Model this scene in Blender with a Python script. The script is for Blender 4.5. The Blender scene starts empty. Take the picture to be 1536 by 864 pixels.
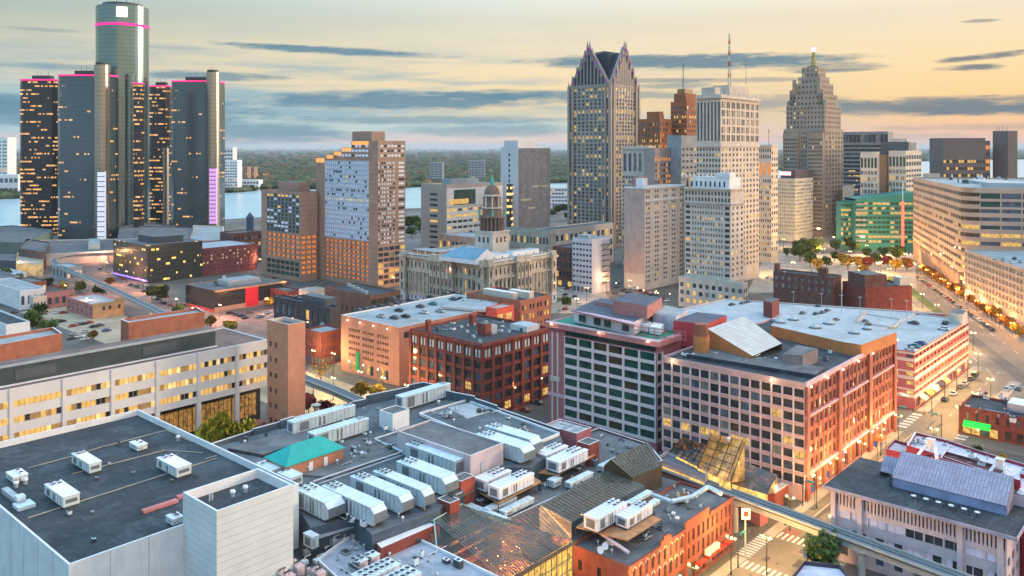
import bpy, math, random
from math import radians, sin, cos, pi, sqrt, atan2
from mathutils import Vector, Matrix
random.seed(7)
S = bpy.context.scene
COL = S.collection
# ------------------------------------------------------------------ camera, light, exposure
F, HZ, H = 1250.0, 222.0, 90.0          # focal length in photo pixels, horizon row, camera height
cd = bpy.data.cameras.new('camera'); cam = bpy.data.objects.new('camera', cd); COL.objects.link(cam)
cam.location = (0, 0, H); cam.rotation_euler = (pi/2, 0, 0)
cd.sensor_width = 36; cd.lens = 36*F/1536; cd.shift_y = -(432-HZ)/1536
cd.clip_start = 1; cd.clip_end = 90000
S.camera = cam
S.view_settings.view_transform = 'Standard'; S.view_settings.look = 'None'
S.view_settings.exposure = 0.56; S.view_settings.gamma = 1
S.render.engine = 'CYCLES'
S.cycles.use_denoising = True
S.cycles.max_bounces = 5; S.cycles.diffuse_bounces = 2; S.cycles.glossy_bounces = 3
S.cycles.transmission_bounces = 3; S.cycles.volume_bounces = 0; S.cycles.transparent_max_bounces = 6
S.cycles.caustics_reflective = False; S.cycles.caustics_refractive = False
S.cycles.sample_clamp_indirect = 4
SUN_AZ, SUN_EL = radians(72), radians(11)      # azimuth clockwise from the view direction
sd = bpy.data.lights.new('sun', 'SUN'); sd.energy = 2.0; sd.angle = radians(12); sd.color = (1.0, .76, .52)
so = bpy.data.objects.new('sun', sd); COL.objects.link(so)
so.rotation_euler = Vector((-sin(SUN_AZ)*cos(SUN_EL), -cos(SUN_AZ)*cos(SUN_EL), -sin(SUN_EL))).to_track_quat('-Z', 'Y').to_euler()

def srgb(r, g, b):
    f = lambda c: (c/255/12.92) if c/255 <= .04045 else ((c/255+.055)/1.055)**2.4
    return (f(r), f(g), f(b), 1)

class NT:
    """tiny helper for node trees"""
    def __init__(s, tree): s.t = tree; s.n = tree.nodes; s.l = tree.links
    def new(s, typ, **kw):
        nd = s.n.new(typ)
        for k, v in kw.items():
            if k.startswith('i_'): nd.inputs[int(k[2:])].default_value = v
            else: setattr(nd, k, v)
        return nd
    def m(s, op, a, b=None, c=None, clamp=False):
        nd = s.n.new('ShaderNodeMath'); nd.operation = op; nd.use_clamp = clamp
        for i, v in enumerate((a, b, c)):
            if v is None: continue
            if isinstance(v, (int, float)): nd.inputs[i].default_value = v
            else: s.l.new(v, nd.inputs[i])
        return nd.outputs[0]
    def mix(s, fac, a, b, blend='MIX'):
        nd = s.n.new('ShaderNodeMixRGB'); nd.blend_type = blend
        for i, v in enumerate((fac, a, b)):
            if isinstance(v, (int, float)): nd.inputs[i].default_value = v
            elif isinstance(v, tuple): nd.inputs[i].default_value = v
            else: s.l.new(v, nd.inputs[i])
        return nd.outputs[0]
    def ramp(s, fac, stops, interp='LINEAR'):
        nd = s.n.new('ShaderNodeValToRGB'); cr = nd.color_ramp; cr.interpolation = interp
        while len(cr.elements) < len(stops): cr.elements.new(.5)
        for e, (p, c) in zip(cr.elements, stops):
            e.position = p; e.color = c if len(c) == 4 else (*c, 1)
        s.l.new(fac, nd.inputs[0]); return nd.outputs[0]

def build_world():
    w = bpy.data.worlds.new('World'); S.world = w; w.use_nodes = True
    T = NT(w.node_tree); T.n.clear()
    tc = T.new('ShaderNodeTexCoord'); sp = T.new('ShaderNodeSeparateXYZ'); T.l.new(tc.outputs['Generated'], sp.inputs[0])
    x, y, z = sp.outputs
    hyp = T.m('SQRT', T.m('ADD', T.m('MULTIPLY', x, x), T.m('MULTIPLY', y, y)))
    v = T.m('DIVIDE', z, T.m('MAXIMUM', hyp, .001))          # tangent of elevation
    az = T.m('ARCTAN2', x, y)                                # azimuth, clockwise
    vv = T.m('MULTIPLY', v, 1/.6, clamp=True)
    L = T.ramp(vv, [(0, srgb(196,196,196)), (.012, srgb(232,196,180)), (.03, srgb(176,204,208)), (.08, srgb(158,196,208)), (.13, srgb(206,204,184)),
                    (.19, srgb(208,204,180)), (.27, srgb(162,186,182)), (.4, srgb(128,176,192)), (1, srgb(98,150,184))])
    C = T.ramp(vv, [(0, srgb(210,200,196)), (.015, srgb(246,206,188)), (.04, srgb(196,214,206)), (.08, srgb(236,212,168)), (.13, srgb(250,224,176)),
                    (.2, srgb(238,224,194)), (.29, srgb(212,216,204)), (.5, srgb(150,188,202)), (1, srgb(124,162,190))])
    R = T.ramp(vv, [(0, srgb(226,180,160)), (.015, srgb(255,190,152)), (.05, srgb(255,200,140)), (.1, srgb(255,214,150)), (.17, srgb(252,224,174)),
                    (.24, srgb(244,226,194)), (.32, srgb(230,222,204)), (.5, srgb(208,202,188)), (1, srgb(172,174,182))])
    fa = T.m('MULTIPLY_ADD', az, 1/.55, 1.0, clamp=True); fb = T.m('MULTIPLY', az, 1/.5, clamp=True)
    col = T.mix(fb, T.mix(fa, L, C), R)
    # cloud texture: streaks stretched along the horizon
    cv = T.new('ShaderNodeCombineXYZ'); T.l.new(T.m('MULTIPLY', az, 5.0), cv.inputs[0]); T.l.new(T.m('MULTIPLY', v, 60.0), cv.inputs[1])
    nz = T.new('ShaderNodeTexNoise'); nz.inputs['Scale'].default_value = 1.0; nz.inputs['Detail'].default_value = 5; nz.inputs['Roughness'].default_value = .6
    T.l.new(cv.outputs[0], nz.inputs[0]); n1 = nz.outputs[0]
    cv2 = T.new('ShaderNodeCombineXYZ'); T.l.new(T.m('MULTIPLY', az, 22.0), cv2.inputs[0]); T.l.new(T.m('MULTIPLY', v, 140.0), cv2.inputs[1])
    nz2 = T.new('ShaderNodeTexNoise'); nz2.inputs['Scale'].default_value = 1.0; nz2.inputs['Detail'].default_value = 9; nz2.inputs['Roughness'].default_value = .68
    T.l.new(cv2.outputs[0], nz2.inputs[0]); n2 = nz2.outputs[0]
    # broad blue banks, low on the left and centre
    band = T.ramp(vv, [(0, (0,0,0)), (.02, (0,0,0)), (.05, (1,1,1)), (.14, (.85,.85,.85)), (.21, (.15,.15,.15)), (.3, (0,0,0))])
    side = T.m('SUBTRACT', 1.0, T.m('MULTIPLY_ADD', az, 1/.6, .25, clamp=True))
    bank = T.m('MULTIPLY', T.m('MULTIPLY', band, side), T.ramp(n1, [(.44, (0,0,0)), (.60, (1,1,1))]))
    col = T.mix(T.m('MULTIPLY', bank, .75), col, srgb(122,170,192))
    # lens-shaped clouds (photo px, py, half width, half height, strength, tilt)
    for (px, py, hw, hh, st, tl) in [(1030,93,255,12,1.0,.012), (1240,101,90,6,.6,0), (600,151,240,15,1.0,-.01), (760,142,130,8,.7,0), (510,77,180,6,.9,.03), (1400,160,190,13,1.0,0),
            (1482,84,62,5,.9,-.08), (1458,102,42,5,.95,0), (1160,154,120,12,.55,0), (1480,163,120,10,.8,0), (310,114,110,7,.75,0), (100,101,90,5,.5,0), (40,165,330,22,.9,0), (350,200,160,20,.8,0),
            (1250,106,60,3,.7,0), (980,121,80,4,.6,0), (1012,128,60,6,.6,0), (740,196,150,11,.6,0), (440,205,150,10,.7,0), (1472,31,24,3,.6,0), (170,152,260,9,.5,0), (70,45,50,3,.35,0),
            (640,180,240,7,.6,0), (1470,190,150,5,.35,0), (880,143,180,8,.6,0), (250,71,60,3,.3,0), (1320,205,150,6,.3,0), (1120,120,120,4,.5,0)]:
        u0 = atan2(px-768, F); hyp0 = sqrt(1+((px-768)/F)**2); v0 = (HZ-py)/F/hyp0
        du = T.m('MULTIPLY', T.m('SUBTRACT', az, u0), F/hw)
        dv = T.m('SUBTRACT', T.m('SUBTRACT', v, v0), T.m('MULTIPLY', T.m('SUBTRACT', az, u0), -tl))
        dv = T.m('MULTIPLY', dv, F/hh)
        d = T.m('ADD', T.m('MULTIPLY', du, du), T.m('MULTIPLY', dv, dv))
        d = T.m('ADD', d, T.m('MULTIPLY_ADD', n2, 3.0, -1.5))
        d = T.m('ADD', d, T.m('MULTIPLY_ADD', n1, 1.3, -.65))
        f = T.m('MINIMUM', T.m('MULTIPLY', T.m('SUBTRACT', 1.15, d, clamp=True), st*1.05), min(.9, st))
        warm = max(0, min(1, (px-900)/600))
        cc = srgb(*[int(a*(1-warm)+b*warm) for a, b in zip((88,134,156), (108,120,128))])
        col = T.mix(f, col, cc)
    sky = T.new('ShaderNodeTexSky', sky_type='NISHITA'); sky.sun_disc = False
    sky.sun_elevation = SUN_EL; sky.sun_rotation = SUN_AZ; sky.altitude = 200
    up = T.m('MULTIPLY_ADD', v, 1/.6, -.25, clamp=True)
    gain = T.m('MULTIPLY_ADD', up, 4.4, 1.0)  # extra brightness added to the sky above the view, to light the scene
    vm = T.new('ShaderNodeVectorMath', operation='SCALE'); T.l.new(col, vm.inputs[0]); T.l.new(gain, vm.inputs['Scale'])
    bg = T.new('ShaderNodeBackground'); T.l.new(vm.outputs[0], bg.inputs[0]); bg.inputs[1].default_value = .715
    bg2 = T.new('ShaderNodeBackground'); T.l.new(sky.outputs[0], bg2.inputs[0]); bg2.inputs[1].default_value = .09
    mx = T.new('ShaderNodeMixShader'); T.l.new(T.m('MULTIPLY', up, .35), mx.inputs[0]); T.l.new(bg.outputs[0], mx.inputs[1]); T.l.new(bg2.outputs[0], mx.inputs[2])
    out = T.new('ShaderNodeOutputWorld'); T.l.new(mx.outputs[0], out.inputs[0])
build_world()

# ------------------------------------------------------------------ materials
MAT = {}
def M(name, col=(.5,.5,.5), rough=.85, var=.18, scale=.25, metal=0, bump=0, emit=0, ecol=None, spec=.3, streak=0, brick=None, seam=None, objvar=0, alpha=1, stain=0):
    if name in MAT: return MAT[name]
    m = bpy.data.materials.new(name); m.use_nodes = True; MAT[name] = m
    T = NT(m.node_tree); b = T.n['Principled BSDF']
    tc = T.new('ShaderNodeTexCoord')
    src = tc.outputs['Object']
    c = (*col[:3], 1)
    out = None
    nz = T.new('ShaderNodeTexNoise'); nz.inputs['Scale'].default_value = scale; nz.inputs['Detail'].default_value = 6; nz.inputs['Roughness'].default_value = .65
    T.l.new(src, nz.inputs[0])
    lo = tuple(max(0, v*(1-var*1.6)) for v in c[:3]); hi = tuple(min(1, v*(1+var*1.3)) for v in c[:3])
    out = T.ramp(nz.outputs[0], [(.3, lo), (.7, hi)])
    if streak:
        mp = T.new('ShaderNodeMapping'); mp.inputs['Scale'].default_value = (1.2, 1.2, .06); T.l.new(src, mp.inputs[0])
        n2 = T.new('ShaderNodeTexNoise'); n2.inputs['Scale'].default_value = 1.5; n2.inputs['Detail'].default_value = 3; T.l.new(mp.outputs[0], n2.inputs[0])
        out = T.mix(T.m('MULTIPLY', T.ramp(n2.outputs[0], [(.45, (0,0,0)), (.75, (1,1,1))]), streak), out, tuple(v*.45 for v in c[:3])+(1,))
    if seam:      # (x spacing, y spacing, line colour)
        br = T.new('ShaderNodeTexBrick'); br.inputs['Scale'].default_value = 1; br.inputs['Brick Width'].default_value = seam[0]; br.inputs['Row Height'].default_value = seam[1]
        br.inputs['Mortar Size'].default_value = seam[3] if len(seam) > 3 else .06; br.inputs['Color1'].default_value = (0,0,0,1); br.inputs['Color2'].default_value = (.25,.25,.25,1); br.inputs['Mortar'].default_value = (1,1,1,1)
        T.l.new(src, br.inputs[0])
        out = T.mix(T.m('MULTIPLY', br.outputs[0], .75), out, (*seam[2], 1))
    if brick:     # horizontal courses visible as faint banding, along local z
        sx = T.new('ShaderNodeSeparateXYZ'); T.l.new(src, sx.inputs[0])
        fr = T.m('FRACT', T.m('MULTIPLY', sx.outputs[2], 1/brick))
        out = T.mix(T.m('MULTIPLY', T.m('GREATER_THAN', fr, .82), .3), out, tuple(v*.5 for v in c[:3])+(1,))
    if stain:
        n5 = T.new('ShaderNodeTexNoise'); n5.inputs['Scale'].default_value = .16; n5.inputs['Detail'].default_value = 7; n5.inputs['Roughness'].default_value = .6; n5.inputs['Distortion'].default_value = .6; T.l.new(src, n5.inputs[0])
        out = T.mix(T.m('MULTIPLY', T.ramp(n5.outputs[0], [(.47,(0,0,0)),(.50,(.9,.9,.9)),(.53,(.35,.35,.35)),(.60,(.6,.6,.6)),(.63,(0,0,0))]), stain), out, tuple(v*.5 for v in c[:3])+(1,))
        out = T.mix(T.m('MULTIPLY', T.ramp(n5.outputs[0], [(.33,(1,1,1)),(.38,(0,0,0))]), stain*.6), out, tuple(min(1,v*1.7) for v in c[:3])+(1,))
    if objvar:
        oi = T.new('ShaderNodeObjectInfo')
        hs = T.new('ShaderNodeHueSaturation'); T.l.new(out, hs.inputs['Color']); T.l.new(T.m('MULTIPLY_ADD', oi.outputs['Random'], objvar, 1-objvar/2), hs.inputs['Value'])
        out = hs.outputs[0]
    T.l.new(out, b.inputs['Base Color'])
    b.inputs['Roughness'].default_value = rough; b.inputs['Metallic'].default_value = metal
    b.inputs['Specular IOR Level'].default_value = spec
    if bump:
        bp = T.new('ShaderNodeBump'); bp.inputs['Strength'].default_value = bump; bp.inputs['Distance'].default_value = .3
        n3 = T.new('ShaderNodeTexNoise'); n3.inputs['Scale'].default_value = scale*9; T.l.new(src, n3.inputs[0])
        T.l.new(n3.outputs[0], bp.inputs['Height']); T.l.new(bp.outputs[0], b.inputs['Normal'])
    if emit:
        b.inputs['Emission Color'].default_value = (*(ecol or col)[:3], 1); b.inputs['Emission Strength'].default_value = emit
    return m

def glass(name, col, rough=.12, var=.5, scale=.3, spec=.8):
    if name in MAT: return MAT[name]
    m = bpy.data.materials.new(name); m.use_nodes = True; MAT[name] = m
    T = NT(m.node_tree); b = T.n['Principled BSDF']
    g = T.new('ShaderNodeNewGeometry'); nz = T.new('ShaderNodeTexNoise'); nz.inputs['Scale'].default_value = scale; nz.inputs['Detail'].default_value = 3
    T.l.new(g.outputs['Position'], nz.inputs[0])
    r = T.ramp(nz.outputs[0], [(.3, tuple(v*(1-var) for v in col)), (.72, tuple(v*(1+var) for v in col))])
    T.l.new(r, b.inputs['Base Color']); b.inputs['Roughness'].default_value = rough; b.inputs['Specular IOR Level'].default_value = spec
    return m

def lit(name, col, strength, scale=1.1, low=.25, base=(.05,.04,.03)):
    """a lit room behind glass: uneven emission"""
    if name in MAT: return MAT[name]
    m = bpy.data.materials.new(name); m.use_nodes = True; MAT[name] = m
    T = NT(m.node_tree); b = T.n['Principled BSDF']
    g = T.new('ShaderNodeNewGeometry'); nz = T.new('ShaderNodeTexNoise'); nz.inputs['Scale'].default_value = scale; nz.inputs['Detail'].default_value = 4; nz.inputs['Roughness'].default_value = .7
    T.l.new(g.outputs['Position'], nz.inputs[0])
    r = T.ramp(nz.outputs[0], [(.36, (low,)*3), (.62, (1,1,1))])
    T.l.new(T.m('MULTIPLY', r, strength), b.inputs['Emission Strength'])
    b.inputs['Emission Color'].default_value = (*col, 1); b.inputs['Base Color'].default_value = (*base, 1)
    b.inputs['Roughness'].default_value = .2
    return m
W_DK = glass('window_dark', (.045,.052,.062), .12)
W_BL = glass('window_sky', (.09,.12,.16), .15)
W_GR = glass('window_green', (.02,.07,.06), .1)
W_BR = glass('window_bronze', (.06,.045,.03), .12)
W_BD = glass('window_blind', (.20,.18,.16), .5)
W_Y = lit('window_lit', (1,.60,.16), .8)
W_O = lit('window_orange', (1,.34,.06), .85)
W_W = lit('window_white', (.85,.9,1), .55, low=.5, base=(.4,.42,.45))
W_P = lit('window_pale', (1,.82,.5), .75)

# ------------------------------------------------------------------ mesh builder
class MB:
    def __init__(s): s.v = []; s.f = []; s.mi = []; s.mats = []
    def slot(s, m):
        if m not in s.mats: s.mats.append(m)
        return s.mats.index(m)
    def quad(s, pts, m):
        i = len(s.v); s.v += [tuple(p) for p in pts]; s.f.append(tuple(range(i, i+len(pts)))); s.mi.append(s.slot(m))
    def box(s, x0, x1, y0, y1, z0, z1, m, top=None, nobot=False):
        i = len(s.v); s.v += [(x0,y0,z0),(x1,y0,z0),(x1,y1,z0),(x0,y1,z0),(x0,y0,z1),(x1,y0,z1),(x1,y1,z1),(x0,y1,z1)]
        k = s.slot(m); kt = s.slot(top) if top else k
        fs = [(0,1,5,4),(1,2,6,5),(2,3,7,6),(3,0,4,7),(4,5,6,7)]
        for j, f in enumerate(fs): s.f.append(tuple(i+a for a in f)); s.mi.append(kt if j == 4 else k)
        if not nobot: s.f.append((i+3,i+2,i+1,i)); s.mi.append(k)
    def prism(s, poly, z0, z1, m, top=None):
        n = len(poly); i = len(s.v)
        s.v += [(p[0],p[1],z0) for p in poly]+[(p[0],p[1],z1) for p in poly]
        k = s.slot(m); kt = s.slot(top) if top else k
        for j in range(n): s.f.append((i+j, i+(j+1)%n, i+n+(j+1)%n, i+n+j)); s.mi.append(k)
        s.f.append(tuple(range(i+n, i+2*n))); s.mi.append(kt)
        s.f.append(tuple(range(i+n-1, i-1, -1))); s.mi.append(k)
    def cyl(s, x, y, r0, r1, z0, z1, m, n=12, top=None):
        i = len(s.v)
        for z, r in ((z0, r0), (z1, r1)):
            s.v += [(x+r*cos(2*pi*j/n), y+r*sin(2*pi*j/n), z) for j in range(n)]
        k = s.slot(m); kt = s.slot(top) if top else k
        for j in range(n): s.f.append((i+j, i+(j+1)%n, i+n+(j+1)%n, i+n+j)); s.mi.append(k)
        s.f.append(tuple(range(i+n, i+2*n))); s.mi.append(kt)
        s.f.append(tuple(range(i+n-1, i-1, -1))); s.mi.append(k)
    def tube(s, p, q, r, m, n=6):
        p, q = Vector(p), Vector(q); d = (q-p)
        if d.length < 1e-6: return
        a = d.normalized(); u = a.orthogonal().normalized(); w = a.cross(u); i = len(s.v)
        for c in (p, q): s.v += [tuple(c+r*(cos(2*pi*j/n)*u+sin(2*pi*j/n)*w)) for j in range(n)]
        k = s.slot(m)
        for j in range(n): s.f.append((i+j, i+(j+1)%n, i+n+(j+1)%n, i+n+j)); s.mi.append(k)
        s.f.append(tuple(range(i+n, i+2*n))); s.mi.append(k); s.f.append(tuple(range(i+n-1, i-1, -1))); s.mi.append(k)
    def mesh(s, name, smooth=False):
        me = bpy.data.meshes.new(name); me.from_pydata(s.v, [], s.f)
        for m in s.mats: me.materials.append(m)
        me.polygons.foreach_set('material_index', s.mi)
        if smooth: me.polygons.foreach_set('use_smooth', [True]*len(s.f))
        me.update(); return me
    def build(s, name, parent=None, loc=(0,0,0), rz=0, smooth=False, **props):
        return put(name, s.mesh(name, smooth), parent, loc, rz, **props)

def put(name, me, parent=None, loc=(0,0,0), rz=0, **props):
    o = bpy.data.objects.new(name, me); COL.objects.link(o); o.location = loc; o.rotation_euler = (0,0,rz)
    if parent: o.parent = parent
    for k, v in props.items(): o[k] = v
    return o
LAB = {}
def thing(name, label, cat, loc=(0,0,0), rz=0, group=None):
    o = bpy.data.objects.new(name, None); COL.objects.link(o); o.location = loc; o.rotation_euler = (0,0,rz)
    o.empty_display_size = .5
    o['label'] = label; o['category'] = cat
    if group: o['group'] = group
    LAB[label] = LAB.get(label, 0)+1
    return o
def struct(name, mb, **kw): return mb.build(name, kind='structure', **kw)

# ------------------------------------------------------------------ geometry of the place
RZ = radians(48.34); E1 = (cos(RZ), sin(RZ)); E2 = (-sin(RZ), cos(RZ))
A0 = (74.5, 212.0)                                  # street corner of the pink brick hotel
def P(px, py, z=0):
    D = F*(H-z)/(py-HZ); return ((px-768)*D/F, D)
def PD(px, D): return ((px-768)*D/F, D)
def G(a, b): return (A0[0]+a*E1[0]+b*E2[0], A0[1]+a*E1[1]+b*E2[1])
def ex(c, e, px):
    """distance along e from c until the point shows at column px"""
    k = (px-768)/F; return (k*c[1]-c[0])/(e[0]-k*e[1])
def zpx(py, D): return H-(py-HZ)*D/F

ORD = 'first second third fourth fifth sixth seventh eighth ninth tenth eleventh twelfth thirteenth fourteenth fifteenth sixteenth seventeenth eighteenth nineteenth twentieth'.split()
def ordn(i): return ORD[i] if i < 20 else 'twenty-'+ORD[i-20] if i < 29 else 'thirtieth' if i == 29 else 'thirty-'+ORD[i-30]

WM = {}
def win_mesh(side, w, h, m, mull):
    key = (side, round(w, 2), round(h, 2), m.name, mull)
    if key not in WM:
        mb = MB(); t = .08
        def bx(u0, u1, n0, n1, z0, z1, mm):
            if side == 'L': mb.box(n0, n1, u0, u1, z0, z1, mm)
            else: mb.box(u0, u1, n0, n1, z0, z1, mm)
        bx(-w/2, w/2, 0, t, 0, h, m)
        if mull:
            fm = M('window_frame_'+mull[2], {'white': (.7,.7,.7), 'dark': (.05,.05,.05), 'pink': (.62,.45,.45)}[mull[2]], var=.05)
            for j in range(1, mull[0]): u = -w/2+w*j/mull[0]; bx(u-.05, u+.05, -.06, 0, 0, h, fm)
            for j in range(1, mull[1]): z = h*j/mull[1]; bx(-w/2, w/2, -.06, 0, z-.05, z+.05, fm)
        WM[key] = mb.mesh('window')
    return WM[key]
def frame_mesh(side, w, h, mull):
    key = ('f', side, round(w, 2), round(h, 2), mull)
    if key not in WM:
        mb = MB(); fm = M('window_frame_'+mull[2], {'white': (.7,.7,.7), 'dark': (.05,.05,.05), 'pink': (.62,.45,.45)}[mull[2]], var=.05)
        def bx(u0, u1, z0, z1):
            if side == 'L': mb.box(-.06, 0, u0, u1, z0, z1, fm)
            else: mb.box(u0, u1, -.06, 0, z0, z1, fm)
        bx(-w/2, -w/2+.07, 0, h); bx(w/2-.07, w/2, 0, h)
        for j in range(1, mull[0]): u = -w/2+w*j/mull[0]; bx(u-.05, u+.05, .07, h-.07)
        for j in range(0, mull[1]+1): z = min(max(h*j/mull[1], .035), h-.035); bx(-w/2+.07, w/2-.07, z-.035, z+.035)
        WM[key] = mb.mesh('frame')
    return WM[key]

class Bld:
    """box building. local x = along its right-hand face, local y = along its left-hand face; origin at the corner nearest the camera"""
    def __init__(s, name, label, cat, c, w, d, z1, wall, roof=None, z0=0, rz=RZ, parapet=.7, group=None, ymin=3.0, cap=None):
        s.c, s.w, s.d, s.z0, s.z1, s.wall, s.rz = c, w, d, z0, z1, wall, rz
        s.root = thing(name, label, cat, (c[0], c[1], z0), rz, group)
        s.roofm = roof or wall; s.par = parapet; s.fac = {'L': [], 'R': []}; s.wins = []; s.mb = MB(); s.h = z1-z0; s.minpx = ymin; s.capm = cap or wall
    @classmethod
    def at(cls, name, label, cat, px, D, xl, xr, ytop=None, z1=None, wall=None, rz=RZ, w=None, d=None, **kw):
        c = PD(px, D); e1 = (cos(rz), sin(rz)); e2 = (-sin(rz), cos(rz))
        if z1 is None: z1 = zpx(ytop, D)
        return cls(name, label, cat, c, w or ex(c, e1, xr), d or ex(c, e2, xl), z1, wall, rz=rz, **kw)
    def T(s, side, u, o, z):
        return (-o, u, z) if side == 'L' else (u, -o, z)
    def world(s, x, y): return (s.c[0]+x*cos(s.rz)-y*sin(s.rz), s.c[1]+x*sin(s.rz)+y*cos(s.rz))
    def loc(s, X, Y):
        dx, dy = X-s.c[0], Y-s.c[1]; return (dx*cos(s.rz)+dy*sin(s.rz), -dx*sin(s.rz)+dy*cos(s.rz))
    def face(s, side, za, zb, nc, nr, ops=((.2,.8),), zo=(.25,.8), glass=None, litf=0, litm=None, u=None, spandrel=None, pier=None, rec=.25, mull=None, seed=0, alt=None, altf=.15, frame=None):
        """nc x nr cells with openings ops (fractions of cell width) and zo (fractions of storey height)"""
        Lm = s.d if side == 'L' else s.w
        u0, u1 = u or (0, Lm); za, zb = max(0, za), min(s.h, zb)
        s.fac[side].append((u0, u1, za, zb))
        rnd = random.Random(seed+nc*7+nr); gl = glass or W_DK; lm = litm or W_Y; wm = pier or s.wall; sm = spandrel or s.wall
        cw, ch = (u1-u0)/nc, (zb-za)/nr
        q = lambda a0, a1, b0, b1, m, o=0: s.mb.quad([s.T(side, a0, o, b0), s.T(side, a1, o, b0), s.T(side, a1, o, b1), s.T(side, a0, o, b1)], m)
        for r in range(nr):
            z0 = za+r*ch; b0, b1 = z0+zo[0]*ch, z0+zo[1]*ch
            q(u0, u1, z0, b0, sm); q(u0, u1, b1, z0+ch, sm)
            run = rnd.random() < litf
            for c in range(nc):
                x0 = u0+c*cw; prev = x0
                for (p0, p1) in ops:
                    a0, a1 = x0+p0*cw, x0+p1*cw
                    if a0-prev > .01: q(prev, a0, b0, b1, wm)
                    prev = a1
                    for pts in (((a0,0,b0),(a0,-rec,b0),(a0,-rec,b1),(a0,0,b1)), ((a1,0,b0),(a1,-rec,b0),(a1,-rec,b1),(a1,0,b1)),
                                ((a0,0,b0),(a1,0,b0),(a1,-rec,b0),(a0,-rec,b0)), ((a0,0,b1),(a1,0,b1),(a1,-rec,b1),(a0,-rec,b1))):
                        s.mb.quad([s.T(side, *p) for p in pts], wm)
                    k = rnd.random(); m = gl
                    if k < litf*.6 or (run and k < .55): m = lm
                    elif alt and rnd.random() < altf: m = rnd.choice(alt) if isinstance(alt, list) else alt
                    elif not alt and gl is W_DK and k > .76: m = W_BL if k < .9 else W_BD
                    s.wins.append((side, (a0+a1)/2, b0, a1-a0, b1-b0, m, rec, mull))
                if x0+cw-prev > .01: q(prev, x0+cw, b0, b1, wm)
        return s
    def trim(s, z, hgt, out, m, sides='LR'):
        """a proud band (cornice, belt course) round the visible faces"""
        t = MB()
        if 'L' in sides: t.box(-out, 0, -out if 'R' in sides else 0, s.d, z, z+hgt, m)
        if 'R' in sides: t.box(0, s.w, -out, 0, z, z+hgt, m)
        t.build('cornice', s.root); return s
    def piers(s, side, us, wd, out, za, zb, m):
        for u in us:
            t = MB()
            if side == 'L': t.box(-out, -.004, u-wd/2, u+wd/2, za, zb, m)
            else: t.box(u-wd/2, u+wd/2, -out, -.004, za, zb, m)
            t.build('facade_pier', s.root)
        return s
    def done(s):
        mb, w, d, h = s.mb, s.w, s.d, s.h
        for side, Lm in (('L', d), ('R', w)):
            fs = s.fac[side]; zs = sorted({0.0, h} | {f[2] for f in fs} | {f[3] for f in fs})
            for a, b in zip(zs, zs[1:]):
                if b-a < .005: continue
                cov = sorted((f[0], f[1]) for f in fs if f[2] <= a+.003 and f[3] >= b-.003); p = 0
                for (q0, q1) in cov+[(Lm, Lm)]:
                    if q0-p > .01: mb.quad([s.T(side, p, 0, a), s.T(side, q0, 0, a), s.T(side, q0, 0, b), s.T(side, p, 0, b)], s.wall)
                    p = max(p, q1)
        mb.quad([(w,0,0),(w,d,0),(w,d,h),(w,0,h)], s.wall); mb.quad([(0,d,0),(w,d,0),(w,d,h),(0,d,h)], s.wall)
        p = s.par; t = .35
        # parapet top ring and inner faces
        for a in (((0,0),(w,0),(w-t,t),(t,t)), ((w,0),(w,d),(w-t,d-t),(w-t,t)), ((w,d),(0,d),(t,d-t),(w-t,d-t)), ((0,d),(0,0),(t,t),(t,d-t))):
            mb.quad([(x, y, h) for x, y in a], s.capm)
            (x2, y2), (x3, y3) = a[2], a[3]
            mb.quad([(x2,y2,h),(x3,y3,h),(x3,y3,h-p),(x2,y2,h-p)], s.capm)
        mb.build('wall', s.root)
        r = MB(); r.quad([(t,t,h-p),(w-t,t,h-p),(w-t,d-t,h-p),(t,d-t,h-p)], s.roofm); r.build('roof', s.root)
        # windows: the 100 that show largest by themselves, the others as one
        ws = []
        for q in s.wins:
            side, u, z, ww, hh, m, rec, mull = q
            X, Y = s.world(*( (0,u) if side == 'L' else (u,0) ))
            ws.append((ww*hh/(X*X+Y*Y), hh*F/Y, q))
        ws.sort(key=lambda a: -a[0]); rest = MB()
        for i, (_, hp, (side, u, z, ww, hh, m, rec, mull)) in enumerate(ws):
            if i < 100 and hp >= s.minpx:
                wo = put('window', win_mesh(side, ww, hh, m, None), s.root, s.T(side, u, -rec, z))
                if mull: put('frame', frame_mesh(side, ww, hh, mull), wo)
            else:
                if side == 'L': rest.box(rec, rec+.08, u-ww/2, u+ww/2, z, z+hh, m)
                else: rest.box(u-ww/2, u+ww/2, rec, rec+.08, z, z+hh, m)
        if rest.v: rest.build('window', s.root, kind='stuff')
        return s
    def block(s, name, x0, x1, y0, y1, z0, z1, m, top=None):
        mb = MB(); mb.box(x0, x1, y0, y1, z0, z1, m, top); return mb.build(name, s.root)

def ground_poly(name, pts, z, m, h=None, **kw):
    mb = MB()
    if h: mb.prism(pts, z, z+h, m)
    else: mb.quad([(x, y, z) for x, y in pts], m)
    return struct(name, mb)

def haze():
    a = MB(); hm = bpy.data.materials.new('haze_air'); hm.use_nodes = True; T = NT(hm.node_tree); T.n.clear()
    pv = T.new('ShaderNodeVolumePrincipled'); pv.inputs['Color'].default_value = (.74,.84,.92,1); pv.inputs['Density'].default_value = HAZE; pv.inputs['Anisotropy'].default_value = 0
    o = T.new('ShaderNodeOutputMaterial'); T.l.new(pv.outputs[0], o.inputs['Volume'])
    a.box(-61000,61000,-3200,61000,-1,262,hm); a.build('haze', kind='stuff')
HAZE = 3.6e-5
haze()
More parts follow.
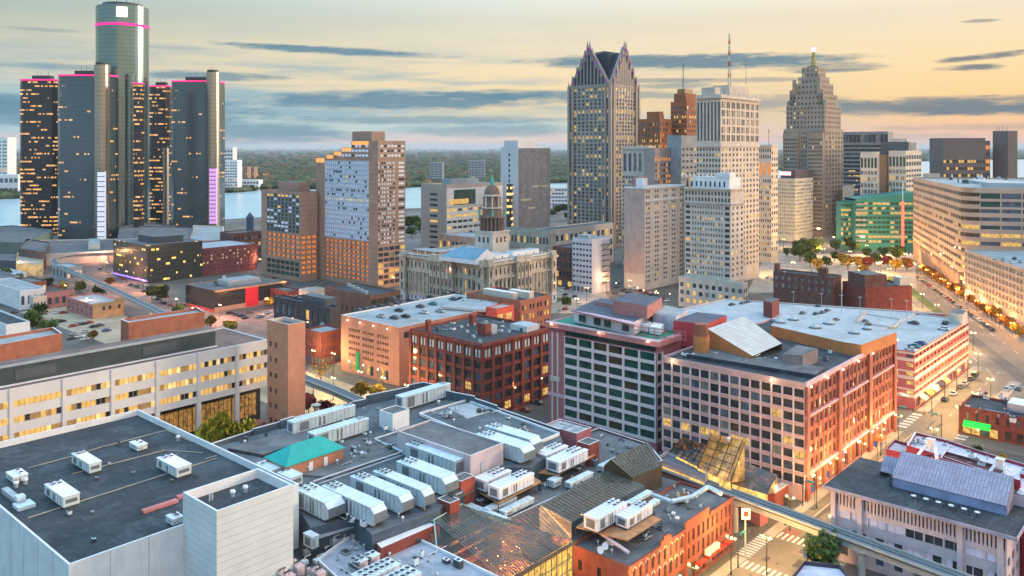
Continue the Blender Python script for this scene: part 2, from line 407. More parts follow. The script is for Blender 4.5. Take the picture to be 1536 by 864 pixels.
# ------------------------------------------------------------------ common materials
ASPH = M('asphalt', (.12,.112,.10), .8, .25, .06)
ROAD = M('road_surface', (.19,.165,.135), .75, .2, .08, stain=.3)
PAVE = M('pavement_concrete', (.36,.32,.27), .9, .2, .12, stain=.2)
GRASS = M('lawn', (.07,.11,.03), .95, .3, .1)
BRK_RED = M('brick_red', (.25,.065,.05), .9, .22, .5, brick=.6, streak=.15)
BRK_ORG = M('brick_orange', (.38,.14,.085), .9, .15, .4, brick=.5)
BRK_DK = M('brick_dark', (.17,.08,.065), .9, .25, .4, streak=.2)
BRK_PINK = M('brick_pink', (.46,.19,.17), .9, .15, .4, streak=.1)
ROSE = M('rose_panel', (.55,.34,.36), .8, .1, .3)
PINKC = M('pink_concrete', (.62,.42,.46), .85, .12, .25, streak=.12)
WHT = M('white_paint', (.74,.74,.76), .7, .08, .2, streak=.08)
WHT2 = M('white_metal', (.66,.71,.74), .5, .08, .3, streak=.12)
CREAM = M('cream_stone', (.60,.52,.45), .85, .12, .12, streak=.15)
BEIGE = M('beige_concrete', (.48,.39,.33), .85, .12, .12, streak=.12)
TAN = M('tan_brick', (.36,.24,.18), .85, .14, .1, brick=3.2)
STONE = M('old_stone', (.50,.44,.36), .9, .3, .35, streak=.35)
GREY = M('grey_concrete', (.33,.34,.36), .85, .15, .15, streak=.15)
DKGREY = M('dark_cladding', (.085,.095,.105), .6, .12, .2)
ROOF_BK = M('roof_black', (.052,.062,.072), .8, .35, .09, seam=(9,3.2,(.13,.15,.16),.05), bump=.1, stain=.9)
ROOF_GY = M('roof_grey', (.14,.145,.15), .85, .3, .12, seam=(12,4,(.25,.27,.28),.05), stain=.5)
ROOF_LT = M('roof_light', (.32,.36,.38), .8, .18, .1, stain=.35)
ROOF_WT = M('roof_white', (.40,.44,.47), .75, .12, .12, stain=.3)
ROOF_BR = M('roof_brown', (.20,.14,.12), .9, .25, .15)
ORG_LIT = lit('orange_glow', (1,.30,.05), .55, .5, .45, (.3,.12,.08))
MAG = M('magenta_light', (.6,.05,.2), emit=.85, ecol=(1,.015,.24))
GLOW_W = M('white_light_panel', (.4,.4,.45), emit=.5, ecol=(.75,.82,1))
GLOW_P = M('pink_light_panel', (.35,.25,.38), emit=.5, ecol=(.85,.4,1))
GLOW_Y = M('lamp_light', (1,.8,.4), emit=9, ecol=(1,.72,.32))
TRACKC = M('track_concrete', (.50,.46,.43), .8, .12, .2, streak=.2)
METAL = M('dark_metal', (.06,.065,.07), .5, .1, 1)
STEEL = M('grey_steel', (.42,.46,.49), .45, .1, .6, metal=.3)

# ------------------------------------------------------------------ ground, water, far shore
g = MB(); g.quad([(-60000,-3000,0),(60000,-3000,0),(60000,60000,0),(-60000,60000,0)], M('ground_city', (.15,.14,.13), .9, .35, .012)); struct('ground', g)
near = [(-900,352),(-300,350),(0,345),(340,329),(390,326),(608,313),(632,312),(760,312),(950,300),(1150,282),(1410,269),(1536,266),(2300,252)]
far = [(2300,235),(1700,238),(1410,240.5),(1385,242.5),(850,275),(632,281),(610,282),(390,286),(350,289.5),(0,299),(-300,301),(-900,303)]
wm = M('river_water', (.36,.50,.55), .28, .1, .01, spec=.9)
b = wm.node_tree; T = NT(b); bp = T.new('ShaderNodeBump'); bp.inputs['Strength'].default_value = .12; bp.inputs['Distance'].default_value = 1
nz = T.new('ShaderNodeTexNoise'); nz.inputs['Scale'].default_value = .06; tc = T.new('ShaderNodeTexCoord'); T.l.new(tc.outputs['Object'], nz.inputs[0]); T.l.new(nz.outputs[0], bp.inputs['Height']); T.l.new(bp.outputs[0], T.n['Principled BSDF'].inputs['Normal'])
ground_poly('river_water', [P(x,y) for x,y in near]+[P(x,y) for x,y in far], .15, wm)
fpts = [P(x,y) for x,y in reversed(far)]
fl = MB(); fm = M('far_land', (.055,.075,.045), .95, .5, .004); fl.quad([(x,y,.4) for x,y in fpts]+[(50000,16000,.4),(50000,45000,.4),(-50000,45000,.4),(-50000,9000,.4)], fm)
struct('far_land', fl)
def shore_y(px):
    p = sorted(far)
    for (a, ya), (b_, yb) in zip(p, p[1:]):
        if a <= px <= b_: return ya+(yb-ya)*(px-a)/(b_-a)
    return 300 if px < 0 else 238
# far woodland: thousands of crowns that read as one mass
def woodland():
    mb = MB(); rnd = random.Random(3)
    cols = [M('wood_green', (.060,.085,.035), .95, .3, .01), M('wood_dark', (.035,.055,.032), .95, .3, .01), M('wood_gold', (.16,.10,.035), .95, .3, .01), M('wood_rust', (.12,.055,.03), .95, .3, .01), M('wood_olive', (.09,.095,.04), .95, .3, .01)]
    for i in range(15000):
        t = rnd.random(); px = rnd.uniform(-150, 1690)
        ys = shore_y(px)-.6
        y = HZ+1.4+(ys-HZ-1.4)*(t**.75)
        D = F*H/(y-HZ); X = (px-768)*D/F
        clump = sin(X*.0021+1.3)*cos(D*.0017)+rnd.uniform(-.7,.7)
        if clump < -.75: continue
        r = rnd.uniform(7, 15)*(1+D/4200); hh = rnd.uniform(7, 13)*(1+D/9000)
        m = cols[rnd.choice([0,0,0,1,1,2,3,4,4])] if clump < .5 else cols[rnd.choice([0,1,1,4])]
        k = mb.slot(m); b0 = len(mb.v); n = 5; a0 = rnd.random()*6
        for z, q in ((0.4,.8),(hh*.55,1),(hh,.45)):
            for j in range(n):
                rr = r*q*rnd.uniform(.75,1.2); mb.v.append((X+rr*cos(a0+2*pi*j/n), D+rr*sin(a0+2*pi*j/n), z*rnd.uniform(.9,1.1)))
        for s_ in (0, n):
            for j in range(n): mb.f.append((b0+s_+j, b0+s_+(j+1)%n, b0+s_+n+(j+1)%n, b0+s_+n+j)); mb.mi.append(k)
        mb.f.append(tuple(range(b0+2*n, b0+3*n))); mb.mi.append(k)
    mb.build('far_woodland', kind='stuff')
woodland()

# ------------------------------------------------------------------ streets
def gpoly(name, a0, a1, b0, b1, z, m, h=None): ground_poly(name, [G(a0,b0),G(a1,b0),G(a1,b1),G(a0,b1)], z, m, h)
ground_poly('city_asphalt', [(-420,100),(420,100),(420,620),(-520,620)], .03, ASPH)
gpoly('hotel_street_road', -110, 150, -15.5, -2.5, .06, ROAD)
gpoly('track_street_road', -37.5, -24, -120, 0, .065, ROAD)
gpoly('track_street_road', -46, -12, 130, 420, .065, M('plaza_surface', (.40,.33,.23), .8, .2, .08))  # brighter surface colour here stands in for stronger lamplight
gpoly('far_street_road', 73, 96, -120, 160, .065, ROAD)
gpoly('restaurant_street_road', -49, -11, 30, 130, .065, ROAD)
gpoly('avenue_road', 2, 30, 190, 560, .07, M('avenue_surface', (.26,.17,.13), .8, .3, .05))
# boulevard along the tree row on the right
BV = [(1390,432),(1470,432+42),(1536,515)]
bd = (.255, .967); bo = P(1395, 428); bn = (bd[1], -bd[0])
def BG(s, t): return (bo[0]-bd[0]*s+bn[0]*t, bo[1]-bd[1]*s+bn[1]*t)     # s towards the camera, t to the right
ground_poly('boulevard_road', [BG(-60,-13),BG(300,-13),BG(300,4),BG(-60,4)], .075, ROAD)
ground_poly('boulevard_road', [BG(-60,-32),BG(300,-32),BG(300,-19),BG(-60,-19)], .07, ROAD)
ground_poly('boulevard_pavement', [BG(-60,4),BG(300,4),BG(300,18),BG(-60,18)], .08, PAVE, .13)
ground_poly('median_lawn', [BG(20,-18.5),BG(120,-18.5),BG(120,-14),BG(20,-14)], .08, GRASS, .13)
ground_poly('corner_lawn', [P(828,455),P(856,450),P(836,446),P(826,447)], .1, GRASS)
ground_poly('park_lawn', [P(1305,418),P(1345,414),P(1360,426),P(1330,432)], .1, GRASS)
ground_poly('park_pavement', [P(1120,440),P(1375,432),P(1372,382),P(1150,380)], .09, PAVE)
ground_poly('plaza_pavement', [P(826,470),P(930,470),P(900,430),P(830,430)], .08, PAVE)
for a0, a1, b0, b1 in ((-24, 72, -2.5, 0), (97, 175, -2.5, 1), (-110,-37.5,-2.5,0), (-24,72,-19,-15.5), (96,160,-19,-15.5), (-110,-37.5,-19,-15.5)):
    gpoly('pavement', a0, a1, b0, b1, .06, PAVE, .13)
mk = MB(); WL = M('road_marking_white', (.62,.60,.56), .7, .15, 1)
def mark(a0,a1,b0,b1,z=.085,m=WL):
    mk.quad([(*G(a0,b0),z),(*G(a1,b0),z),(*G(a1,b1),z),(*G(a0,b1),z)], m)
for i in range(10): mark(-36.5+i*1.25, -35.8+i*1.25, -2.6, .6)                     # crossing of the track street
for i in range(10): mark(-23.6, -20.0, -14.6+i*1.25, -14.0+i*1.25)                 # crossings of the hotel street
for i in range(10): mark(-41.6, -38.2, -14.6+i*1.25, -14.0+i*1.25)
mark(-18.6,-18.0,-15,-9)
for i in range(10): mark(-36.5+i*1.25, -35.8+i*1.25, -19.5, -16.3)
for i in range(9): mark(-15+i*10, -11+i*10, -9.1, -8.9)
mark(-15, 72, -5.2, -5.05); mark(-15, 72, -13.0, -12.85)
for i in range(8): mark(98+i*10, 102+i*10, -9.1, -8.9)
for k in range(2): mark(2+9*k+8,2.2+9*k+8,190,500)
for i in range(16): mk.quad([(*BG(-50+i*18,-4.6),.1),(*BG(-44+i*18,-4.6),.1),(*BG(-44+i*18,-4.3),.1),(*BG(-50+i*18,-4.3),.1)], WL); mk.quad([(*BG(-50+i*18,-25.6),.1),(*BG(-44+i*18,-25.6),.1),(*BG(-44+i*18,-25.3),.1),(*BG(-50+i*18,-25.3),.1)], WL)
for k in range(6): mk.quad([(*G(76+k*3.2,-16),.085),(*G(77.6+k*3.2,-16),.085),(*G(77.6+k*3.2,-19),.085),(*G(76+k*3.2,-19),.085)], WL); mk.quad([(*G(76+k*3.2,1),.085),(*G(77.6+k*3.2,1),.085),(*G(77.6+k*3.2,-2),.085),(*G(76+k*3.2,-2),.085)], WL)
struct('road_markings', mk)
pt = MB(); PTD = M('asphalt_patch', (.09,.082,.075), .85, .2, .5); PTR = M('brick_paving_patch', (.24,.11,.08), .9, .2, 1)
rnd = random.Random(17)
def patch(a0,a1,b0,b1,m): pt.quad([(*G(a0,b0),.078),(*G(a1,b0),.078),(*G(a1,b1),.078),(*G(a0,b1),.078)], m)
patch(-23.5,-17,-2.6,-6.2,PTR); patch(-34,-30,-14,-11,PTD)
for i in range(40): a_ = rnd.uniform(-100,140); b_ = rnd.uniform(-14.5,-4); patch(a_, a_+rnd.uniform(.8,9), b_, b_+rnd.uniform(.4,1.8), PTD)
for i in range(14): a_ = rnd.uniform(-45,120); b_ = rnd.uniform(-14,-4); patch(a_, a_+.7, b_, b_+.7, METAL if 'METAL' in globals() else PTD)
struct('road_patches', pt)

# ------------------------------------------------------------------ Windsor side: buildings on the far shore
def far_block(name, label, px0, px1, ytop, ybase, wall, ym=None, win=W_BL, nc=6, nr=5, group=None, dpt=30, alt=None):
    D = F*H/(ybase-HZ); x0, _ = PD(px0, D); x1, _ = PD(px1, D); z = zpx(ytop, D)
    b = Bld(name, label, 'building', (x0, D), x1-x0, dpt, z, wall, rz=0, parapet=.5, group=group, ymin=9)
    b.face('R', z*.08, z*.95, nc, nr, ops=((.12,.88),), zo=(.3,.75), glass=win, rec=.6, alt=alt, litf=.08)
    return b.done()
TEALG = glass('teal_glass', (.10,.34,.34), .2)
far_block('far_tower', 'white and teal tower on the far shore at the left edge', -14, 11, 206, 291, WHT, win=TEALG, nc=3, nr=14)
far_block('far_hall', 'low white hall at the foot of the teal far shore tower', -30, 27, 262, 296, WHT, nc=8, nr=2)
far_block('far_hotel', 'white waterfront hotel with red sign across the river', 337, 356, 240, 288, WHT, nc=5, nr=10)
far_block('far_tower', 'slim white tower rising behind the waterfront hotel', 337, 349, 221, 281, WHT, nc=3, nr=9)
far_block('far_hotel', 'long low white building beside the waterfront hotel', 352, 388, 270, 286, WHT, nc=8, nr=2)
far_block('far_tower', 'left of two brown apartment slabs beyond the river', 362, 371, 250, 276, TAN, nc=3, nr=6, group='brown slabs beyond the river')
far_block('far_tower', 'right of two brown apartment slabs beyond the river', 374, 381, 251, 275, TAN, nc=3, nr=6, group='brown slabs beyond the river')
far_block('far_hall', 'dark red low building behind the brown far shore slabs', 382, 400, 258, 272, BRK_DK, nc=6, nr=2)
far_block('far_tower', 'dark and white apartment tower across the river left of the dome', 645, 664, 243, 277, GREY, nc=3, nr=8)
far_block('far_tower', 'grey apartment tower across the river right of the dome', 702, 727, 240, 275, GREY, nc=5, nr=8)
far_block('far_office', 'pale riverside office block behind the striped slab', 823, 851, 281, 312, WHT, nc=6, nr=5)
rn = random.Random(11)
for i in range(95):
    px = rn.choice([rn.uniform(390,474), rn.uniform(614,850), rn.uniform(1385,1412), rn.uniform(-60,25), rn.uniform(340,400), rn.uniform(30,330)])
    yb = rn.uniform(230, shore_y(px)-1.5); w = rn.uniform(4, 16)
    far_block('far_building', 'small pale low building among the trees across the river', px, px+w, yb-rn.uniform(1.2,3.2), yb, rn.choice([WHT, CREAM, ROOF_LT, GREY, WHT, BRK_DK]), nc=3, nr=1, group='small buildings among the trees across the river')
far_block('far_tower', 'hazy grey tower on the horizon at the far right', 1395, 1398, 225, 241.6, GREY, nc=2, nr=3)

# ------------------------------------------------------------------ riverfront glass towers
GL_DK = glass('tower_glass', (.035,.050,.065), .18, .4, .02)
def curtain(name, ca, cb, litc=(1,.5,.15), litamt=.5, rowh=4.0, colw=1.6, base_rough=.15, strength=1.2, vert=.4, clump=.06, metal=0):
    """glass skin with floor lines, mullions and rows of lit rooms, in object coordinates"""
    m = bpy.data.materials.new(name); m.use_nodes = True
    T = NT(m.node_tree); b = T.n['Principled BSDF']; tc = T.new('ShaderNodeTexCoord')
    sp = T.new('ShaderNodeSeparateXYZ'); T.l.new(tc.outputs['Object'], sp.inputs[0]); x, y, z = sp.outputs
    u = T.m('ADD', x, T.m('MULTIPLY', y, 1.0))
    fz = T.m('MULTIPLY', z, 1/rowh); row = T.m('FLOOR', fz); frz = T.m('FRACT', fz)
    fu = T.m('MULTIPLY', u, 1/colw); frx = T.m('FRACT', fu); cu = T.m('FLOOR', fu)
    cv = T.new('ShaderNodeCombineXYZ'); T.l.new(T.m('MULTIPLY', u, clump), cv.inputs[0]); T.l.new(T.m('MULTIPLY', row, 1.37), cv.inputs[1])
    nz = T.new('ShaderNodeTexNoise'); nz.inputs['Scale'].default_value = 1; nz.inputs['Detail'].default_value = 2; T.l.new(cv.outputs[0], nz.inputs[0])
    cv2 = T.new('ShaderNodeCombineXYZ'); T.l.new(cu, cv2.inputs[0]); T.l.new(row, cv2.inputs[1])
    wn = T.new('ShaderNodeTexWhiteNoise', noise_dimensions='2D'); T.l.new(cv2.outputs[0], wn.inputs[0])
    on = T.m('MULTIPLY', T.m('GREATER_THAN', nz.outputs[0], 1-litamt), T.m('GREATER_THAN', wn.outputs[0], .3))
    on = T.m('MULTIPLY', on, T.m('MULTIPLY', T.m('GREATER_THAN', frz, .35), T.m('LESS_THAN', frz, .72)))
    line = T.m('MAXIMUM', T.m('LESS_THAN', frx, .18), T.m('MULTIPLY', T.m('LESS_THAN', frz, .25), .7))
    nb = T.new('ShaderNodeTexNoise'); nb.inputs['Scale'].default_value = .03; T.l.new(tc.outputs['Object'], nb.inputs[0])
    base = T.mix(T.m('MULTIPLY', line, vert), T.mix(nb.outputs[0], (*ca,1), tuple(v*1.8 for v in ca)+(1,)), (*cb, 1))
    T.l.new(base, b.inputs['Base Color'])
    T.l.new(T.m('MULTIPLY', on, T.m('MULTIPLY_ADD', wn.outputs[0], strength, strength*.2)), b.inputs['Emission Strength'])
    b.inputs['Emission Color'].default_value = (*litc, 1); b.inputs['Metallic'].default_value = metal
    b.inputs['Roughness'].default_value = base_rough; b.inputs['Specular IOR Level'].default_value = .7
    return m
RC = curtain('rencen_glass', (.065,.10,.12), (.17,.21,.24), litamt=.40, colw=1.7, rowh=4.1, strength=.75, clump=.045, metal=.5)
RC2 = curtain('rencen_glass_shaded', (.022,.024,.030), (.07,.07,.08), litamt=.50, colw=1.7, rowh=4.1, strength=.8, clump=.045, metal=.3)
RCC = curtain('rencen_core', (.15,.22,.23), (.06,.065,.06), litamt=.20, colw=1.9, rowh=4.1, base_rough=.22, clump=.1, strength=.6, metal=.85)
RCS = curtain('rencen_shaft', (.30,.28,.24), (.10,.10,.09), litamt=.0, colw=1.9, rowh=4.1, base_rough=.25, metal=.8)
def rc_tower(label, px0, px1, pxr, ytop, D, ybase, mat, shaft=None, shaft_glow=None, pent=True):
    x0, x1 = (px0-768)*D/F, (px1-768)*D/F; z = zpx(ytop, D); w = x1-x0
    t = thing('office_tower', label, 'office tower', (x0, D, 0))
    k = (pxr-768)/F; dep = (x1-k*D)/k if k else 20; dep = max(16, min(40, abs(dep)))
    ch = 3.5
    poly = [(ch,0),(w-ch,0),(w,ch),(w+1,dep),(w-5,dep+5),(5,dep+5),(0,dep),(0,ch)]
    a = MB(); a.prism(poly, 0, z-6, mat, METAL); a.build('glass_body', t)
    a = MB(); a.prism([(x*.99+.2, y*.98+.3) for x, y in poly], z-6, z-1.5, mat, METAL); a.build('top_storey', t)
    a = MB(); a.prism([(x+(.25 if x > w/2 else -.25), y+(.25 if y > dep/2 else -.25)) for x, y in poly], z-1.5, z, MAG, METAL); a.build('light_band', t)
    if pent: a = MB(); a.box(w*.3, w*.8, 5, dep-4, z, z+4, METAL); a.build('penthouse', t); a = MB(); [a.tube((w*q,8,z+4),(w*q,8,z+9),.15,METAL) for q in (.4,.5,.7)]; a.build('aerial', t)
    if shaft:
        sx0, sx1, sy = shaft[:3]; r = (sx1-sx0)*D/F/2; cx = ((sx0+sx1)/2-768)*D/F-x0; zt = zpx(sy, D)
        a = MB(); a.cyl(cx, -1.5, r, r, 0, zt, RCS, 20, METAL); a.build('lift_shaft', t, smooth=False)
        a = MB(); a.cyl(cx, -1.5, r*.8, r*.8, zt, zt+2.5, METAL, 16); [a.tube((cx+q,-1.5,zt),(cx+q,-1.5,zt+6),.12,METAL) for q in (-2,2)]; a.build('shaft_cap', t)
        if shaft_glow:
            gx0, gx1, gy0, gy1, gm = shaft_glow
            a = MB(); u0 = (gx0-768)*D/F-x0; u1 = (gx1-768)*D/F-x0; a.box(u0, u1, -1.5-r-.6, -1.5-r*.6, zpx(gy1,D) if zpx(gy1,D)>0 else 0, zpx(gy0,D), gm)
            a.build('lit_panel', t)
            a = MB(); n = 14; za, zb_ = max(0, zpx(gy1,D)), zpx(gy0,D)
            for i in range(n+1): a.box(u0-.1, u1+.1, -1.5-r-.8, -1.5-r-.55, za+(zb_-za)*i/n-.35, za+(zb_-za)*i/n+.35, METAL)
            a.build('panel_rib', t)
    return t
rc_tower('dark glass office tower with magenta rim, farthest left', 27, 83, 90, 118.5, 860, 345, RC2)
rc_tower('magenta-rimmed dark glass tower with bronze lift shaft lit white at its foot', 84, 163, 181, 111.5, 800, 362, RC, (143,165,98), (153,163.5,257,361,GLOW_W))
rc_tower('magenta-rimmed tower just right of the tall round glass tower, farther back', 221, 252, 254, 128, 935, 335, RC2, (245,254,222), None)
rc_tower('magenta-rimmed tower with round bronze shaft lit violet at its foot', 255, 322, 336, 120.5, 868, 338, RC, (310,330,109), (318.5,328.5,252,335,GLOW_P))
# small glass piece seen in front of the round tower
D = 800; t = thing('stair_shaft', 'slim dark glass shaft with magenta cap against the round tower', 'shaft', (*PD(207, D), 0))
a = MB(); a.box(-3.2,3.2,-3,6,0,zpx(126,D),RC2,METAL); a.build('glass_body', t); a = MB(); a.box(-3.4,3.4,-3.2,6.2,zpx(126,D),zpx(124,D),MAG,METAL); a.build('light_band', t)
# round hotel tower
D = 842; R = 36.5*D/F; t = thing('round_tower', 'tall round glass tower with magenta ring and white square sign near its top', 'hotel tower', (*PD(184, D), 0))
zt = zpx(12, D); zr = zpx(38, D)
a = MB(); a.cyl(0,0,R,R,0,zr-3,RCC,48); a.build('glass_body', t, smooth=False)
a = MB(); a.cyl(0,0,R+.5,R+.5,zr-3,zr-.5,MAG,48); a.build('light_band', t)
a = MB(); a.cyl(0,0,R,R,zr-.5,zt,RCC,48,METAL); a.build('crown', t)
a = MB(); a.cyl(0,0,R*.82,R*.75,zt,zt+3.5,METAL,32); a.build('roof_plant', t)
a = MB(); a.tube((4,0,zt+3),(4,0,zt+26),.25,METAL); [a.tube((q,0,zt+3),(q,0,zt+9),.15,METAL) for q in (-14,-6,12,16)]; a.build('aerial', t)
sx = (198.5-184)*D/F; a = MB(); an = math.asin(sx/R)
a.box(-4.8,4.8,-R-1.1,-R-.3,zpx(30.5,D),zpx(16,D),M('sign_white', (1,1,1), emit=1.6, ecol=(1,.93,.9)))
o = a.build('sign', t); o.rotation_euler = (0,0,an)
a = MB(); rr = 9; a.cyl(-(184-176)*.6, -R-2, rr, rr, 0, zpx(128, D), RCC, 24, METAL)
for q in ((rr*1.9, -R+5, 5, 104), (-rr*2.1, -R+9, 5, 140)): a.cyl(q[0], q[1], q[2], q[2], 0, zpx(q[3]+10, D), RCC, 16, METAL)
a.build('outer_shaft', t)
# podium and low buildings in front of the glass towers
def slab(name, label, cat, pts, z, m, top, z0=0, group=None, rim=None):
    c = pts[0]; t = thing(name, label, cat, (c[0], c[1], 0), 0, group); q = [(x-c[0], y-c[1]) for x, y in pts]
    a = MB(); a.prism(q, z0, z, m, top); a.build('wall', t)
    cx = sum(p[0] for p in q)/len(q); cy = sum(p[1] for p in q)/len(q)
    a = MB(); ins = [(cx+(x-cx)*.965, cy+(y-cy)*.965) for x, y in q]
    for i in range(len(q)):
        j = (i+1) % len(q); a.quad([(*q[i],z+.8),(*q[j],z+.8),(*ins[j],z+.8),(*ins[i],z+.8)], rim or m)
        a.quad([(*q[i],z),(*q[j],z),(*q[j],z+.8),(*q[i],z+.8)], m); a.quad([(*ins[i],z),(*ins[j],z),(*ins[j],z+.8),(*ins[i],z+.8)], m)
    a.build('parapet', t); return t
BERM = M('podium_green', (.12,.17,.16), .8, .15, .05)
slab('podium', 'grey green podium block at the foot of the far left tower', 'podium', [P(-40,372,8),P(40,372,8),P(80,352,8),P(20,345,8),P(-60,350,8)], 12, BERM, ROOF_GY)
slab('podium', 'dark round-ended podium left of the curving track', 'podium', [P(28,382,8),P(68,388,8),P(74,372,8),P(40,366,8)], 12, M('podium_brown',(.12,.09,.085),.8), ROOF_GY)
slab('podium', 'pale low podium below the white-lit shaft tower', 'podium', [P(50,392,4),P(180,384,4),P(178,366,4),P(60,368,4)], 8, CREAM, ROOF_GY)
slab('podium', 'dark drum podium behind the black glass office cube', 'podium', [P(176,366,10),P(250,362,10),P(262,346,10),P(228,340,10),P(180,347,10)], 14, M('podium_dark',(.13,.14,.16),.7), ROOF_GY)
slab('podium', 'purple grey podium box below the violet-lit tower', 'podium', [P(203,372,12),P(284,372,12),P(290,352,12),P(210,350,12)], 18, M('podium_plum',(.14,.115,.125),.8), ROOF_GY)
slab('podium', 'cream plant building between the podium box and the brown hotel', 'podium', [P(284,375,10),P(330,375,10),P(336,352,10),P(290,350,10)], 17, CREAM, ROOF_LT)
slab('pavilion', 'small glass entrance pavilion beside the curving track', 'pavilion', [P(132,390,0),P(150,390,0),P(150,380,0),P(134,380,0)], 12, M('pale_glass',(.35,.5,.5),.2), ROOF_LT)
slab('car_park', 'low yellow-lit car park left of the curving track', 'car park', [P(24,412,0),P(64,414,0),P(66,396,0),P(26,394,0)], 7, lit('carpark_glow',(1,.6,.15),.5,.15,.2,(.3,.25,.18)), PAVE)
slab('warehouse', 'dark low warehouse at the left edge under the podium', 'warehouse', [P(-40,402,0),P(24,405,0),P(26,392,0),P(-40,390,0)], 6, DKGREY, ROOF_GY)

# ------------------------------------------------------------------ central skyline
# tall gothic-gabled office tower
COM = M('granite_pinkgrey', (.37,.31,.27), .7, .12, .05); COMR = M('tower_slate', (.05,.065,.085), .6)
B = Bld.at('gabled_tower', 'tall granite office tower with pointed gables and violet edge lights', 'office tower', 915, 750, 854, 957.5, z1=146, wall=COM, roof=COMR, parapet=0, ymin=2.6)
for sd_, L_ in (('L', B.d), ('R', B.w)):
    for i in range(14): B.face(sd_, 3+i*10.2, 3+(i+1)*10.2-.4, 10, 3, ops=((.2,.78),), zo=(.12,.82), glass=W_BL if i%2 else W_DK, litf=.17, litm=lit('comerica_lit',(1,.66,.2),.6,.2), seed=i, rec=.5)
B.done(); z0 = B.h
B.piers('L', [0, B.d*.1, B.d*.9, B.d], 2.2, 1.6, 0, z0+1, COM); B.piers('R', [0, B.w*.1, B.w*.9, B.w], 2.2, 1.6, 0, z0+1, COM)
zg = zpx(70, 765); LAN = M('lancet_dark', (.05,.055,.065), .5)
for side, L_ in (('L', B.d), ('R', B.w)):
    a = MB(); st = []
    n = 7; hw0 = L_*.5; 
    def wpt(u, o, z): return (-o, u, z) if side == 'L' else (u, -o, z)
    prof = [(.5,0),(.40,.22),(.29,.45),(.18,.67),(.09,.85),(.03,1.0)]
    for (w0, h0), (w1, h1) in zip(prof, prof[1:]):
        za, zb = z0+(zg-z0)*h0, z0+(zg-z0)*h1
        for o in (.3, -2.5): a.quad([wpt(L_*(.5-w0), o, za), wpt(L_*(.5+w0), o, za), wpt(L_*(.5+w1), o, zb), wpt(L_*(.5-w1), o, zb)], COM)
        for sg in (-1, 1): a.quad([wpt(L_*(.5+sg*w0), .3, za), wpt(L_*(.5+sg*w0), -2.5, za), wpt(L_*(.5+sg*w1), -2.5, zb), wpt(L_*(.5+sg*w1), .3, zb)], COM)
    a.build('gable', B.root)
    a = MB()
    for j in range(-4, 5):
        u = L_*(.5+j*.085); k = abs(j*.085); ht = 1
        for (w0, h0), (w1, h1) in zip(prof, prof[1:]):
            if w1 <= k <= w0: ht = h0+(h1-h0)*(w0-k)/(w0-w1)
        zz = z0+(zg-z0)*ht-4
        if side == 'L': a.box(-.45,-.31,u-1.25,u+1.25,z0+2,zz,LAN)
        else: a.box(u-1.25,u+1.25,-.45,-.31,z0+2,zz,LAN)
    a.build('lancet_window', B.root)
    a = MB(); v = MB()
    for sg in (-1, 1):
        for (wf, hf) in ((.5,.0),(.40,.22),(.29,.45),(.18,.67),(.09,.85),(.03,1.0)):
            u = L_*(.5+sg*wf); zz = z0+(zg-z0)*hf; p = wpt(u, .8, 0); a.box(p[0]-.7,p[0]+.7,p[1]-.7,p[1]+.7,zz-8,zz+1.5,COM); a.cyl(p[0],p[1],.8,.05,zz+1.5,zz+(6 if hf in (0,1.0) else 3),COM,6)
            if hf > 0: v.box(p[0]-.75,p[0]+.75,p[1]-.75,p[1]+.75,zz-4.5,zz-1.5,M('violet_light',(.26,.10,.26),emit=.10,ecol=(.5,.08,.6)))
    a.build('pinnacle', B.root); v.build('edge_light', B.root)
a = MB(); zr = zpx(76, 780)
w_, d_ = B.w, B.d
for pts in ([(4,4,z0),(w_*.5,2,zg-6),(w_*.5,d_*.5,zr),(2,d_*.5,zg-6)], [(w_-3,3,z0),(w_*.5,2,zg-6),(w_*.5,d_*.5,zr),(w_-2,d_*.5,zg-8)], [(3,d_-3,z0),(2,d_*.5,zg-6),(w_*.5,d_*.5,zr),(w_*.5,d_-2,zg-8)], [(w_-3,d_-3,z0),(w_-2,d_*.5,zg-8),(w_*.5,d_*.5,zr),(w_*.5,d_-2,zg-8)]):
    a.quad(pts, COMR)
a.build('roof', B.root)
for (x_, y_) in ((w_*.5-16, d_*.5+16), (w_*.5+16, d_*.5-16)): pass
a = MB(); a.box(w_*.2,w_*.8,d_*.2,d_*.8,z0,zr-4,COMR); a.build('roof_core', B.root)

# brick orange stepped tower with mast
GUA = M('guardian_brick', (.30,.115,.055), .9, .15, .05)
B = Bld.at('stepped_brick_tower', 'orange brick stepped office tower with thin mast behind the beige towers', 'office tower', 1030, 700, 1006, 1049, ytop=152, wall=GUA, parapet=0)
B.face('L', 40, B.h-3, 6, 22, litf=.12, glass=W_DK, zo=(.2,.7)).face('R', 40, B.h-3, 5, 22, litf=.1, zo=(.2,.7)).done()
B.block('upper_tier', 2, B.w-2, 2, B.d-2, B.h, B.h+7, GUA, M('copper_roof',(.32,.20,.08),.6)); B.block('crown', 4, B.w-4, 4, B.d-4, B.h+7, B.h+11, M('copper_roof'))
a = MB(); a.tube((8,8,B.h+11),(8,8,B.h+32),.35,METAL); a.build('mast', B.root)
B = Bld.at('brick_slab', 'orange brick lower wing with white curved roof left of the stepped brick tower', 'office building', 990, 690, 957, 1008, ytop=178, wall=GUA, parapet=0)
B.face('L', 30, B.h-2, 12, 18, litf=.15, zo=(.2,.7)).face('R', 30, B.h-2, 8, 18, litf=.3, litm=W_O, zo=(.2,.7)).done()
a = MB(); a.box(1,7,1,B.d-8,B.h,B.h+6,GUA,M('copper_roof')); a.build('end_turret', B.root)
a = MB(); a.prism([(7,B.d-14),(13,B.d-14),(13,4),(7,2)], B.h, B.h+4, ROOF_WT); a.build('roof_vault', B.root)

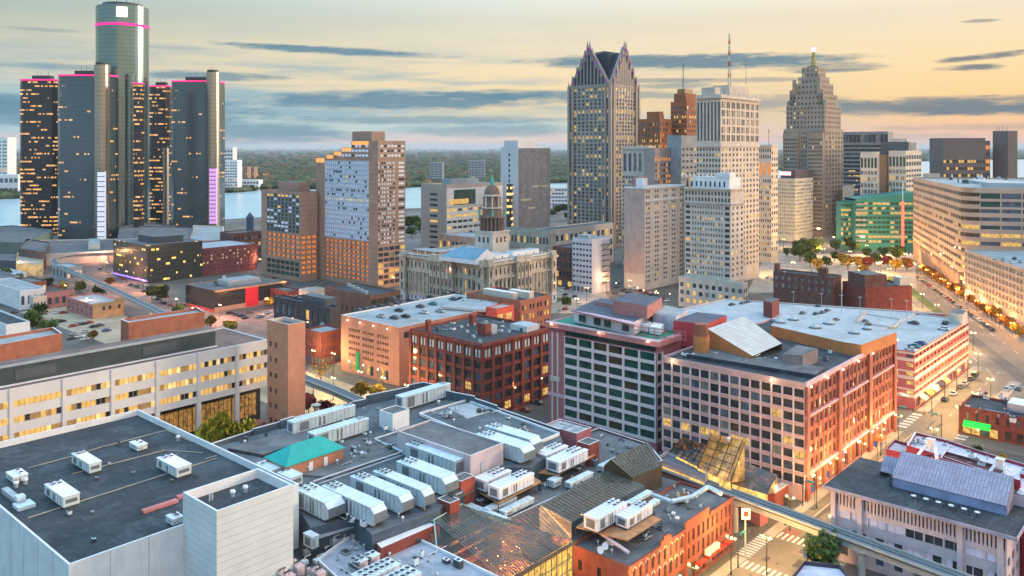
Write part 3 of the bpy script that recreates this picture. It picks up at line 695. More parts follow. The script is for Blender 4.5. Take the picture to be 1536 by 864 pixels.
# blank grey and beige blocks in front
B = Bld.at('office_block', 'plain grey windowless office block between the brick tower and tall beige tower', 'office block', 1022, 610, 1001, 1046, ytop=203, wall=GREY)
B.face('R', 20, B.h-8, 4, 16, litf=.08, zo=(.3,.7)).done()
B = Bld.at('office_block', 'mauve office block with orange-lit lower storeys right of the gothic hotel', 'office block', 982, 600, 966, 1018, ytop=222, wall=M('mauve_stone',(.36,.29,.28),.85,.12,.05))
B.face('R', 10, B.h-6, 9, 18, litf=.35, litm=W_O, zo=(.2,.75)).done()
B = Bld.at('gothic_hotel', 'narrow beige building with tall arched bays right of the gabled tower', 'building', 972, 628, 933.5, 982, ytop=219, wall=CREAM, parapet=1)
B.face('L', 5, B.h-22, 9, 18, zo=(.2,.75), litf=.1).face('L', B.h-20, B.h-5, 5, 1, ops=((.2,.8),), zo=(.05,.95), rec=.6).face('R', 10, B.h-5, 3, 22, zo=(.2,.75)).trim(B.h-2.5, 1.5, .8, CREAM).done()
# tall beige tower with mast behind
FNB = M('beige_terracotta', (.56,.48,.41), .85, .1, .08)
B = Bld.at('beige_tower', 'tall beige tower with colonnaded top storeys right of the brick tower', 'office tower', 1081, 538, 1044.5, 1138.5, ytop=141, wall=FNB, parapet=1.2, ymin=2.8)
hz = B.h
B.face('L', 10, hz-34, 8, 23, zo=(.2,.72), ops=((.22,.78),), litf=.06, seed=2).face('R', 10, hz-34, 11, 23, zo=(.2,.72), ops=((.28,.72),), litf=.07)
B.face('L', hz-31, hz-4, 7, 1, ops=((.22,.78),), zo=(.03,.96), rec=.9, glass=W_BL).face('R', hz-31, hz-4, 8, 5, ops=((.2,.5),(.56,.86)), zo=(.1,.85), rec=.8, litf=.3, litm=W_P)
B.trim(hz-34, 1.6, .7, CREAM).trim(hz-2.5, 1.5, 1.3, CREAM).done()
B.block('penthouse', 18, 46, 3, 15, hz-1, hz+7, FNB, ROOF_GY); B.block('penthouse', 4, 11, 6, 16, hz-1, hz+5, FNB, ROOF_GY)
a = MB()
for q in range(9): a.box(-1+q*6.4,-.2+q*6.4,-1.2,-.6,hz,hz+1.2,CREAM)
a.build('finial', B.root)
def lattice(name, label, cx, cy, z0, z1, r, m1, m2):
    t = thing(name, label, 'mast', (cx, cy, z0)); n = 12
    for i in range(n):
        a = MB(); q0, q1 = i/n, (i+1)/n; r0 = r*(1-q0*.75); h0, h1 = (z1-z0)*q0, (z1-z0)*q1; m = m1 if i%2 == 0 else m2
        for k in range(4):
            an = pi/4+k*pi/2; an2 = an+pi/2
            a.tube((r0*cos(an), r0*sin(an), h0), (r0*.95*cos(an), r0*.95*sin(an), h1), .16, m, 4)
            a.tube((r0*cos(an), r0*sin(an), h0), (r0*.95*cos(an2), r0*.95*sin(an2), h1), .11, m, 4)
        a.build('mast_section', t)
D = 600; x_, y_ = PD(1094, D)
lattice('lattice_mast', 'tall red and white lattice mast above the tall beige tower', x_, y_, zpx(150, D), zpx(50, D), 1.5, M('mast_red',(.45,.08,.05)), M('mast_white',(.6,.6,.58)))
B = Bld('mast_building', 'building behind the tall beige tower that carries the red and white mast', 'building', PD(1090, 604), 9, 9, zpx(150, 600), FNB, rz=RZ); B.done()
a = MB(); a.tube((0,0,0),(0,0,15),.12,METAL); t = thing('thin_aerial', 'thin single aerial on the roof of the tall beige tower', 'aerial', (*P(1119,137,123), 127)); a.build('pole', t)
# cream tower with white crown
B = Bld.at('cream_tower', 'cream hotel tower with white crown in front of the tall beige tower', 'tower', 1096, 459, 1027, 1116, ytop=284, wall=CREAM, parapet=1, ymin=3.2)
hz = B.h
B.face('L', 18, hz-9, 12, 13, ops=((.28,.76),), zo=(.22,.72), litf=.17, u=(4.5, B.d-4.5)).face('R', 18, hz-9, 3, 13, ops=((.3,.7),), zo=(.22,.72), litf=.12)
B.face('L', 18, hz-9, 1, 13, ops=((.15,.8),), zo=(.18,.75), u=(0,4.4)).face('L', 18, hz-9, 1, 13, ops=((.2,.85),), zo=(.18,.75), u=(B.d-4.4,B.d), litf=.2)
B.face('L', hz-8, hz-1, 14, 2, zo=(.2,.8), ops=((.2,.75),)).trim(hz-.6, .9, 1.0, CREAM).trim(hz-9, .7, .5, M('mauve_trim',(.40,.33,.36))).trim(16, .9, .5, CREAM)
B.face('L', 2, 15, 8, 3, ops=((.2,.8),), zo=(.15,.8), litf=.5).done()
a = MB(); a.box(1.5,B.w-1,1.5,B.d*.86,hz-.9,hz+6.5,WHT,ROOF_WT); a.build('crown', B.root)
a = MB()
for i in range(9): a.box(1.44,1.5,4+i*2.9,5+i*2.9,hz+1,hz+4,W_DK)
a.build('crown_window', B.root)
a = MB(); a.prism([(1.2,1.2),(8,1.2),(8,9),(1.2,9)], hz+6.5, hz+9, WHT); a.cyl(4,4,1.4,.4,hz+9,hz+11,M('dome_peach',(.6,.4,.3)),8); a.build('corner_turret', B.root)
a = MB()
for i in range(12): a.box(1.3,1.8,1.5+i*2.7,2.1+i*2.7,hz+6.5,hz+8.3,WHT)
a.build('crenellation', B.root)
B2 = Bld.at('podium', 'low cream podium at the foot of the cream crowned tower', 'podium', 1115, 448, 1018, 1122, z1=17, wall=CREAM, roof=ROOF_LT)
B2.face('L', 2, 15, 10, 3, ops=((.2,.75),), zo=(.2,.75), litf=.35).face('R', 2, 15, 2, 3).done()
# wide cream slab
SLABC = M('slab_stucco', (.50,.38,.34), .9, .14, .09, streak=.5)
B = Bld.at('cream_slab', 'wide cream apartment building with blank windowless side wall', 'apartment building', 967, 526, 936, 1030, ytop=281, wall=CREAM, parapet=1, ymin=3.0, cap=WHT)
B.face('R', 4, B.h-9, 5, 17, ops=((.16,.32),(.42,.58)), zo=(.25,.7), litf=.02).face('R', B.h-8, B.h-1, 5, 2, ops=((.16,.32),(.42,.58)), zo=(.25,.7))
B.trim(B.h-9, .8, .4, WHT, 'R').trim(B.h-1, .7, .5, WHT).done()
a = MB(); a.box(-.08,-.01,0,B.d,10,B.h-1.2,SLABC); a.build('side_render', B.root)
B.block('penthouse', 10, 16, 8, 16, B.h, B.h+6, BRK_PINK); B.block('penthouse', 2, 8, 3, 8, B.h, B.h+5.5, WHT)
lampm = []
# right of tall tower
B = Bld.at('cream_office', 'slim cream office tower with orange-lit upper storey right of the tall beige tower', 'office tower', 1157, 650, 1137, 1167, ytop=217, wall=CREAM)
B.face('L', 4, B.h-26, 6, 14, litf=.25, zo=(.2,.75)).face('L', B.h-25, B.h-13, 3, 1, litm=W_O, litf=1.7, zo=(.1,.9)).face('L', B.h-12, B.h-2, 6, 2).face('R', 4, B.h-4, 3, 18, litf=.3, zo=(.2,.75)).trim(B.h-1.4,1.4,.8,CREAM).done()
a = MB(); a.tube((4,4,B.h),(4,4,B.h+12),.15,METAL); a.box(4.1,6,3.95,4.05,B.h+9,B.h+12,M('flag_cloth',(.5,.3,.35))); a.build('flagpole', B.root)
B = Bld.at('lattice_office', 'white lattice-faced office building with pink sign on its dark penthouse', 'office building', 1192.5, 800, 1166, 1219.5, ytop=268, wall=M('lattice_white',(.62,.54,.43),.8,.08))
lw = lit('lattice_lit',(1,.66,.26),.42,.3,.5)
B.face('L', 6, B.h-2, 9, 15, ops=((.3,.75),), zo=(.2,.85), litf=.2, litm=lw).face('R', 6, B.h-2, 9, 15, ops=((.15,.85),), zo=(.25,.7), litf=.9, litm=lw).done()
B.block('penthouse', 3, B.w+3, 1, B.d-2, B.h, B.h+8, M('penthouse_plum',(.11,.085,.10)))
a = MB(); a.box(2.8,2.98,B.d*.3,B.d*.92,B.h+3,B.h+6.5,M('sign_pink',(1,.5,.55),emit=1.3,ecol=(1,.45,.5))); a.build('sign', B.root)
# great stepped limestone tower
PEN = M('limestone', (.36,.28,.22), .85, .14, .05, streak=.1)
D = 840
B = Bld.at('stepped_stone_tower', 'tall stepped stone tower with glowing ball on its spire', 'office tower', 1238, D, 1175.5, 1265, ytop=193, wall=PEN, parapet=0, ymin=2.8)
hz = B.h
for k, (u0, u1) in enumerate(((0, B.d*.40), (B.d*.60, B.d))): B.face('L', 6, hz-2, 6, 22, ops=((.25,.72),), zo=(.2,.75), litf=.03, u=(u0,u1), seed=k)
B.face('L', 6, hz-2, 3, 22, ops=((.25,.72),), zo=(.2,.75), u=(B.d*.42,B.d*.58), litf=.02).face('R', 6, hz-2, 6, 22, ops=((.3,.7),), zo=(.2,.75), litf=.02).done()
a = MB(); a.box(-3.5,-.01,B.d*.62,B.d*.985,0,hz-4,PEN); a.box(-5,-.01,.5,B.d*.38,0,hz-4,PEN); a.build('side_pavilion', B.root)
for nm_, (ua, ub) in (('side_pavilion_windows', (.64,.965)), ('side_pavilion_windows', (.03,.36))):
    a = MB(); xo = -3.5 if ua > .5 else -5
    for r in range(24):
        for c in range(7):
            u = B.d*(ua+(ub-ua)*(c+.5)/7); z = 6+r*(hz-14)/24
            a.box(xo-.12,xo-.02,u-.55,u+.55,z,z+2.1,W_P if random.random() < .02 else W_DK)
    a.build('window', B.root, kind='stuff')
def tier(q0, q1, r0, r1, za, zb, nwin=True):
    a = MB(); x0, x1, y0, y1 = B.w*q0, B.w*q1, B.d*r0, B.d*r1
    a.box(x0,x1,y0,y1,za,zb,PEN); a.build('tier', B.root)
    a = MB(); n = int((y1-y0)/3.6); rows = max(1, int((zb-za)/4.2))
    for r in range(rows):
        z = za+1+r*(zb-za)/rows
        for c in range(n):
            u = y0+(c+.5)*(y1-y0)/n; a.box(x0-.1,x0-.02,u-.7,u+.7,z,z+2.2,W_P if random.random()<.06 else W_DK)
        for c in range(int((x1-x0)/3.6)):
            u = x0+(c+.5)*3.6; a.box(u-.7,u+.7,y0-.1,y0-.02,z,z+2.2,W_DK)
    a.build('tier_window', B.root, kind='stuff')
Z = lambda y: zpx(y, D+12)
tier(.05,.95,.04,.96, hz, Z(158)); tier(.10,.90,.10,.90, Z(158), Z(141)); tier(.16,.84,.17,.83, Z(141), Z(124)); tier(.24,.78,.24,.76, Z(124), Z(114)); tier(.30,.72,.30,.70, Z(114), Z(99))
a = MB()
for (u, yy) in ((.07,150),(.13,134),(.20,118),(.80,118),(.87,134),(.93,150)): a.box(B.w*.1,B.w*.1+3,B.d*u-1.5,B.d*u+1.5,hz,Z(yy),PEN)
a.build('buttress', B.root)
x_, y_ = B.w*.5, B.d*.5
a = MB(); a.box(x_-5,x_+5,y_-5,y_+5,Z(99),Z(96),PEN)
for q in range(4):
    an = pi/4+q*pi/2; a.tube((x_+3*cos(an),y_+3*sin(an),Z(96)),(x_+.6*cos(an),y_+.6*sin(an),Z(72)),.45,M('spire_gold',(.5,.38,.08),.5),5)
for q in range(6): a.box(x_-2.6+q*.35,x_+2.6-q*.35,y_-2.6+q*.35,y_+2.6-q*.35,Z(95-q*3.8),Z(94-q*3.8),M('spire_gold'))
a.build('spire', B.root)
me = bpy.data.meshes.new('ball'); import bmesh
def sphere(name, r, m, parent, loc, seg=12):
    bm = bmesh.new(); bmesh.ops.create_uvsphere(bm, u_segments=seg, v_segments=seg//2+2, radius=r); me = bpy.data.meshes.new(name); bm.to_mesh(me); bm.free(); me.materials.append(m)
    me.polygons.foreach_set('use_smooth', [True]*len(me.polygons)); return put(name, me, parent, loc)
bpy.data.meshes.remove(me)
sphere('beacon_ball', 2.2, M('beacon_light',(1,.9,.95),emit=4,ecol=(1,.8,.9)), B.root, (x_, y_, Z(71)))
# right-hand background
B = Bld.at('banded_office', 'dark banded office block right of the stepped stone tower', 'office block', 1332, 900, 1262, 1350, ytop=197, wall=M('banded_grey',(.30,.28,.29),.7), w=18, cap=CREAM)
B.face('L', 4, B.h-14, 1, 20, ops=((.01,.99),), zo=(.35,.85), glass=W_DK).face('L', B.h-13, B.h-2, 12, 1, ops=((.05,.95),), zo=(.1,.9), rec=.1).done()
a = MB()
for r in range(9):
    for c in range(14):
        if random.random() < .45: a.box(-.1,.2,6+c*2.6,8+c*2.6,22+r*5.2,23.6+r*5.2,W_Y)
a.build('window', B.root, kind='stuff')
TWC = M('cream_grid', (.60,.52,.44), .8, .08, .05)
for (lab, pc, xl, xr, yt) in (('left half of the cream grid-faced twin block with bronze recess', 1316, 1290.5, 1319, 228), ('right half of the cream grid-faced twin block, brighter sunlit side', 1359, 1333, 1382, 226)):
    B = Bld.at('grid_office', lab, 'office building', pc, 750, xl, xr, ytop=yt, wall=TWC, parapet=1.5, group='cream grid-faced twin block')
    B.face('L', 2, B.h-16, 5, 12, ops=((.15,.45),(.52,.82)), zo=(.2,.8), litf=.05).face('L', B.h-15, B.h-3, 5, 1, ops=((.15,.85),), zo=(.05,.8), glass=W_GR)
    if xr-pc > 5: B.face('R', 2, B.h-16, 6, 15, ops=((.1,.9),), zo=(.25,.75), litf=.1).face('R', B.h-15, B.h-3, 6, 2, ops=((.1,.9),), zo=(.2,.8), glass=W_BR)
    B.done()
D = 762; b3 = slab('recess_block', 'bronze-windowed recess between the two cream grid blocks', 'office block', [PD(1317,D),PD(1333,D),PD(1335,D+20),PD(1319,D+20)], zpx(233,D), curtain('bronze_skin',(.16,.09,.05),(.30,.18,.10),litamt=.0,rowh=4,colw=3,base_rough=.4), ROOF_GY)
slab('penthouse_block', 'dark low penthouse behind the cream grid twin block', 'penthouse', [PD(1321,775),PD(1363,775),PD(1366,800),PD(1324,800)], zpx(214,775), DKGREY, ROOF_GY)
slab('rear_block', 'cream-topped building rising behind the grid twin block', 'building', [PD(1334,860),PD(1361,860),PD(1363,890),PD(1336,890)], zpx(209,860), CREAM, ROOF_GY)
slab('rear_block', 'small cream block at right shoulder of the grid twin block', 'building', [PD(1360,800),PD(1375,800),PD(1377,820),PD(1362,820)], zpx(215,800), CREAM, ROOF_GY)
slab('low_block', 'low cream block left of the teal office building', 'building', [PD(1264,850),PD(1281,850),PD(1281,870),PD(1266,870)], zpx(280,850), CREAM, ROOF_GY)
slab('low_block', 'low riverside block in front of the distant water at right', 'building', [PD(1384,880),PD(1409,880),PD(1410,900),PD(1386,900)], zpx(262,880), CREAM, ROOF_LT)
# teal office building with red vertical sign
TEAL = M('teal_panel', (.04,.22,.19), .5, .15, .05)
D = 730; rzt = radians(-4); c = PD(1283, D)
B = Bld('teal_office', 'teal glass office building with tall red lit sign', 'office building', c, PD(1372, D)[0]-c[0], 30, zpx(302, D), TEAL, rz=rzt, parapet=.3)
B.face('R', 6, B.h, 14, 9, ops=((.06,.94),), zo=(.3,.8), glass=W_GR, litf=.62, litm=W_Y).done()
a = MB(); w_ = B.w; a.prism([(0,0),(w_,0),(w_,30),(0,30)], B.h, B.h+.1, TEAL)
a.quad([(0,-.1,B.h),(w_,-.1,B.h),(w_,-.1,B.h+8.5),(0,-.1,B.h+2)], TEAL); a.quad([(0,30,B.h),(w_,30,B.h),(w_,30,B.h+8.5),(0,30,B.h+2)], TEAL); a.quad([(0,-.1,B.h+2),(w_,-.1,B.h+8.5),(w_,30,B.h+8.5),(0,30,B.h+2)], TEAL)
a.quad([(w_,-.1,B.h),(w_,30,B.h),(w_,30,B.h+8.5),(w_,-.1,B.h+8.5)], TEAL); a.build('sloping_top', B.root)
a = MB(); xs = (1351-768)*D/F-c[0]; a.box(xs-.9,xs+.9,-2.2,-1,4,B.h,M('sign_red',(1,.2,.15),emit=1.4,ecol=(1,.08,.05))); a.box(xs-.2,xs+.2,-2,-1,B.h,B.h+16,WHT); a.build('sign', B.root)
a = MB(); [a.box(0.5,9,-.8,-.05,8+i*4.6,9.4+i*4.6,GREY) for i in range(8)]; a.build('balcony', B.root)
B = Bld.at('teal_annex', 'yellow-lit green annex at the left of the teal office building', 'office building', 1284, 745, 1260.5, 1290, ytop=303, wall=TEAL, rz=radians(10), w=6)
B.face('L', 3, B.h-1, 5, 9, ops=((.06,.94),), zo=(.3,.8), litf=.8, glass=W_GR)
B2 = Bld('teal_annex', 'low green wing beside the left end of the teal office building', 'office building', PD(1261.5, 742), PD(1283,742)[0]-PD(1261.5,742)[0], 14, zpx(303,742), TEAL, rz=rzt); B.done()
B2.face('R', 3, B2.h-1, 6, 9, ops=((.06,.94),), zo=(.3,.8), litf=.8, glass=W_GR).done()
# dark glass pair far right
PL = M('plum_granite', (.20,.14,.125), .5, .1, .03)
D = 905
c = PD(1415, D); B = Bld('dark_office', 'dark plum office block with rows of yellow windows, far right', 'office block', c, PD(1478,D)[0]-c[0], 30, zpx(207,D), PL, rz=0)
B.face('R', 2, B.h-22, 14, 10, ops=((.1,.9),), zo=(.35,.75), litf=.6, glass=W_BR).done()
c = PD(1478, D+6); B = Bld('dark_office', 'recessed orange-lit link between the two plum blocks', 'office block', c, PD(1490,D)[0]-c[0], 25, zpx(211,D), PL, rz=0)
B.face('R', 2, B.h-4, 1, 12, ops=((.05,.95),), zo=(.3,.85), litf=.8, litm=W_O).done()
B = Bld.at('dark_tower', 'plum tower block with pink sunlit edge at the far right', 'office tower', 1512, D-6, 1489, 1524, ytop=196, wall=PL, rz=radians(20), w=14); B.done()
a = MB(); [a.tube((2,q,B.h),(2,q,B.h+5),.2,METAL) for q in (3,8,12,15)]; a.build('aerial', B.root)
# big beige ribbon-window block
QB = M('ribbon_concrete', (.50,.36,.28), .8, .1, .05)
rq = radians(-17.4)
B = Bld('ribbon_office', 'big beige office block with ribbon windows and rounded corner', 'office building', PD(1445, 504), 120, 189, 66, QB, ROOF_LT, rz=rq, parapet=1, ymin=2.6)
hz = B.h; cr = 9
for i in range(12):
    z = 5+i*4.9
    B.face('L', z, z+4.9, 24, 1, ops=((.04,.96),), zo=(.38,.85), glass=W_BR if i < 9 else W_BL, litf=.2 if i < 10 else 0, u=(cr, B.d), seed=i, rec=.5)
    B.face('R', z, z+4.9, 10, 1, ops=((.03,.97),), zo=(.38,.85) if i < 10 else (.12,.8), glass=W_BL, litf=.26 if i < 9 else 0, u=(cr, B.w), seed=i+40, rec=.5, alt=W_GR, altf=.4)
B.fac['L'].append((0, cr, 0, hz)); B.fac['R'].append((0, cr, 0, hz)); B.done()
a = MB(); n = 8; pts = [(cr-cr*sin(pi/2*i/n), cr-cr*cos(pi/2*i/n)) for i in range(n+1)]
for i in range(12):
    z = 5+i*4.9
    for (p, q) in zip(pts, pts[1:]):
        a.quad([(*p,z),(*q,z),(*q,z+1.9),(*p,z+1.9)], QB); a.quad([(*p,z+4.2),(*q,z+4.2),(*q,z+4.9),(*p,z+4.9)], QB)
for (p, q) in zip(pts, pts[1:]): a.quad([(*p,0),(*q,0),(*q,5),(*p,5)], QB); a.quad([(*p,63.8),(*q,63.8),(*q,hz),(*p,hz)], QB)
a.build('corner_wall', B.root)
for i in range(12):
    z = 5+i*4.9; a = MB()
    pi_ = [(cr-(cr-.5)*sin(pi/2*j/n), cr-(cr-.5)*cos(pi/2*j/n)) for j in range(n+1)]
    for (p, q) in zip(pi_, pi_[1:]): a.quad([(*p,z+1.9),(*q,z+1.9),(*q,z+4.2),(*p,z+4.2)], W_Y if i in (2,3,5,7) else W_BR)
    a.build('corner_window', B.root)
a = MB(); [a.box(-1.0,-.02,cr+q*7.4,cr+q*7.4+1.4,0,12,QB) for q in range(24)]; a.build('arcade_pier', B.root)
for (x_, y_, w_, d_, h_) in ((20,30,30,20,3),(60,20,26,16,2.5),(25,80,22,40,2)): B.block('roof_plant', x_, x_+w_, y_, y_+d_, hz-1, hz-1+h_, STEEL)
# right car park, openings in a beige wall
B = Bld('beige_car_park', 'long beige car park with square openings at the right edge', 'car park', PD(1536, 404), 90, 1, 31.6, BEIGE, ROOF_LT, rz=radians(-10), parapet=1)
pa, pb = PD(1447, 483), PD(1560, 386); ang = atan2(pa[1]-pb[1], pa[0]-pb[0]); Lq = sqrt((pa[0]-pb[0])**2+(pa[1]-pb[1])**2)
bpy.data.objects.remove(B.root)
B = Bld('beige_car_park', 'long beige car park with square openings at the right edge', 'car park', pb, 90, Lq, 31.6, BEIGE, ROOF_LT, rz=ang-pi/2, parapet=1, ymin=2.4)
LAB['long beige car park with square openings at the right edge'] = 1
B.face('L', 8, 30.5, 22, 6, ops=((.12,.88),), zo=(.2,.8), glass=glass('carpark_void',(.22,.17,.14),.6), rec=.5).done()
GARR = B
# ------------------------------------------------------------------ middle distance
def uL(B, px): return ex(B.c, (-sin(B.rz), cos(B.rz)), px)
def uR(B, px): return ex(B.c, (cos(B.rz), sin(B.rz)), px)
def pblock(B, name, pts, zt, zb, m, top=None, kids=None):
    """a prism on building B, its top outline given as photo columns/rows at height zt"""
    q = [B.loc(*P(x, y, zt)) for x, y in pts]; a = MB(); a.prism(q, zb-B.z0, zt-B.z0, m, top); return a.build(name, B.root)
# stepped apartment tower with orange-lit parking floors
MT = TAN
B = Bld.at('apartment_tower', 'tall brown apartment tower with white window bands and orange-lit parking floors', 'apartment tower', 567, 530, 474, 608, ytop=211, wall=MT, parapet=.5, ymin=2.2, roof=ROOF_GY)
hz0 = B.h; pk = 30
hz = zpx(236, 570); B.h = hz; B.z1 = hz
u1 = uL(B, 553); u2 = uL(B, 487)
WB = M('balcony_blue', (.40,.50,.62), .6, .15, .5)
wl = lit('apartment_sky', (.55,.72,1), .30, .5, .5, (.48,.54,.62))
rws = round((hz-2-pk)/3.0); rh = (hz-2-pk)/rws
B.face('L', pk, hz-2, 20, rws, ops=((.04,.96),), zo=(.3,.82), glass=wl, litf=.03, litm=W_P, alt=[W_BL,W_DK], altf=.16, u=(u1, u2), spandrel=WB, pier=WB, rec=.7)
B.face('L', 3, pk-1, 10, 9, ops=((.08,.92),), zo=(.3,.85), glass=ORG_LIT, u=(u1, u2), rec=1.2, spandrel=MT)
AW = lit('apartment_white',(.9,.92,1),.2,.5,.5,(.5,.5,.5))
B.face('R', pk-2, hz-2, 3, 20, ops=((.04,.34),(.42,.56),(.64,.96)), zo=(.25,.8), glass=AW, alt=W_DK, altf=.45, litf=.02, litm=W_P, u=(0,B.w*.62)).face('R', pk-2, hz-2, 1, 20, ops=((.1,.9),), zo=(.25,.8), glass=AW, alt=W_DK, altf=.5, u=(B.w*.72,B.w))
B.face('R', 2, pk-3, 5, 7, ops=((.06,.94),), zo=(.2,.85), glass=W_DK, litf=.12)
B.done()
SL = M('step_light',(.5,.25,.1),emit=.7,ecol=(1,.36,.08))
prev = 0
for (p, yt) in ((527,211),(512,221),(500,227),(489,232)):
    ue = uL(B, p); zt = hz0 if p == 527 else zpx(yt, 565)
    B.block('upper_tier', 0, B.w, prev, ue, hz-.05, zt, MT, ROOF_GY)
    a = MB(); n = max(1, int((ue-max(prev,u1))/3.1))
    for r in range(int((zt-hz)/3.05)):
        for c in range(n):
            u = max(prev,u1)+(c+.5)*(ue-max(prev,u1))/n; a.box(-.1,-.02,u-1.25,u+1.25,hz+.8+r*3.05,hz+2.3+r*3.05,random.choice([wl,wl,W_DK]))
        if p == 527:
            for c in range(7): a.box(2+c*2.9,4+c*2.9,-.1,-.02,hz+.8+r*3.05,hz+2.3+r*3.05,random.choice([AW,AW,W_DK]))
    a.build('upper_window', B.root, kind='stuff')
    a = MB(); a.box(-.2,-.11,max(prev,u1),ue-1,zt-2.6,zt-.3,SL); a.build('step_light', B.root)
    prev = ue
a = MB(); a.box(-.2,-.02,u2+.3,B.d-.3,hz-3.5,hz-.6,SL); a.build('step_light', B.root)
hz = hz0
# the tower's top steps down to the left: separate lower tops are cut by sky blocks built as lower volumes
B.block('penthouse', 3, 14, uL(B,552), uL(B,519)*.92, hz, hz+6.2, MT, ROOF_GY)
TOW = B
B = Bld.at('apartment_wing', 'lower brown apartment wing with teal window wall left of the tall brown tower', 'apartment building', 452, 560, 392, 476, ytop=288, wall=MT, parapet=.5, ymin=2.2, roof=ROOF_GY)
hz = B.h; ua, ub_ = uL(B, 449), uL(B, 400)
B.face('L', 32, hz-2, 9, 10, ops=((.1,.9),), zo=(.25,.8), glass=W_GR, alt=wl, altf=.35, litf=.04, u=(ua, ub_), spandrel=M('teal_spandrel',(.10,.17,.19)))
B.face('L', 14, 31, 7, 5, ops=((.06,.94),), zo=(.3,.85), glass=ORG_LIT, rec=1.2, u=(ua, ub_)).face('L', 2, 13, 7, 3, ops=((.06,.94),), zo=(.2,.9), glass=W_GR, u=(ua,ub_))
B.face('R', 4, 31, 3, 8, ops=((.04,.96),), zo=(.3,.85), glass=ORG_LIT, rec=1.2).done()
B.block('penthouse', 4, 14, 10, 34, hz-1, hz+6, MT, ROOF_GY)

# municipal slab tower and courts wing
MW = M('marble_white', (.60,.60,.62), .7, .06, .05); MD = M('slab_stripe_dark', (.10,.10,.11), .5, .1, .1)
B = Bld.at('slab_tower', 'slab office tower with white marble side and dark pinstriped front', 'office tower', 777, 700, 751, 825, ytop=220.5, wall=MW, parapet=1, ymin=2.6, roof=ROOF_GY)
a = MB(); a.box(.8,B.w-.4,-.5,-.02,1,B.h-1.2,MD); a.build('dark_front', B.root)
a = MB()
for i in range(27): a.box(1+i*(B.w-1.6)/26.5,1.5+i*(B.w-1.6)/26.5,-1.0,-.52,1,B.h-.8,M('fin_grey',(.34,.33,.35)))
a.build('fin', B.root, kind='stuff')
a = MB(); rnd = random.Random(4)
for (z, q0, q1) in ((B.h*.62,.4,.66),(B.h*.62,.75,.97),(B.h*.42,.3,.5),(B.h*.17,.35,.7),(B.h*.12,.62,.8),(B.h*.5,.05,.4)):
    for i in range(int(q0*26), int(q1*26)): a.box(1.5+i*(B.w-1.6)/26.5,2.3+i*(B.w-1.6)/26.5,-.62,-.53,z,z+1.5,W_P)
a.build('window', B.root, kind='stuff')
a = MB(); [a.box(-.1,-.02,B.d*.46,B.d*.54,8+i*4.4,10.6+i*4.4,W_DK) for i in range(int(B.h/4.4)-2)]; a.build('side_window', B.root, kind='stuff')
B.done(); B.block('penthouse', 2, 26, 2, B.d-2, B.h, B.h+5.5, MW, ROOF_GY)
B = Bld.at('courts_wing', 'beige and white municipal wing with yellow-lit courtroom windows', 'office building', 670, 640, 631.5, 754, ytop=277, wall=M('marble_beige',(.42,.34,.29),.8,.08,.05), parapet=1, ymin=2.6, roof=ROOF_LT)
hz = B.h; wm_ = M('white_band', (.62,.62,.6), .7, .06)
B.face('R', 3, hz-18, 11, 9, ops=((.08,.92),), zo=(.35,.8), glass=W_DK, spandrel=wm_, pier=wm_, litf=.34).face('R', hz-17, hz-3, 1, 1, ops=((.12,.5),), zo=(.05,.9), glass=W_GR, spandrel=wm_, pier=wm_, litm=W_Y)
B.face('L', 6, hz-6, 1, 12, ops=((.35,.65),), zo=(.3,.75), litf=.2).done()
a = MB(); [a.box(3+i*2.6,5.2+i*2.6,-.3,-.2,hz-15.5,hz-11.5,W_Y) for i in range(8)]; a.build('courtroom_window', B.root, kind='stuff')
B.block('roof_plant', 8, 40, 4, 14, hz-1, hz+4, ROOF_LT, ROOF_GY)
slab('infill_stair', 'dark stair slot with yellow-lit panes beside the slab tower', 'stair tower', [PD(760,675),PD(768,675),PD(770,685),PD(762,685)], zpx(278,675), curtain('stair_skin',(.03,.04,.04),(.1,.1,.1),litamt=.52,rowh=5,colw=2,strength=2), ROOF_GY)
B = Bld.at('low_row', 'long low pinkish building behind the old domed-tower courthouse', 'building', 720, 560, 658, 757, ytop=357, wall=M('pink_stone',(.45,.33,.28),.85), roof=ROOF_LT, rz=RZ)
B.face('L', 4, B.h-2, 10, 2, litf=.2).face('R', 4, B.h-2, 8, 2, litf=.2).done()
B = Bld.at('low_office', 'grey green low office building right of the old courthouse tower', 'office building', 823, 575, 757, 834, ytop=347, wall=M('sage_stone',(.40,.39,.33),.85), roof=M('roof_slate',(.08,.10,.12)), rz=RZ)
B.face('L', 4, B.h-3, 14, 3, ops=((.2,.75),), litf=.25).done()
B = Bld.at('low_office', 'cream low building with dark roof left of the slim white building', 'office building', 825, 600, 800, 920, ytop=345, wall=CREAM, roof=M('roof_slate'), rz=RZ)
B.face('R', 4, B.h-3, 14, 3, ops=((.2,.75),), litf=.1).done()
B = Bld.at('brick_block', 'dark brick building with lit ground floor between courthouse and slim white building', 'building', 858, 535, 829, 885, ytop=372, wall=BRK_DK, roof=M('roof_slate'), rz=RZ)
B.face('L', 5, B.h-2, 6, 3, litf=.05).face('L', .5, 4.5, 4, 1, litf=.9, ops=((.1,.9),), zo=(.1,.9)).done()

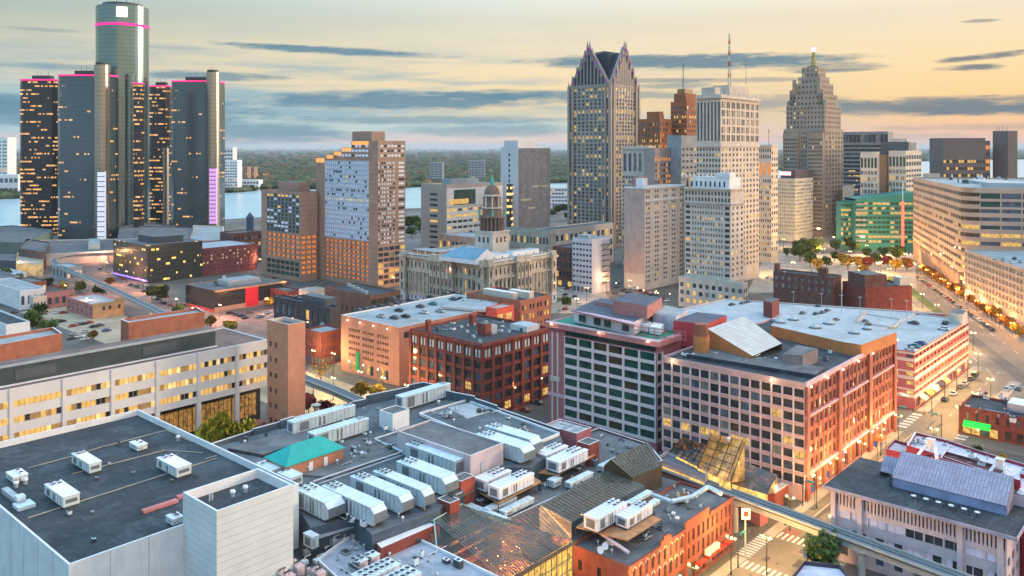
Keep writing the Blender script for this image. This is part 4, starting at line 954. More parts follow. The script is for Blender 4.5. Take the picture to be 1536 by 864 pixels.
# old courthouse with tiered tower
B = Bld.at('courthouse', 'ornate old stone courthouse with blue hipped roof and tiered tower', 'courthouse', 728, 445, 603.5, 830, z1=29, wall=STONE, roof=ROOF_LT, parapet=1.2, ymin=3)
hz = B.h; WS = M('rusticated_white', (.52,.54,.57), .8, .1, .3)
for sd_, L_, n in (('L', B.d, 20), ('R', B.w, 17)):
    B.face(sd_, .5, 5.5, n, 1, ops=((.32,.68),), zo=(.25,.85), spandrel=WS, pier=WS, rec=.4)
    B.face(sd_, 7, 12.5, n, 1, ops=((.3,.7),), zo=(.12,.85), rec=.5, litf=.04); B.face(sd_, 12.5, 18.5, n, 1, ops=((.3,.7),), zo=(.15,.85), rec=.5, litf=.02)
    B.face(sd_, 20, 25.5, n, 1, ops=((.32,.68),), zo=(.2,.8), rec=.4, litf=.05)
B.trim(6, .8, .6, STONE).trim(18.8, 1.0, 1.0, STONE).trim(26.4, 1.4, 1.5, STONE).trim(28.4, .5, .7, WHT)
B.done()
a = MB()
for sd_, L_, n in (('L', B.d, 21), ('R', B.w, 18)):
    for i in range(n+1):
        u = L_*i/n
        if sd_ == 'L': a.box(-.75,-.02,u-.35,u+.35,7,18.8,STONE)
        else: a.box(u-.35,u+.35,-.75,-.02,7,18.8,STONE)
a.build('pilaster', B.root)
a = MB()
for sd_, L_, n in (('L', B.d, 30), ('R', B.w, 26)):
    for i in range(n+1):
        u = L_*i/n; hh = 1.9 if i % 3 == 0 else 1.0
        if sd_ == 'L': a.box(-.6,.2,u-.3,u+.3,hz,hz+hh,STONE)
        else: a.box(u-.3,u+.3,-.6,.2,hz,hz+hh,STONE)
a.build('balustrade', B.root)
for sd_, (q0, q1) in (('L', (.34,.62)), ('L', (.0,.07)), ('L', (.93,1.0)), ('R', (.0,.07)), ('R', (.4,.62)), ('R', (.93,1.0))):
    L_ = B.d if sd_ == 'L' else B.w; a = MB(); o = 2.4
    bxf = (lambda u0,u1,n0,n1,z0,z1,m: a.box(-n1,-n0,u0,u1,z0,z1,m)) if sd_ == 'L' else (lambda u0,u1,n0,n1,z0,z1,m: a.box(u0,u1,-n1,-n0,z0,z1,m))
    u0, u1 = L_*q0, L_*q1; n = max(1, int((u1-u0)/3.1))
    bxf(u0,u1,1.1,o,6,26.4,STONE); bxf(u0-.3,u1+.3,1.1,o+1.3,26.4,27.8,STONE); bxf(u0,u1,.3,o,27.8,30.2,STONE); bxf(u0,u1,1.1,o,0,6,WS)
    for i in range(n):
        for (za, zb) in ((1.5,4.5),(8,11.6),(13.5,17.5),(21,24.4)):
            u = u0+(u1-u0)*(i+.5)/n; bxf(u-.6,u+.6,o+.01,o+.08,za,zb,W_DK)
        u = u0+(u1-u0)*i/n; bxf(u-.25,u+.25,o+.01,o+.6,7,26.4,STONE)
    a.build('pavilion', B.root)
BLR = M('roof_blue_copper', (.16,.30,.40), .6, .15, .2)
q = [B.loc(*P(x,y,33)) for x,y in ((668,384),(718,389),(742,374),(690,366))]
cx, cy = sum(p[0] for p in q)/4, sum(p[1] for p in q)/4
q = [(cx-9,cy-13),(cx+9,cy-13),(cx+9,cy+15),(cx-9,cy+15)]
a = MB(); a.prism(q, 28, 30.2, WHT); a.quad([(*q[0],30.2),(*q[3],30.2),(cx,cy+6,35.5),(cx,cy-13,35.5)],BLR); a.quad([(*q[1],30.2),(*q[2],30.2),(cx,cy+6,35.5),(cx,cy-13,35.5)],BLR); a.quad([(*q[2],30.2),(*q[3],30.2),(cx,cy+6,35.5)],BLR); a.quad([(*q[0],30.2),(*q[1],30.2),(cx,cy-13,35.5)],WHT)
a.build('hipped_roof', B.root)
B.block('roof_lantern',q[0][0]+20,q[0][0]+30,cy-10,cy+2,28,31,WHT,ROOF_WT); B.block('roof_lantern',4,14,B.d*.6,B.d*.95,28,30.5,BRK_ORG,ROOF_LT); B.block('roof_lantern',B.w*.5,B.w*.9,6,12,28,31.2,WHT,ROOF_WT)
# its tower
D = 500; tx, ty = PD(738, D); lx, ly = B.loc(tx, ty); zz = lambda y: zpx(y, D)
a = MB(); s = 7.2; a.box(lx-s,lx+s,ly-s,ly+s,26,zz(347),CREAM); [a.box(lx-s-.1,lx-s,ly+k-.8,ly+k+.8,zz(362),zz(354),W_DK) for k in (-3.5,0,3.5)]; [a.box(lx+k-.8,lx+k+.8,ly-s-.1,ly-s,zz(362),zz(354),W_DK) for k in (-3.5,0,3.5)]
a.box(lx-s-.7,lx+s+.7,ly-s-.7,ly+s+.7,zz(347),zz(345.5),CREAM); a.build('tower_base', B.root)
TS = M('tower_stone', (.22,.15,.12), .9, .25, .3); VG = M('verdigris', (.10,.42,.33), .6, .2, .5)
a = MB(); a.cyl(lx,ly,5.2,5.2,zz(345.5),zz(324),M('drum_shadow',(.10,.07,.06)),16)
for i in range(18):
    an = i*2*pi/18; a.cyl(lx+6.8*cos(an),ly+6.8*sin(an),.5,.5,zz(345.5),zz(326),TS,6)
a.cyl(lx,ly,7.8,7.8,zz(326),zz(323),TS,18); a.build('colonnade', B.root)
a = MB()
for i in range(4):
    an = pi/4+i*pi/2; X_, Y_ = lx+7.6*cos(an), ly+7.6*sin(an); a.cyl(X_,Y_,.9,.5,zz(323),zz(316),VG,7); a.cyl(X_,Y_,.55,.2,zz(316),zz(313),VG,7)
a.build('corner_statue', B.root)
a = MB(); a.cyl(lx,ly,5.8,5.6,zz(323),zz(312),TS,8); a.cyl(lx,ly,6.4,6.4,zz(312),zz(310.5),CREAM,8); a.cyl(lx,ly,4.9,4.7,zz(310.5),zz(294),TS,8)
for i in range(8):
    an = i*pi/4; a.cyl(lx+5.3*cos(an),ly+5.3*sin(an),.45,.45,zz(310),zz(295),CREAM,6)
a.cyl(lx,ly,5.9,5.7,zz(294),zz(291.5),CREAM,8); a.build('upper_stage', B.root)
a = MB()
for k in range(5): t0, t1 = k/5, (k+1)/5; a.cyl(lx,ly,4.8*cos(t0*1.35),4.8*cos(t1*1.35),zz(291.5-14*sin(t0*1.5)),zz(291.5-14*sin(t1*1.5)),TS,12)
a.build('dome', B.root)
a = MB(); a.cyl(lx,ly,1.4,1.2,zz(278),zz(272),VG,8); a.cyl(lx,ly,1.3,.05,zz(272),zz(261),VG,8); a.build('spire', B.root)

# slim white building with fire escapes
B = Bld.at('slim_white_building', 'slim white building with fire escapes on its right side', 'building', 888, 511, 858.5, 915, ytop=359, wall=M('white_pale',(.56,.56,.62),.7,.05), parapet=1, roof=ROOF_LT, ymin=2.6, w=None)
B.face('L', 5, B.h-2, 6, 8, ops=((.12,.85),), zo=(.35,.75), litf=.02).face('L', .5, 4.5, 5, 1, ops=((.05,.95),), zo=(.1,.9), litf=.8).done()
a = MB()
for i in range(8): a.box(B.w*.5,B.w*.98,-1.6,-.05,6+i*3.4,6.25+i*3.4,METAL); a.tube((B.w*.5,-1.5,6+i*3.4),(B.w*.97,-1.5,9.4+i*3.4),.12,METAL,4)
for q in (.5,.97): a.tube((B.w*q,-1.6,1),(B.w*q,-1.6,B.h-1),.12,METAL,4)
a.build('fire_escape', B.root); B.block('roof_plant', 2, 8, 4, 12, B.h-1, B.h+2, STEEL)

# left middle: black glass cube, brick, black building with red panel
BG_ = curtain('black_glass', (.035,.038,.034), (.10,.10,.085), litc=(1,.6,.12), litamt=.42, rowh=3.4, colw=2.2, strength=1.3, clump=.12)
B = Bld.at('black_glass_office', 'black glass office cube with scattered yellow windows', 'office building', 221, 553, 170, 303.5, ytop=368, wall=BG_, roof=ROOF_GY, parapet=.6, cap=STEEL)
B.done(); B.block('roof_plant', 10, 30, 10, 36, B.h-.6, B.h+4, DKGREY, ROOF_GY)
a = MB(); a.box(-.25,-.03,0,B.d,1.2,2.2,M('violet_strip',(.3,.2,1),emit=1.2,ecol=(.28,.16,1))); a.build('light_strip', B.root)
c = PD(300, 590); B = Bld.at('brick_office', 'dark red brick office block with small square windows, right of the black glass cube', 'office building', 303, 585, 296, 386, ytop=373, wall=M('brick_wine',(.20,.065,.07),.9,.15,.3), roof=ROOF_WT, d=40, ymin=2.4)
B.face('R', 3, B.h-2, 15, 6, ops=((.3,.7),), zo=(.3,.7), litf=.25, litm=W_P).done()
t = thing('water_tank', 'dark blue conical-roofed water tank on legs beside the brown apartment wing', 'water tank', (*PD(375, 640), zpx(352,640)))
a = MB(); r_ = 5.4*640/F; h_ = zpx(325,640)-zpx(352,640); a.cyl(0,0,r_,r_,h_*.3,h_,M('tank_blue',(.05,.08,.14),.6),14); a.cyl(0,0,r_*1.05,.1,h_,h_*1.25,M('tank_blue'),14); a.build('tank', t)
for i in range(4): a = MB(); an = pi/4+i*pi/2; a.tube((r_*.8*cos(an),r_*.8*sin(an),0),(r_*.75*cos(an),r_*.75*sin(an),h_*.32),.25,METAL); a.build('leg', t)
B = Bld.at('brick_warehouse', 'old brick warehouse under the blue water tank', 'building', 350, 640, 330, 392, ytop=350, wall=BRK_DK, roof=ROOF_GY, rz=RZ); B.face('L',2,B.h-2,5,4,litf=.2).face('R',2,B.h-2,8,4,litf=.2).done()
B = Bld.at('black_office', 'low black building with tall red panel', 'office building', 321.6, 456, 278.5, 429, ytop=436, wall=curtain('black_clad',(.018,.02,.022),(.06,.06,.06),litamt=.3,rowh=4,colw=2,strength=.8), roof=ROOF_GY, parapet=.6, cap=TAN)
B.done(); a = MB(); a.box(uR(B,368),uR(B,387),-.35,-.03,.3,B.h-.6,M('panel_red',(.62,.03,.05),.5,.05)); a.build('red_panel', B.root)
a = MB(); a.box(-.4,-.03,0,B.d*.98,0,1.5,M('base_red',(.5,.08,.06),.6)); a.box(0,B.w,-.3,-.03,0,2.6,TAN); a.box(-.2,B.w,-.5,-.03,B.h-.9,B.h-.1,M('brass_trim',(.45,.27,.15),.5)); a.build('trim', B.root)
B.block('roof_plant', 14, 34, 10, 22, B.h-.6, B.h+2.4, STEEL, ROOF_LT)
B = Bld.at('brick_shop', 'small brick shop building with tan front in the parking lot', 'building', 139, 438, 100, 185.5, ytop=457, wall=BRK_PINK, roof=ROOF_LT)
B.face('L', 1, B.h-1, 6, 2, ops=((.3,.6),)).done(); a = MB(); a.box(0,B.w,-.3,-.02,0,B.h+.4,M('shop_tan',(.46,.29,.14),.8)); [a.box(B.w*q,B.w*q+1.4,-.4,-.31,4,6,W_DK) for q in (.3,.5,.8)]; a.box(B.w*.7,B.w,-.4,0,B.h+.4,B.h+2,M('shop_tan')); a.build('front', B.root)
for i, (lab, px, D, xl, xr, yt, w_, rf) in enumerate([('white low workshop with blue grey roof at the left edge', 30, 462, -20, 68, 436, WHT, ROOF_LT), ('cream shed right of the white low workshop', 50, 450, 44, 70, 446, CREAM, ROOF_LT), ('brick shed with lit doorway beside the red-lit yard', 70, 466, 66, 112, 440, BRK_PINK, ROOF_GY),
        ('white panel warehouse above the long office at the left edge', 9, 350, -60, 45, 487, WHT, ROOF_BK), ('low concrete building left of the curving track at the left edge', -10, 520, -60, 30, 418, GREY, ROOF_GY)]):
    B = Bld.at('shed' if i else 'workshop', lab, 'building', px, D, xl, xr, ytop=yt, wall=w_, roof=rf); 
    B.face('R', .5, B.h-1.5, 4, 1, ops=((.2,.7),), litf=.3, litm=W_P); B.done()
# dark and brown low buildings in the middle
B = Bld.at('dark_brick_block', 'dark brick building with two orange wall lamps and round wall emblem', 'building', 495, 372, 411, 510, ytop=462, wall=M('brick_black',(.07,.06,.07),.85,.25,.3), roof=ROOF_BK, ymin=3)
B.face('L', 1, B.h-1.5, 9, 2, ops=((.2,.75),), litf=.1).done()
B.block('penthouse', 2, 8, 6, 24, B.h-.7, B.h+3, DKGREY, ROOF_GY)
a = MB(); a.cyl(0,0,2.2,2.2,-.12,.12,M('emblem_grey',(.35,.38,.40),.7,.3,1),24); o = a.build('wall_emblem', B.root, (-.15, uL(B,484), B.h*.5)); o.rotation_euler = (0, pi/2, 0)
DKB = B
B = Bld.at('brown_block', 'brown brick office block in front of the tall brown tower', 'office building', 556, 404, 487, 601, ytop=443, wall=M('brick_brown',(.21,.11,.08),.9), roof=ROOF_BK, ymin=3)
B.face('R', 1, B.h-1.5, 5, 3, ops=((.06,.94),), zo=(.15,.85), glass=W_BR, litf=.1).face('L', 1, B.h-6, 9, 2, ops=((.3,.6),)).done()
for i in range(5): B.block('roof_vent', 2+i*2, 3.4+i*2, 6+i*6, 8+i*6, B.h-.6, B.h+1, STEEL)
B = Bld.at('brick_corner_block', 'three-storey brick corner building with lit shopfront left of the pink car park', 'building', 481, 343, 457, 515, ytop=499, wall=BRK_RED, roof=ROOF_LT, ymin=3)
B.face('L', 4.5, B.h-1, 6, 2, ops=((.3,.65),), zo=(.2,.75)).face('L', .3, 4, 5, 1, ops=((.1,.9),), zo=(.1,.8), litf=.3).face('R', 4.5, B.h-1, 9, 2, ops=((.3,.65),), zo=(.2,.75)).face('R', .3, 4, 5, 1, ops=((.1,.9),), zo=(.1,.8), litf=.8).done()

# pink car park with floodlit wall
PK = M('brick_salmon', (.42,.19,.145), .9, .1, .2)
B = Bld.at('pink_car_park', 'salmon brick car park with cars on its white roof deck', 'car park', 599, 314, 511.5, 770, z1=22.4, wall=PK, roof=ROOF_LT, parapet=.5, ymin=2.6, cap=WHT)
u = [B.d*q for q in (.16,.36,.54,.72)]
for (q0, q1) in ((.17,.37),(.42,.62),(.66,.86)): B.face('L', 6, 18.5, 5, 5, ops=((.15,.8),), zo=(.3,.75), glass=W_BR, u=(B.d*q0, B.d*q1), rec=.4); B.face('L', 1, 5, 3, 1, ops=((.1,.9),), zo=(.05,.95), litf=.2, u=(B.d*q0, B.d*q1))
B.face('R', 17, 21, 6, 1, ops=((.1,.9),), zo=(.2,.8), u=(2, 22)).done(); GPK = B
a = MB(); a.box(-.5,-.05,B.d*.66,B.d*.72,2,9,M('sign_green_cloth',(.03,.30,.12),.6)); a.build('banner', B.root)
# ramp well with pale walls in the roof deck, seen between the cars
a = MB(); q = [B.loc(*P(x,y,22.4)) for x,y in ((660,462),(733,468),(752,452),(694,450))]; a.prism(q, 22.15, 23.1, CREAM, M('ramp_floor',(.35,.38,.40),.8)); a.build('ramp_wall', B.root)
RED = M('red_render', (.60,.10,.07), .8, .1)
B = Bld.at('red_stair_block', 'bright red car park stair block with yellow-lit openings', 'building', 745, 338, 690, 771, ytop=463, wall=RED, roof=ROOF_LT, parapet=.4, d=6)
B.face('R', 8, B.h-1, 2, 3, ops=((.1,.8),), zo=(.2,.7), glass=W_Y).done()
# brick block with white plant on top, right of the car park
B = Bld.at('brick_flats', 'red brick block with big white roof units right of the red stair block', 'building', 781, 352, 700, 826, ytop=451, wall=BRK_ORG, roof=ROOF_BK, ymin=3)
B.face('R', 4, B.h-1.5, 4, 5, ops=((.15,.4),(.55,.8)), zo=(.25,.8), litf=.12).done(); BFL = B
for (x0,x1,y0,y1,h_) in ((2,5,6,24,2.2),(8,11,2,14,2.2)): B.block('roof_unit', x0, x1, y0, y1, B.h-.7, B.h+h_, CREAM, WHT)
# red brick warehouse with white-arched top storey
B = Bld.at('brick_warehouse', 'six-storey red brick warehouse with white-arched top windows', 'warehouse', 723.7, 275, 615.5, 825, z1=25.3, wall=BRK_RED, roof=ROOF_BK, parapet=.9, ymin=3)
wh = M('arch_white', (.66,.62,.60)); mu = (3, 2, 'dark')
for sd_, L_, n in (('L', B.d, 8), ('R', B.w, 7)):
    B.face(sd_, 20.2, 23.6, n*3, 1, ops=((.2,.8),), zo=(.1,.85), glass=W_DK, spandrel=BRK_RED, pier=wh, rec=.3)
    for k in range(5):
        B.face(sd_, .6+k*3.9, .6+(k+1)*3.9, n, 1, ops=((.12,.86),), zo=(.14,.82), litf=.06 if k else .8, rec=.35, mull=mu, seed=k, alt=W_BL, altf=.3)
B.trim(24.2, .7, .6, BRK_RED).trim(19.7, .4, .3, BRK_RED)
B.piers('L', [B.d*i/8 for i in range(9)], 1.1, .32, 0, 24.1, BRK_RED); B.piers('R', [B.w*i/7 for i in range(8)], 1.1, .32, 0, 24.1, BRK_RED); B.done(); WHS = B
B.block('stair_head', 12, 15, 10, 14, 24.4, 28.5, BRK_RED, ROOF_GY); B.block('tank_housing', 15, 18, 10, 13, 24.4, 27.5, STEEL, ROOF_LT); B.block('chimney', 1.5, 3, 28, 29.5, 24.4, 29, BRK_RED)
B.block('chimney', 22, 24, 26, 28, 24.4, 28, BRK_RED); B.block('stair_head', 26, 33, 3, 11, 24.4, 26.4, M('membrane_white',(.6,.6,.62)), ROOF_WT)
for i in range(7): B.block('roof_vent', 3+i*4, 4+i*4, 4+(i*7)%22, 5+(i*7)%22, 24.4, 25.3, STEEL)

# green-windowed office block with rose grid
DARKR = M('rose_brick', (.42,.15,.17), .85, .1, .3)
B = Bld('rose_grid_office', 'rose-framed office block with dark green glass and green roof terrace', 'office building', (42.8, 246.5), 30, 41.3, 33, DARKR, M('terrace_green',(.03,.24,.15),.8,.1), parapet=.35, ymin=3, cap=PINKC)
ul = uL(B, 846)
MULR = M('mullion_rose', (.76,.60,.60), .7, .05)
B.face('L', 2.6, 29.2, 6, 8, ops=((.09,.96),), zo=(.26,.96), glass=W_GR, spandrel=MULR, pier=MULR, u=(.3, ul), rec=.3, alt=W_BR, altf=.2)
B.face('L', 29.4, 31.4, 1, 1, ops=((.01,.99),), zo=(.05,.95), glass=W_GR, u=(-0.0, ul), rec=.8)
B.face('R', 2.6, 29.2, 1, 8, ops=((.1,.7),), zo=(.24,.96), glass=W_GR, spandrel=MULR, pier=MULR, u=(.2,4)).done()
a = MB(); a.box(-1.6,0,-1.6,B.d,31.5,33.0,M('rose_soffit',(.50,.20,.20),.8)); a.box(0,12,-1.6,0,31.5,33.0,M('rose_soffit')); a.box(-1.7,0,-1.7,B.d,33.0,33.3,PINKC); a.build('cornice', B.root)
a = MB(); [a.box(-.25,-.02,ul+q,ul+q+.6,0,30,CREAM) for q in (2.2,4.4)]; a.box(-.35,-.02,ul+1.7,ul+5.5,14,15.5,CREAM); a.box(-.3,-.02,ul,B.d,9,10,PINKC); a.build('pier_stripe', B.root)
RG = B
SILL = M('pink_white', (.66,.55,.58), .8, .06)
pblock(B, 'penthouse', [(861,465),(951,484),(985,462),(893,449)], 37.0, 33, SILL, M('penthouse_roof',(.10,.11,.14)))
pblock(B, 'penthouse_cornice', [(857,465),(952,487),(957,484),(890,470)], 37.3, 36.8, M('rose_soffit'), PINKC)
for px in (873.5, 896, 911.5, 939):
    yy = 480-(951-px)*19/90; 
    p = B.loc(*P(px, 466+(px-861)*18/91, 37.0)); a = MB(); a.box(p[0]-.45,p[0]+.12,p[1]-1.1,p[1]+1.1,34,36.2,W_GR); a.build('penthouse_window', B.root)
pblock(B, 'plant_room', [(919,451),(971,459),(993,446),(943,439)], 41.0, 37, BRK_PINK, M('penthouse_roof'))
pblock(B, 'plant_room', [(892,452),(920,457),(925,451),(900,447)], 38.2, 37, BRK_PINK, M('penthouse_roof'))
pblock(B, 'equipment_box', [(979,469),(1014,475),(1031,465),(998,458)], 37.5, 33, M('lilac_panel',(.55,.52,.62),.7), ROOF_LT)
pblock(B, 'red_plant_room', [(1010,481),(1060,486),(1090,473),(1045,468)], 36.5, 29, M('plant_red',(.50,.06,.07),.8), M('penthouse_roof'))
a = MB(); q = [B.loc(*P(x,y,35)) for x,y in ((957,486),(972,489),(978,484),(964,481))]; a.prism(q, 33, 35.2, WHT); q = [B.loc(*P(x,y,35)) for x,y in ((974,490),(990,493),(996,487),(980,484))]; a.prism(q, 33, 35.2, WHT); a.build('roof_unit', B.root)
a = MB(); p0 = B.loc(*P(952,503,33)); p1 = B.loc(*P(1028,512,33)); [a.tube((*p0,33.3+k),(*p1,33.3+k),.12,DARKR,4) for k in (.1,1.4,2.4)]; [a.tube((p0[0]+(p1[0]-p0[0])*q,p0[1]+(p1[1]-p0[1])*q,33),(p0[0]+(p1[0]-p0[0])*q,p0[1]+(p1[1]-p0[1])*q,35.8),.12,DARKR,4) for q in (0,.2,.4,.6,.8,1)]; a.build('railing', B.root)

# pink brick hotel block at the street corner
HP = M('hotel_pink', (.60,.36,.33), .85, .1, .3); HB = M('hotel_brick', (.36,.115,.09), .85, .14, .5, streak=.1)
B = Bld('hotel', 'eight-storey pink brick hotel on the street corner with glazed entrance', 'hotel', A0, 71, 41.7, 30.1, HP, ROOF_BK, parapet=.6, ymin=3, cap=PINKC)
B.face('L', 3.2, 28.6, 14, 8, ops=((.09,.95),), zo=(.25,.93), glass=W_DK, spandrel=HP, pier=MULR, rec=.35, litf=.045, litm=W_Y, alt=[W_BR,W_BL,W_BD], altf=.3, seed=14, mull=(2,1,'dark'))
B.face('R', 21.5, 28.6, 23, 2, ops=((.2,.8),), zo=(.15,.8), spandrel=HB, pier=HB, litf=.03, mull=(1,2,'dark'))
B.face('R', 7.0, 21.0, 23, 4, ops=((.2,.8),), zo=(.15,.82), spandrel=HB, pier=HB, litf=.03, mull=(1,2,'dark'), seed=3)
B.face('R', .6, 6.2, 16, 1, ops=((.2,.8),), zo=(.05,.85), spandrel=HB, pier=HB, litf=.7, rec=.5)
B.trim(29.2, 1.1, .5, PINKC, 'R').trim(21.1, .45, .55, PINKC, 'R').trim(6.3, .6, .6, PINKC, 'R')
B.piers('R', [71*i/23 for i in range(24)], .5, .16, 6.9, 28.8, HB); B.piers('L', [41.7*i/14 for i in range(15)], .22, .18, 3.2, 28.6, MULR)
B.done(); HT = B
a = MB()
for u0, u1 in ((0.,1.6),(22,24.4),(46,48.4),(69.4,71)): a.box(u0,u1,-.75,-.36,0,29.2,HB)
a.build('corner_pier', B.root)
a = MB(); a.quad([(-.05,-.05,30.12),(-.05,41.7,30.12),(3.4,41.7,29.0+.55),(3.4,0,29.0+.55)],ROOF_BK); a.build('roof_edge', B.root)
pblock(B, 'plant_room', [(1174,531),(1204,533),(1227,523),(1195,517)], 33.2, 29.5, M('plant_taupe',(.26,.20,.20),.8), ROOF_GY)
pblock(B, 'stepped_wall', [(1030,531),(1222,562),(1238,551),(1060,522)], 30.6, 29.5, ROOF_BK, ROOF_GY)
MET = M('metal_roof_pale', (.50,.50,.47), .5, .12, .3, seam=(40,1.3,(.3,.3,.3),.08))
z1_, z2_ = 33.5, 36.5
q = [B.loc(*P(1061,493,36))+(36,), B.loc(*P(1117,474,36.5))+(36.5,), B.loc(*P(1173,515,31.5))+(31.5,), B.loc(*P(1129,534,31.5))+(31.5,)]
a = MB(); a.quad(q, MET); a.build('sloped_roof', B.root)
ORW = M('orange_render', (.56,.20,.07), .8, .1)
a = MB(); lo = [(p[0],p[1],29.4) for p in q]; a.quad([q[0],q[3],(q[3][0]-.05,q[3][1],29.4),(q[0][0],q[0][1],29.4)], ORW); a.quad([q[1],q[2],lo[2],lo[1]], ORW); a.quad([q[0],q[1],lo[1],lo[0]], ORW); a.build('sloped_roof_wall', B.root)
cc = B.loc(*P(1052,532,29.5)); a = MB(); a.cyl(cc[0],cc[1],2.3,2.3,29,35.2,M('copper_drum',(.52,.20,.07),.6),20,M('plant_red')); a.cyl(cc[0],cc[1],2.0,2.0,35.2,38.6,M('drum_brown',(.30,.10,.06),.6),20); a.build('drum', B.root)
q2 = [B.loc(*P(x,y,33)) for x,y in ((1156,488),(1178,468),(1345,498),(1292,517),(1265,513))]
a = MB(); a.prism(q2, 29.5, 33, ORW, ROOF_WT); a.build('white_roof_hall', B.root)
for (x,y,r) in ((1190,480,2),(1223,492,2.1),(1243,486,2),(1281,500,1.9),(1300,494,1.6),(1170,484,2)):
    p = B.loc(*P(x,y,33)); a = MB(); a.cyl(p[0],p[1],r,r*.75,33,33.5,ROOF_GY,14); a.cyl(p[0],p[1],r*.75,.2,33.5,34.3,STEEL,14); a.build('dome_skylight', B.root)

# banded car park behind the hotel
EC = M('band_red', (.45,.12,.13), .8, .1); EW = M('band_cream', (.62,.52,.47), .8, .06)
c0 = (138.3, 286.0); B = Bld('banded_car_park', 'red and cream banded car park with big white roof deck behind the hotel', 'car park', c0, 72, 20, 20, EC, ROOF_WT, parapet=.5, ymin=3, cap=EW)
for k in range(5):
    B.face('R', 4+k*3.1, 4+(k+1)*3.1, 16, 1, ops=((.12,.8),) , zo=(.38,.82), spandrel=EW if k%2==0 else EC, pier=EC, litf=.14, glass=glass('carpark_dark',(.05,.045,.04),.5), rec=.6, seed=k)
    B.face('L', 4+k*3.1, 4+(k+1)*3.1, 4, 1, ops=((.1,.6),) , zo=(.38,.82), spandrel=EW if k%2==0 else EC, pier=EC, litf=.6, rec=.6, seed=k)
B.face('R', .4, 3.8, 12, 1, ops=((.1,.9),), zo=(.05,.9), litf=.6).done()
GAR = B
dk = [(138.3,286),(186,340),(182,350),(98.9,384),(62,350)]
dk = [GAR.loc(*p) for p in dk]
a = MB(); a.prism([(0.3,20.1),(71,20.1),dk[2],dk[3],dk[4]], 0, 20, EC, ROOF_WT); a.build('deck_extension', GAR.root)
a = MB(); dd = [(71,20.1),dk[2],dk[3],dk[4]]
for p, q in zip(dd, dd[1:]):
    a.tube((*p,20.35),(*q,20.35),.3,EW,4)
a.build('deck_kerb', GAR.root)
pblock(B, 'stair_tower', [(1145,451),(1158,454),(1169,448),(1156,446)], 26.5, 19.5, BRK_RED, ROOF_GY)
pblock(B, 'stair_tower', [(1424,468),(1444,472),(1451,466),(1432,462)], 24, 19.5, CREAM, ROOF_GY)
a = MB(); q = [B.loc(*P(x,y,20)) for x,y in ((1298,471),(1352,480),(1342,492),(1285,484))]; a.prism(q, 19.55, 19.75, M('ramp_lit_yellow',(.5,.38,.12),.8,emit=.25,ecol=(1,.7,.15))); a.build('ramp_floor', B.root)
a = MB()
for p, q_ in zip(q, q[1:]+q[:1]): a.tube((*p,20.2),(*q_,20.2),.35,EW,4)
for i in range(14): t_ = i/13; a.box(q[0][0]+(q[3][0]-q[0][0])*t_-.2,q[0][0]+(q[3][0]-q[0][0])*t_+.2,q[0][1]+(q[3][1]-q[0][1])*t_-.2,q[0][1]+(q[3][1]-q[0][1])*t_+.2,19.5,21.4,EW)
a.build('ramp_rail', B.root)
for i, x in enumerate((1190,1232,1262,1290,1337,1360)):
    X,Y = P(x, 466+i*3, 20); t = thing('deck_lamp', f'thin grey lamp post on the white roof deck, {ordn(i)} from the left', 'lamp post', (X,Y,20), 0, 'lamp posts on the banded car park roof'); a = MB(); a.tube((0,0,-.45),(0,0,8),.09,STEEL,5); a.build('pole', t); a = MB(); a.box(-.8,.8,-.15,.15,8,8.2,STEEL); a.build('lamp_head', t)
# old brick buildings behind the car park
B = Bld.at('old_brick_block', 'old dark brick block with white-framed windows behind the white roof deck', 'building', 1250, 425, 1160, 1262, ytop=416, wall=BRK_DK, roof=ROOF_BK, ymin=3)
B.face('L', B.h-9, B.h-1, 9, 2, ops=((.3,.7),), zo=(.25,.75), mull=(2,2,'white')).done(); B.block('chimney', 1, 4, 4, 8, B.h-1, B.h+4, BRK_DK); B.block('chimney', 1, 4, 30, 32, B.h-1, B.h+4, BRK_DK)
B = Bld.at('old_brick_shed', 'old brick shed with dark flat roof right of the dark brick block', 'building', 1298, 412, 1264, 1368, ytop=431, wall=BRK_RED, roof=ROOF_BK, rz=radians(10), d=20); B.done(); B.block('chimney_stack', B.w-6, B.w, 1, 6, B.h, B.h+4, CREAM)
B.block('raised_end', 0, 12, .5, 15, B.h, B.h+6, BRK_DK, ROOF_GY)

# ------------------------------------------------------------------ left foreground: long white office, brick tower
WS2 = M('spandrel_white', (.66,.62,.61), .75, .05, .15, streak=.08)
er = (-70.6, 240.0); og = (er[0]-E1[0]*100, er[1]-E1[1]*100)
B = Bld('long_office', 'long white office block with yellow-lit ribbon windows and grey plant wall', 'office building', og, 100, 24, 34.9, WS2, ROOF_BR, z0=21.4, parapet=.25, ymin=3, cap=WHT)
nb_ = 9; bw = 11.35; us = 100-nb_*bw+2
gy = lit('ribbon_lit',(1,.56,.12),.78,.5,.6,(.08,.07,.06)); gyd = lit('ribbon_lit_dim',(1,.50,.12),.34,.7,.5,(.08,.06,.04)); gyb = lit('ribbon_lit_bright',(1,.66,.24),1.0,.6,.6); gyl = lit('lobby_lit',(1,.50,.12),.34,.9,.15)
for i in range(nb_): B.face('R', .8, 11.9, 9, 3, ops=((-.004,1.004),), zo=(.24,.66), glass=gy, alt=[W_BR,gyd,gyd,gyb], altf=.5, u=(us+i*bw+.55, us+(i+1)*bw-.55), rec=.4, seed=i)
B.piers('R', [us+i*bw for i in range(nb_)], .9, .25, 0, 13.5, WS2)
B.done()
B.block('plant_wall', 0, 100-13.6, 4.2, 9.5, 13.25, 18.0, M('plant_grey',(.055,.068,.07),.7,.15), ROOF_BR)
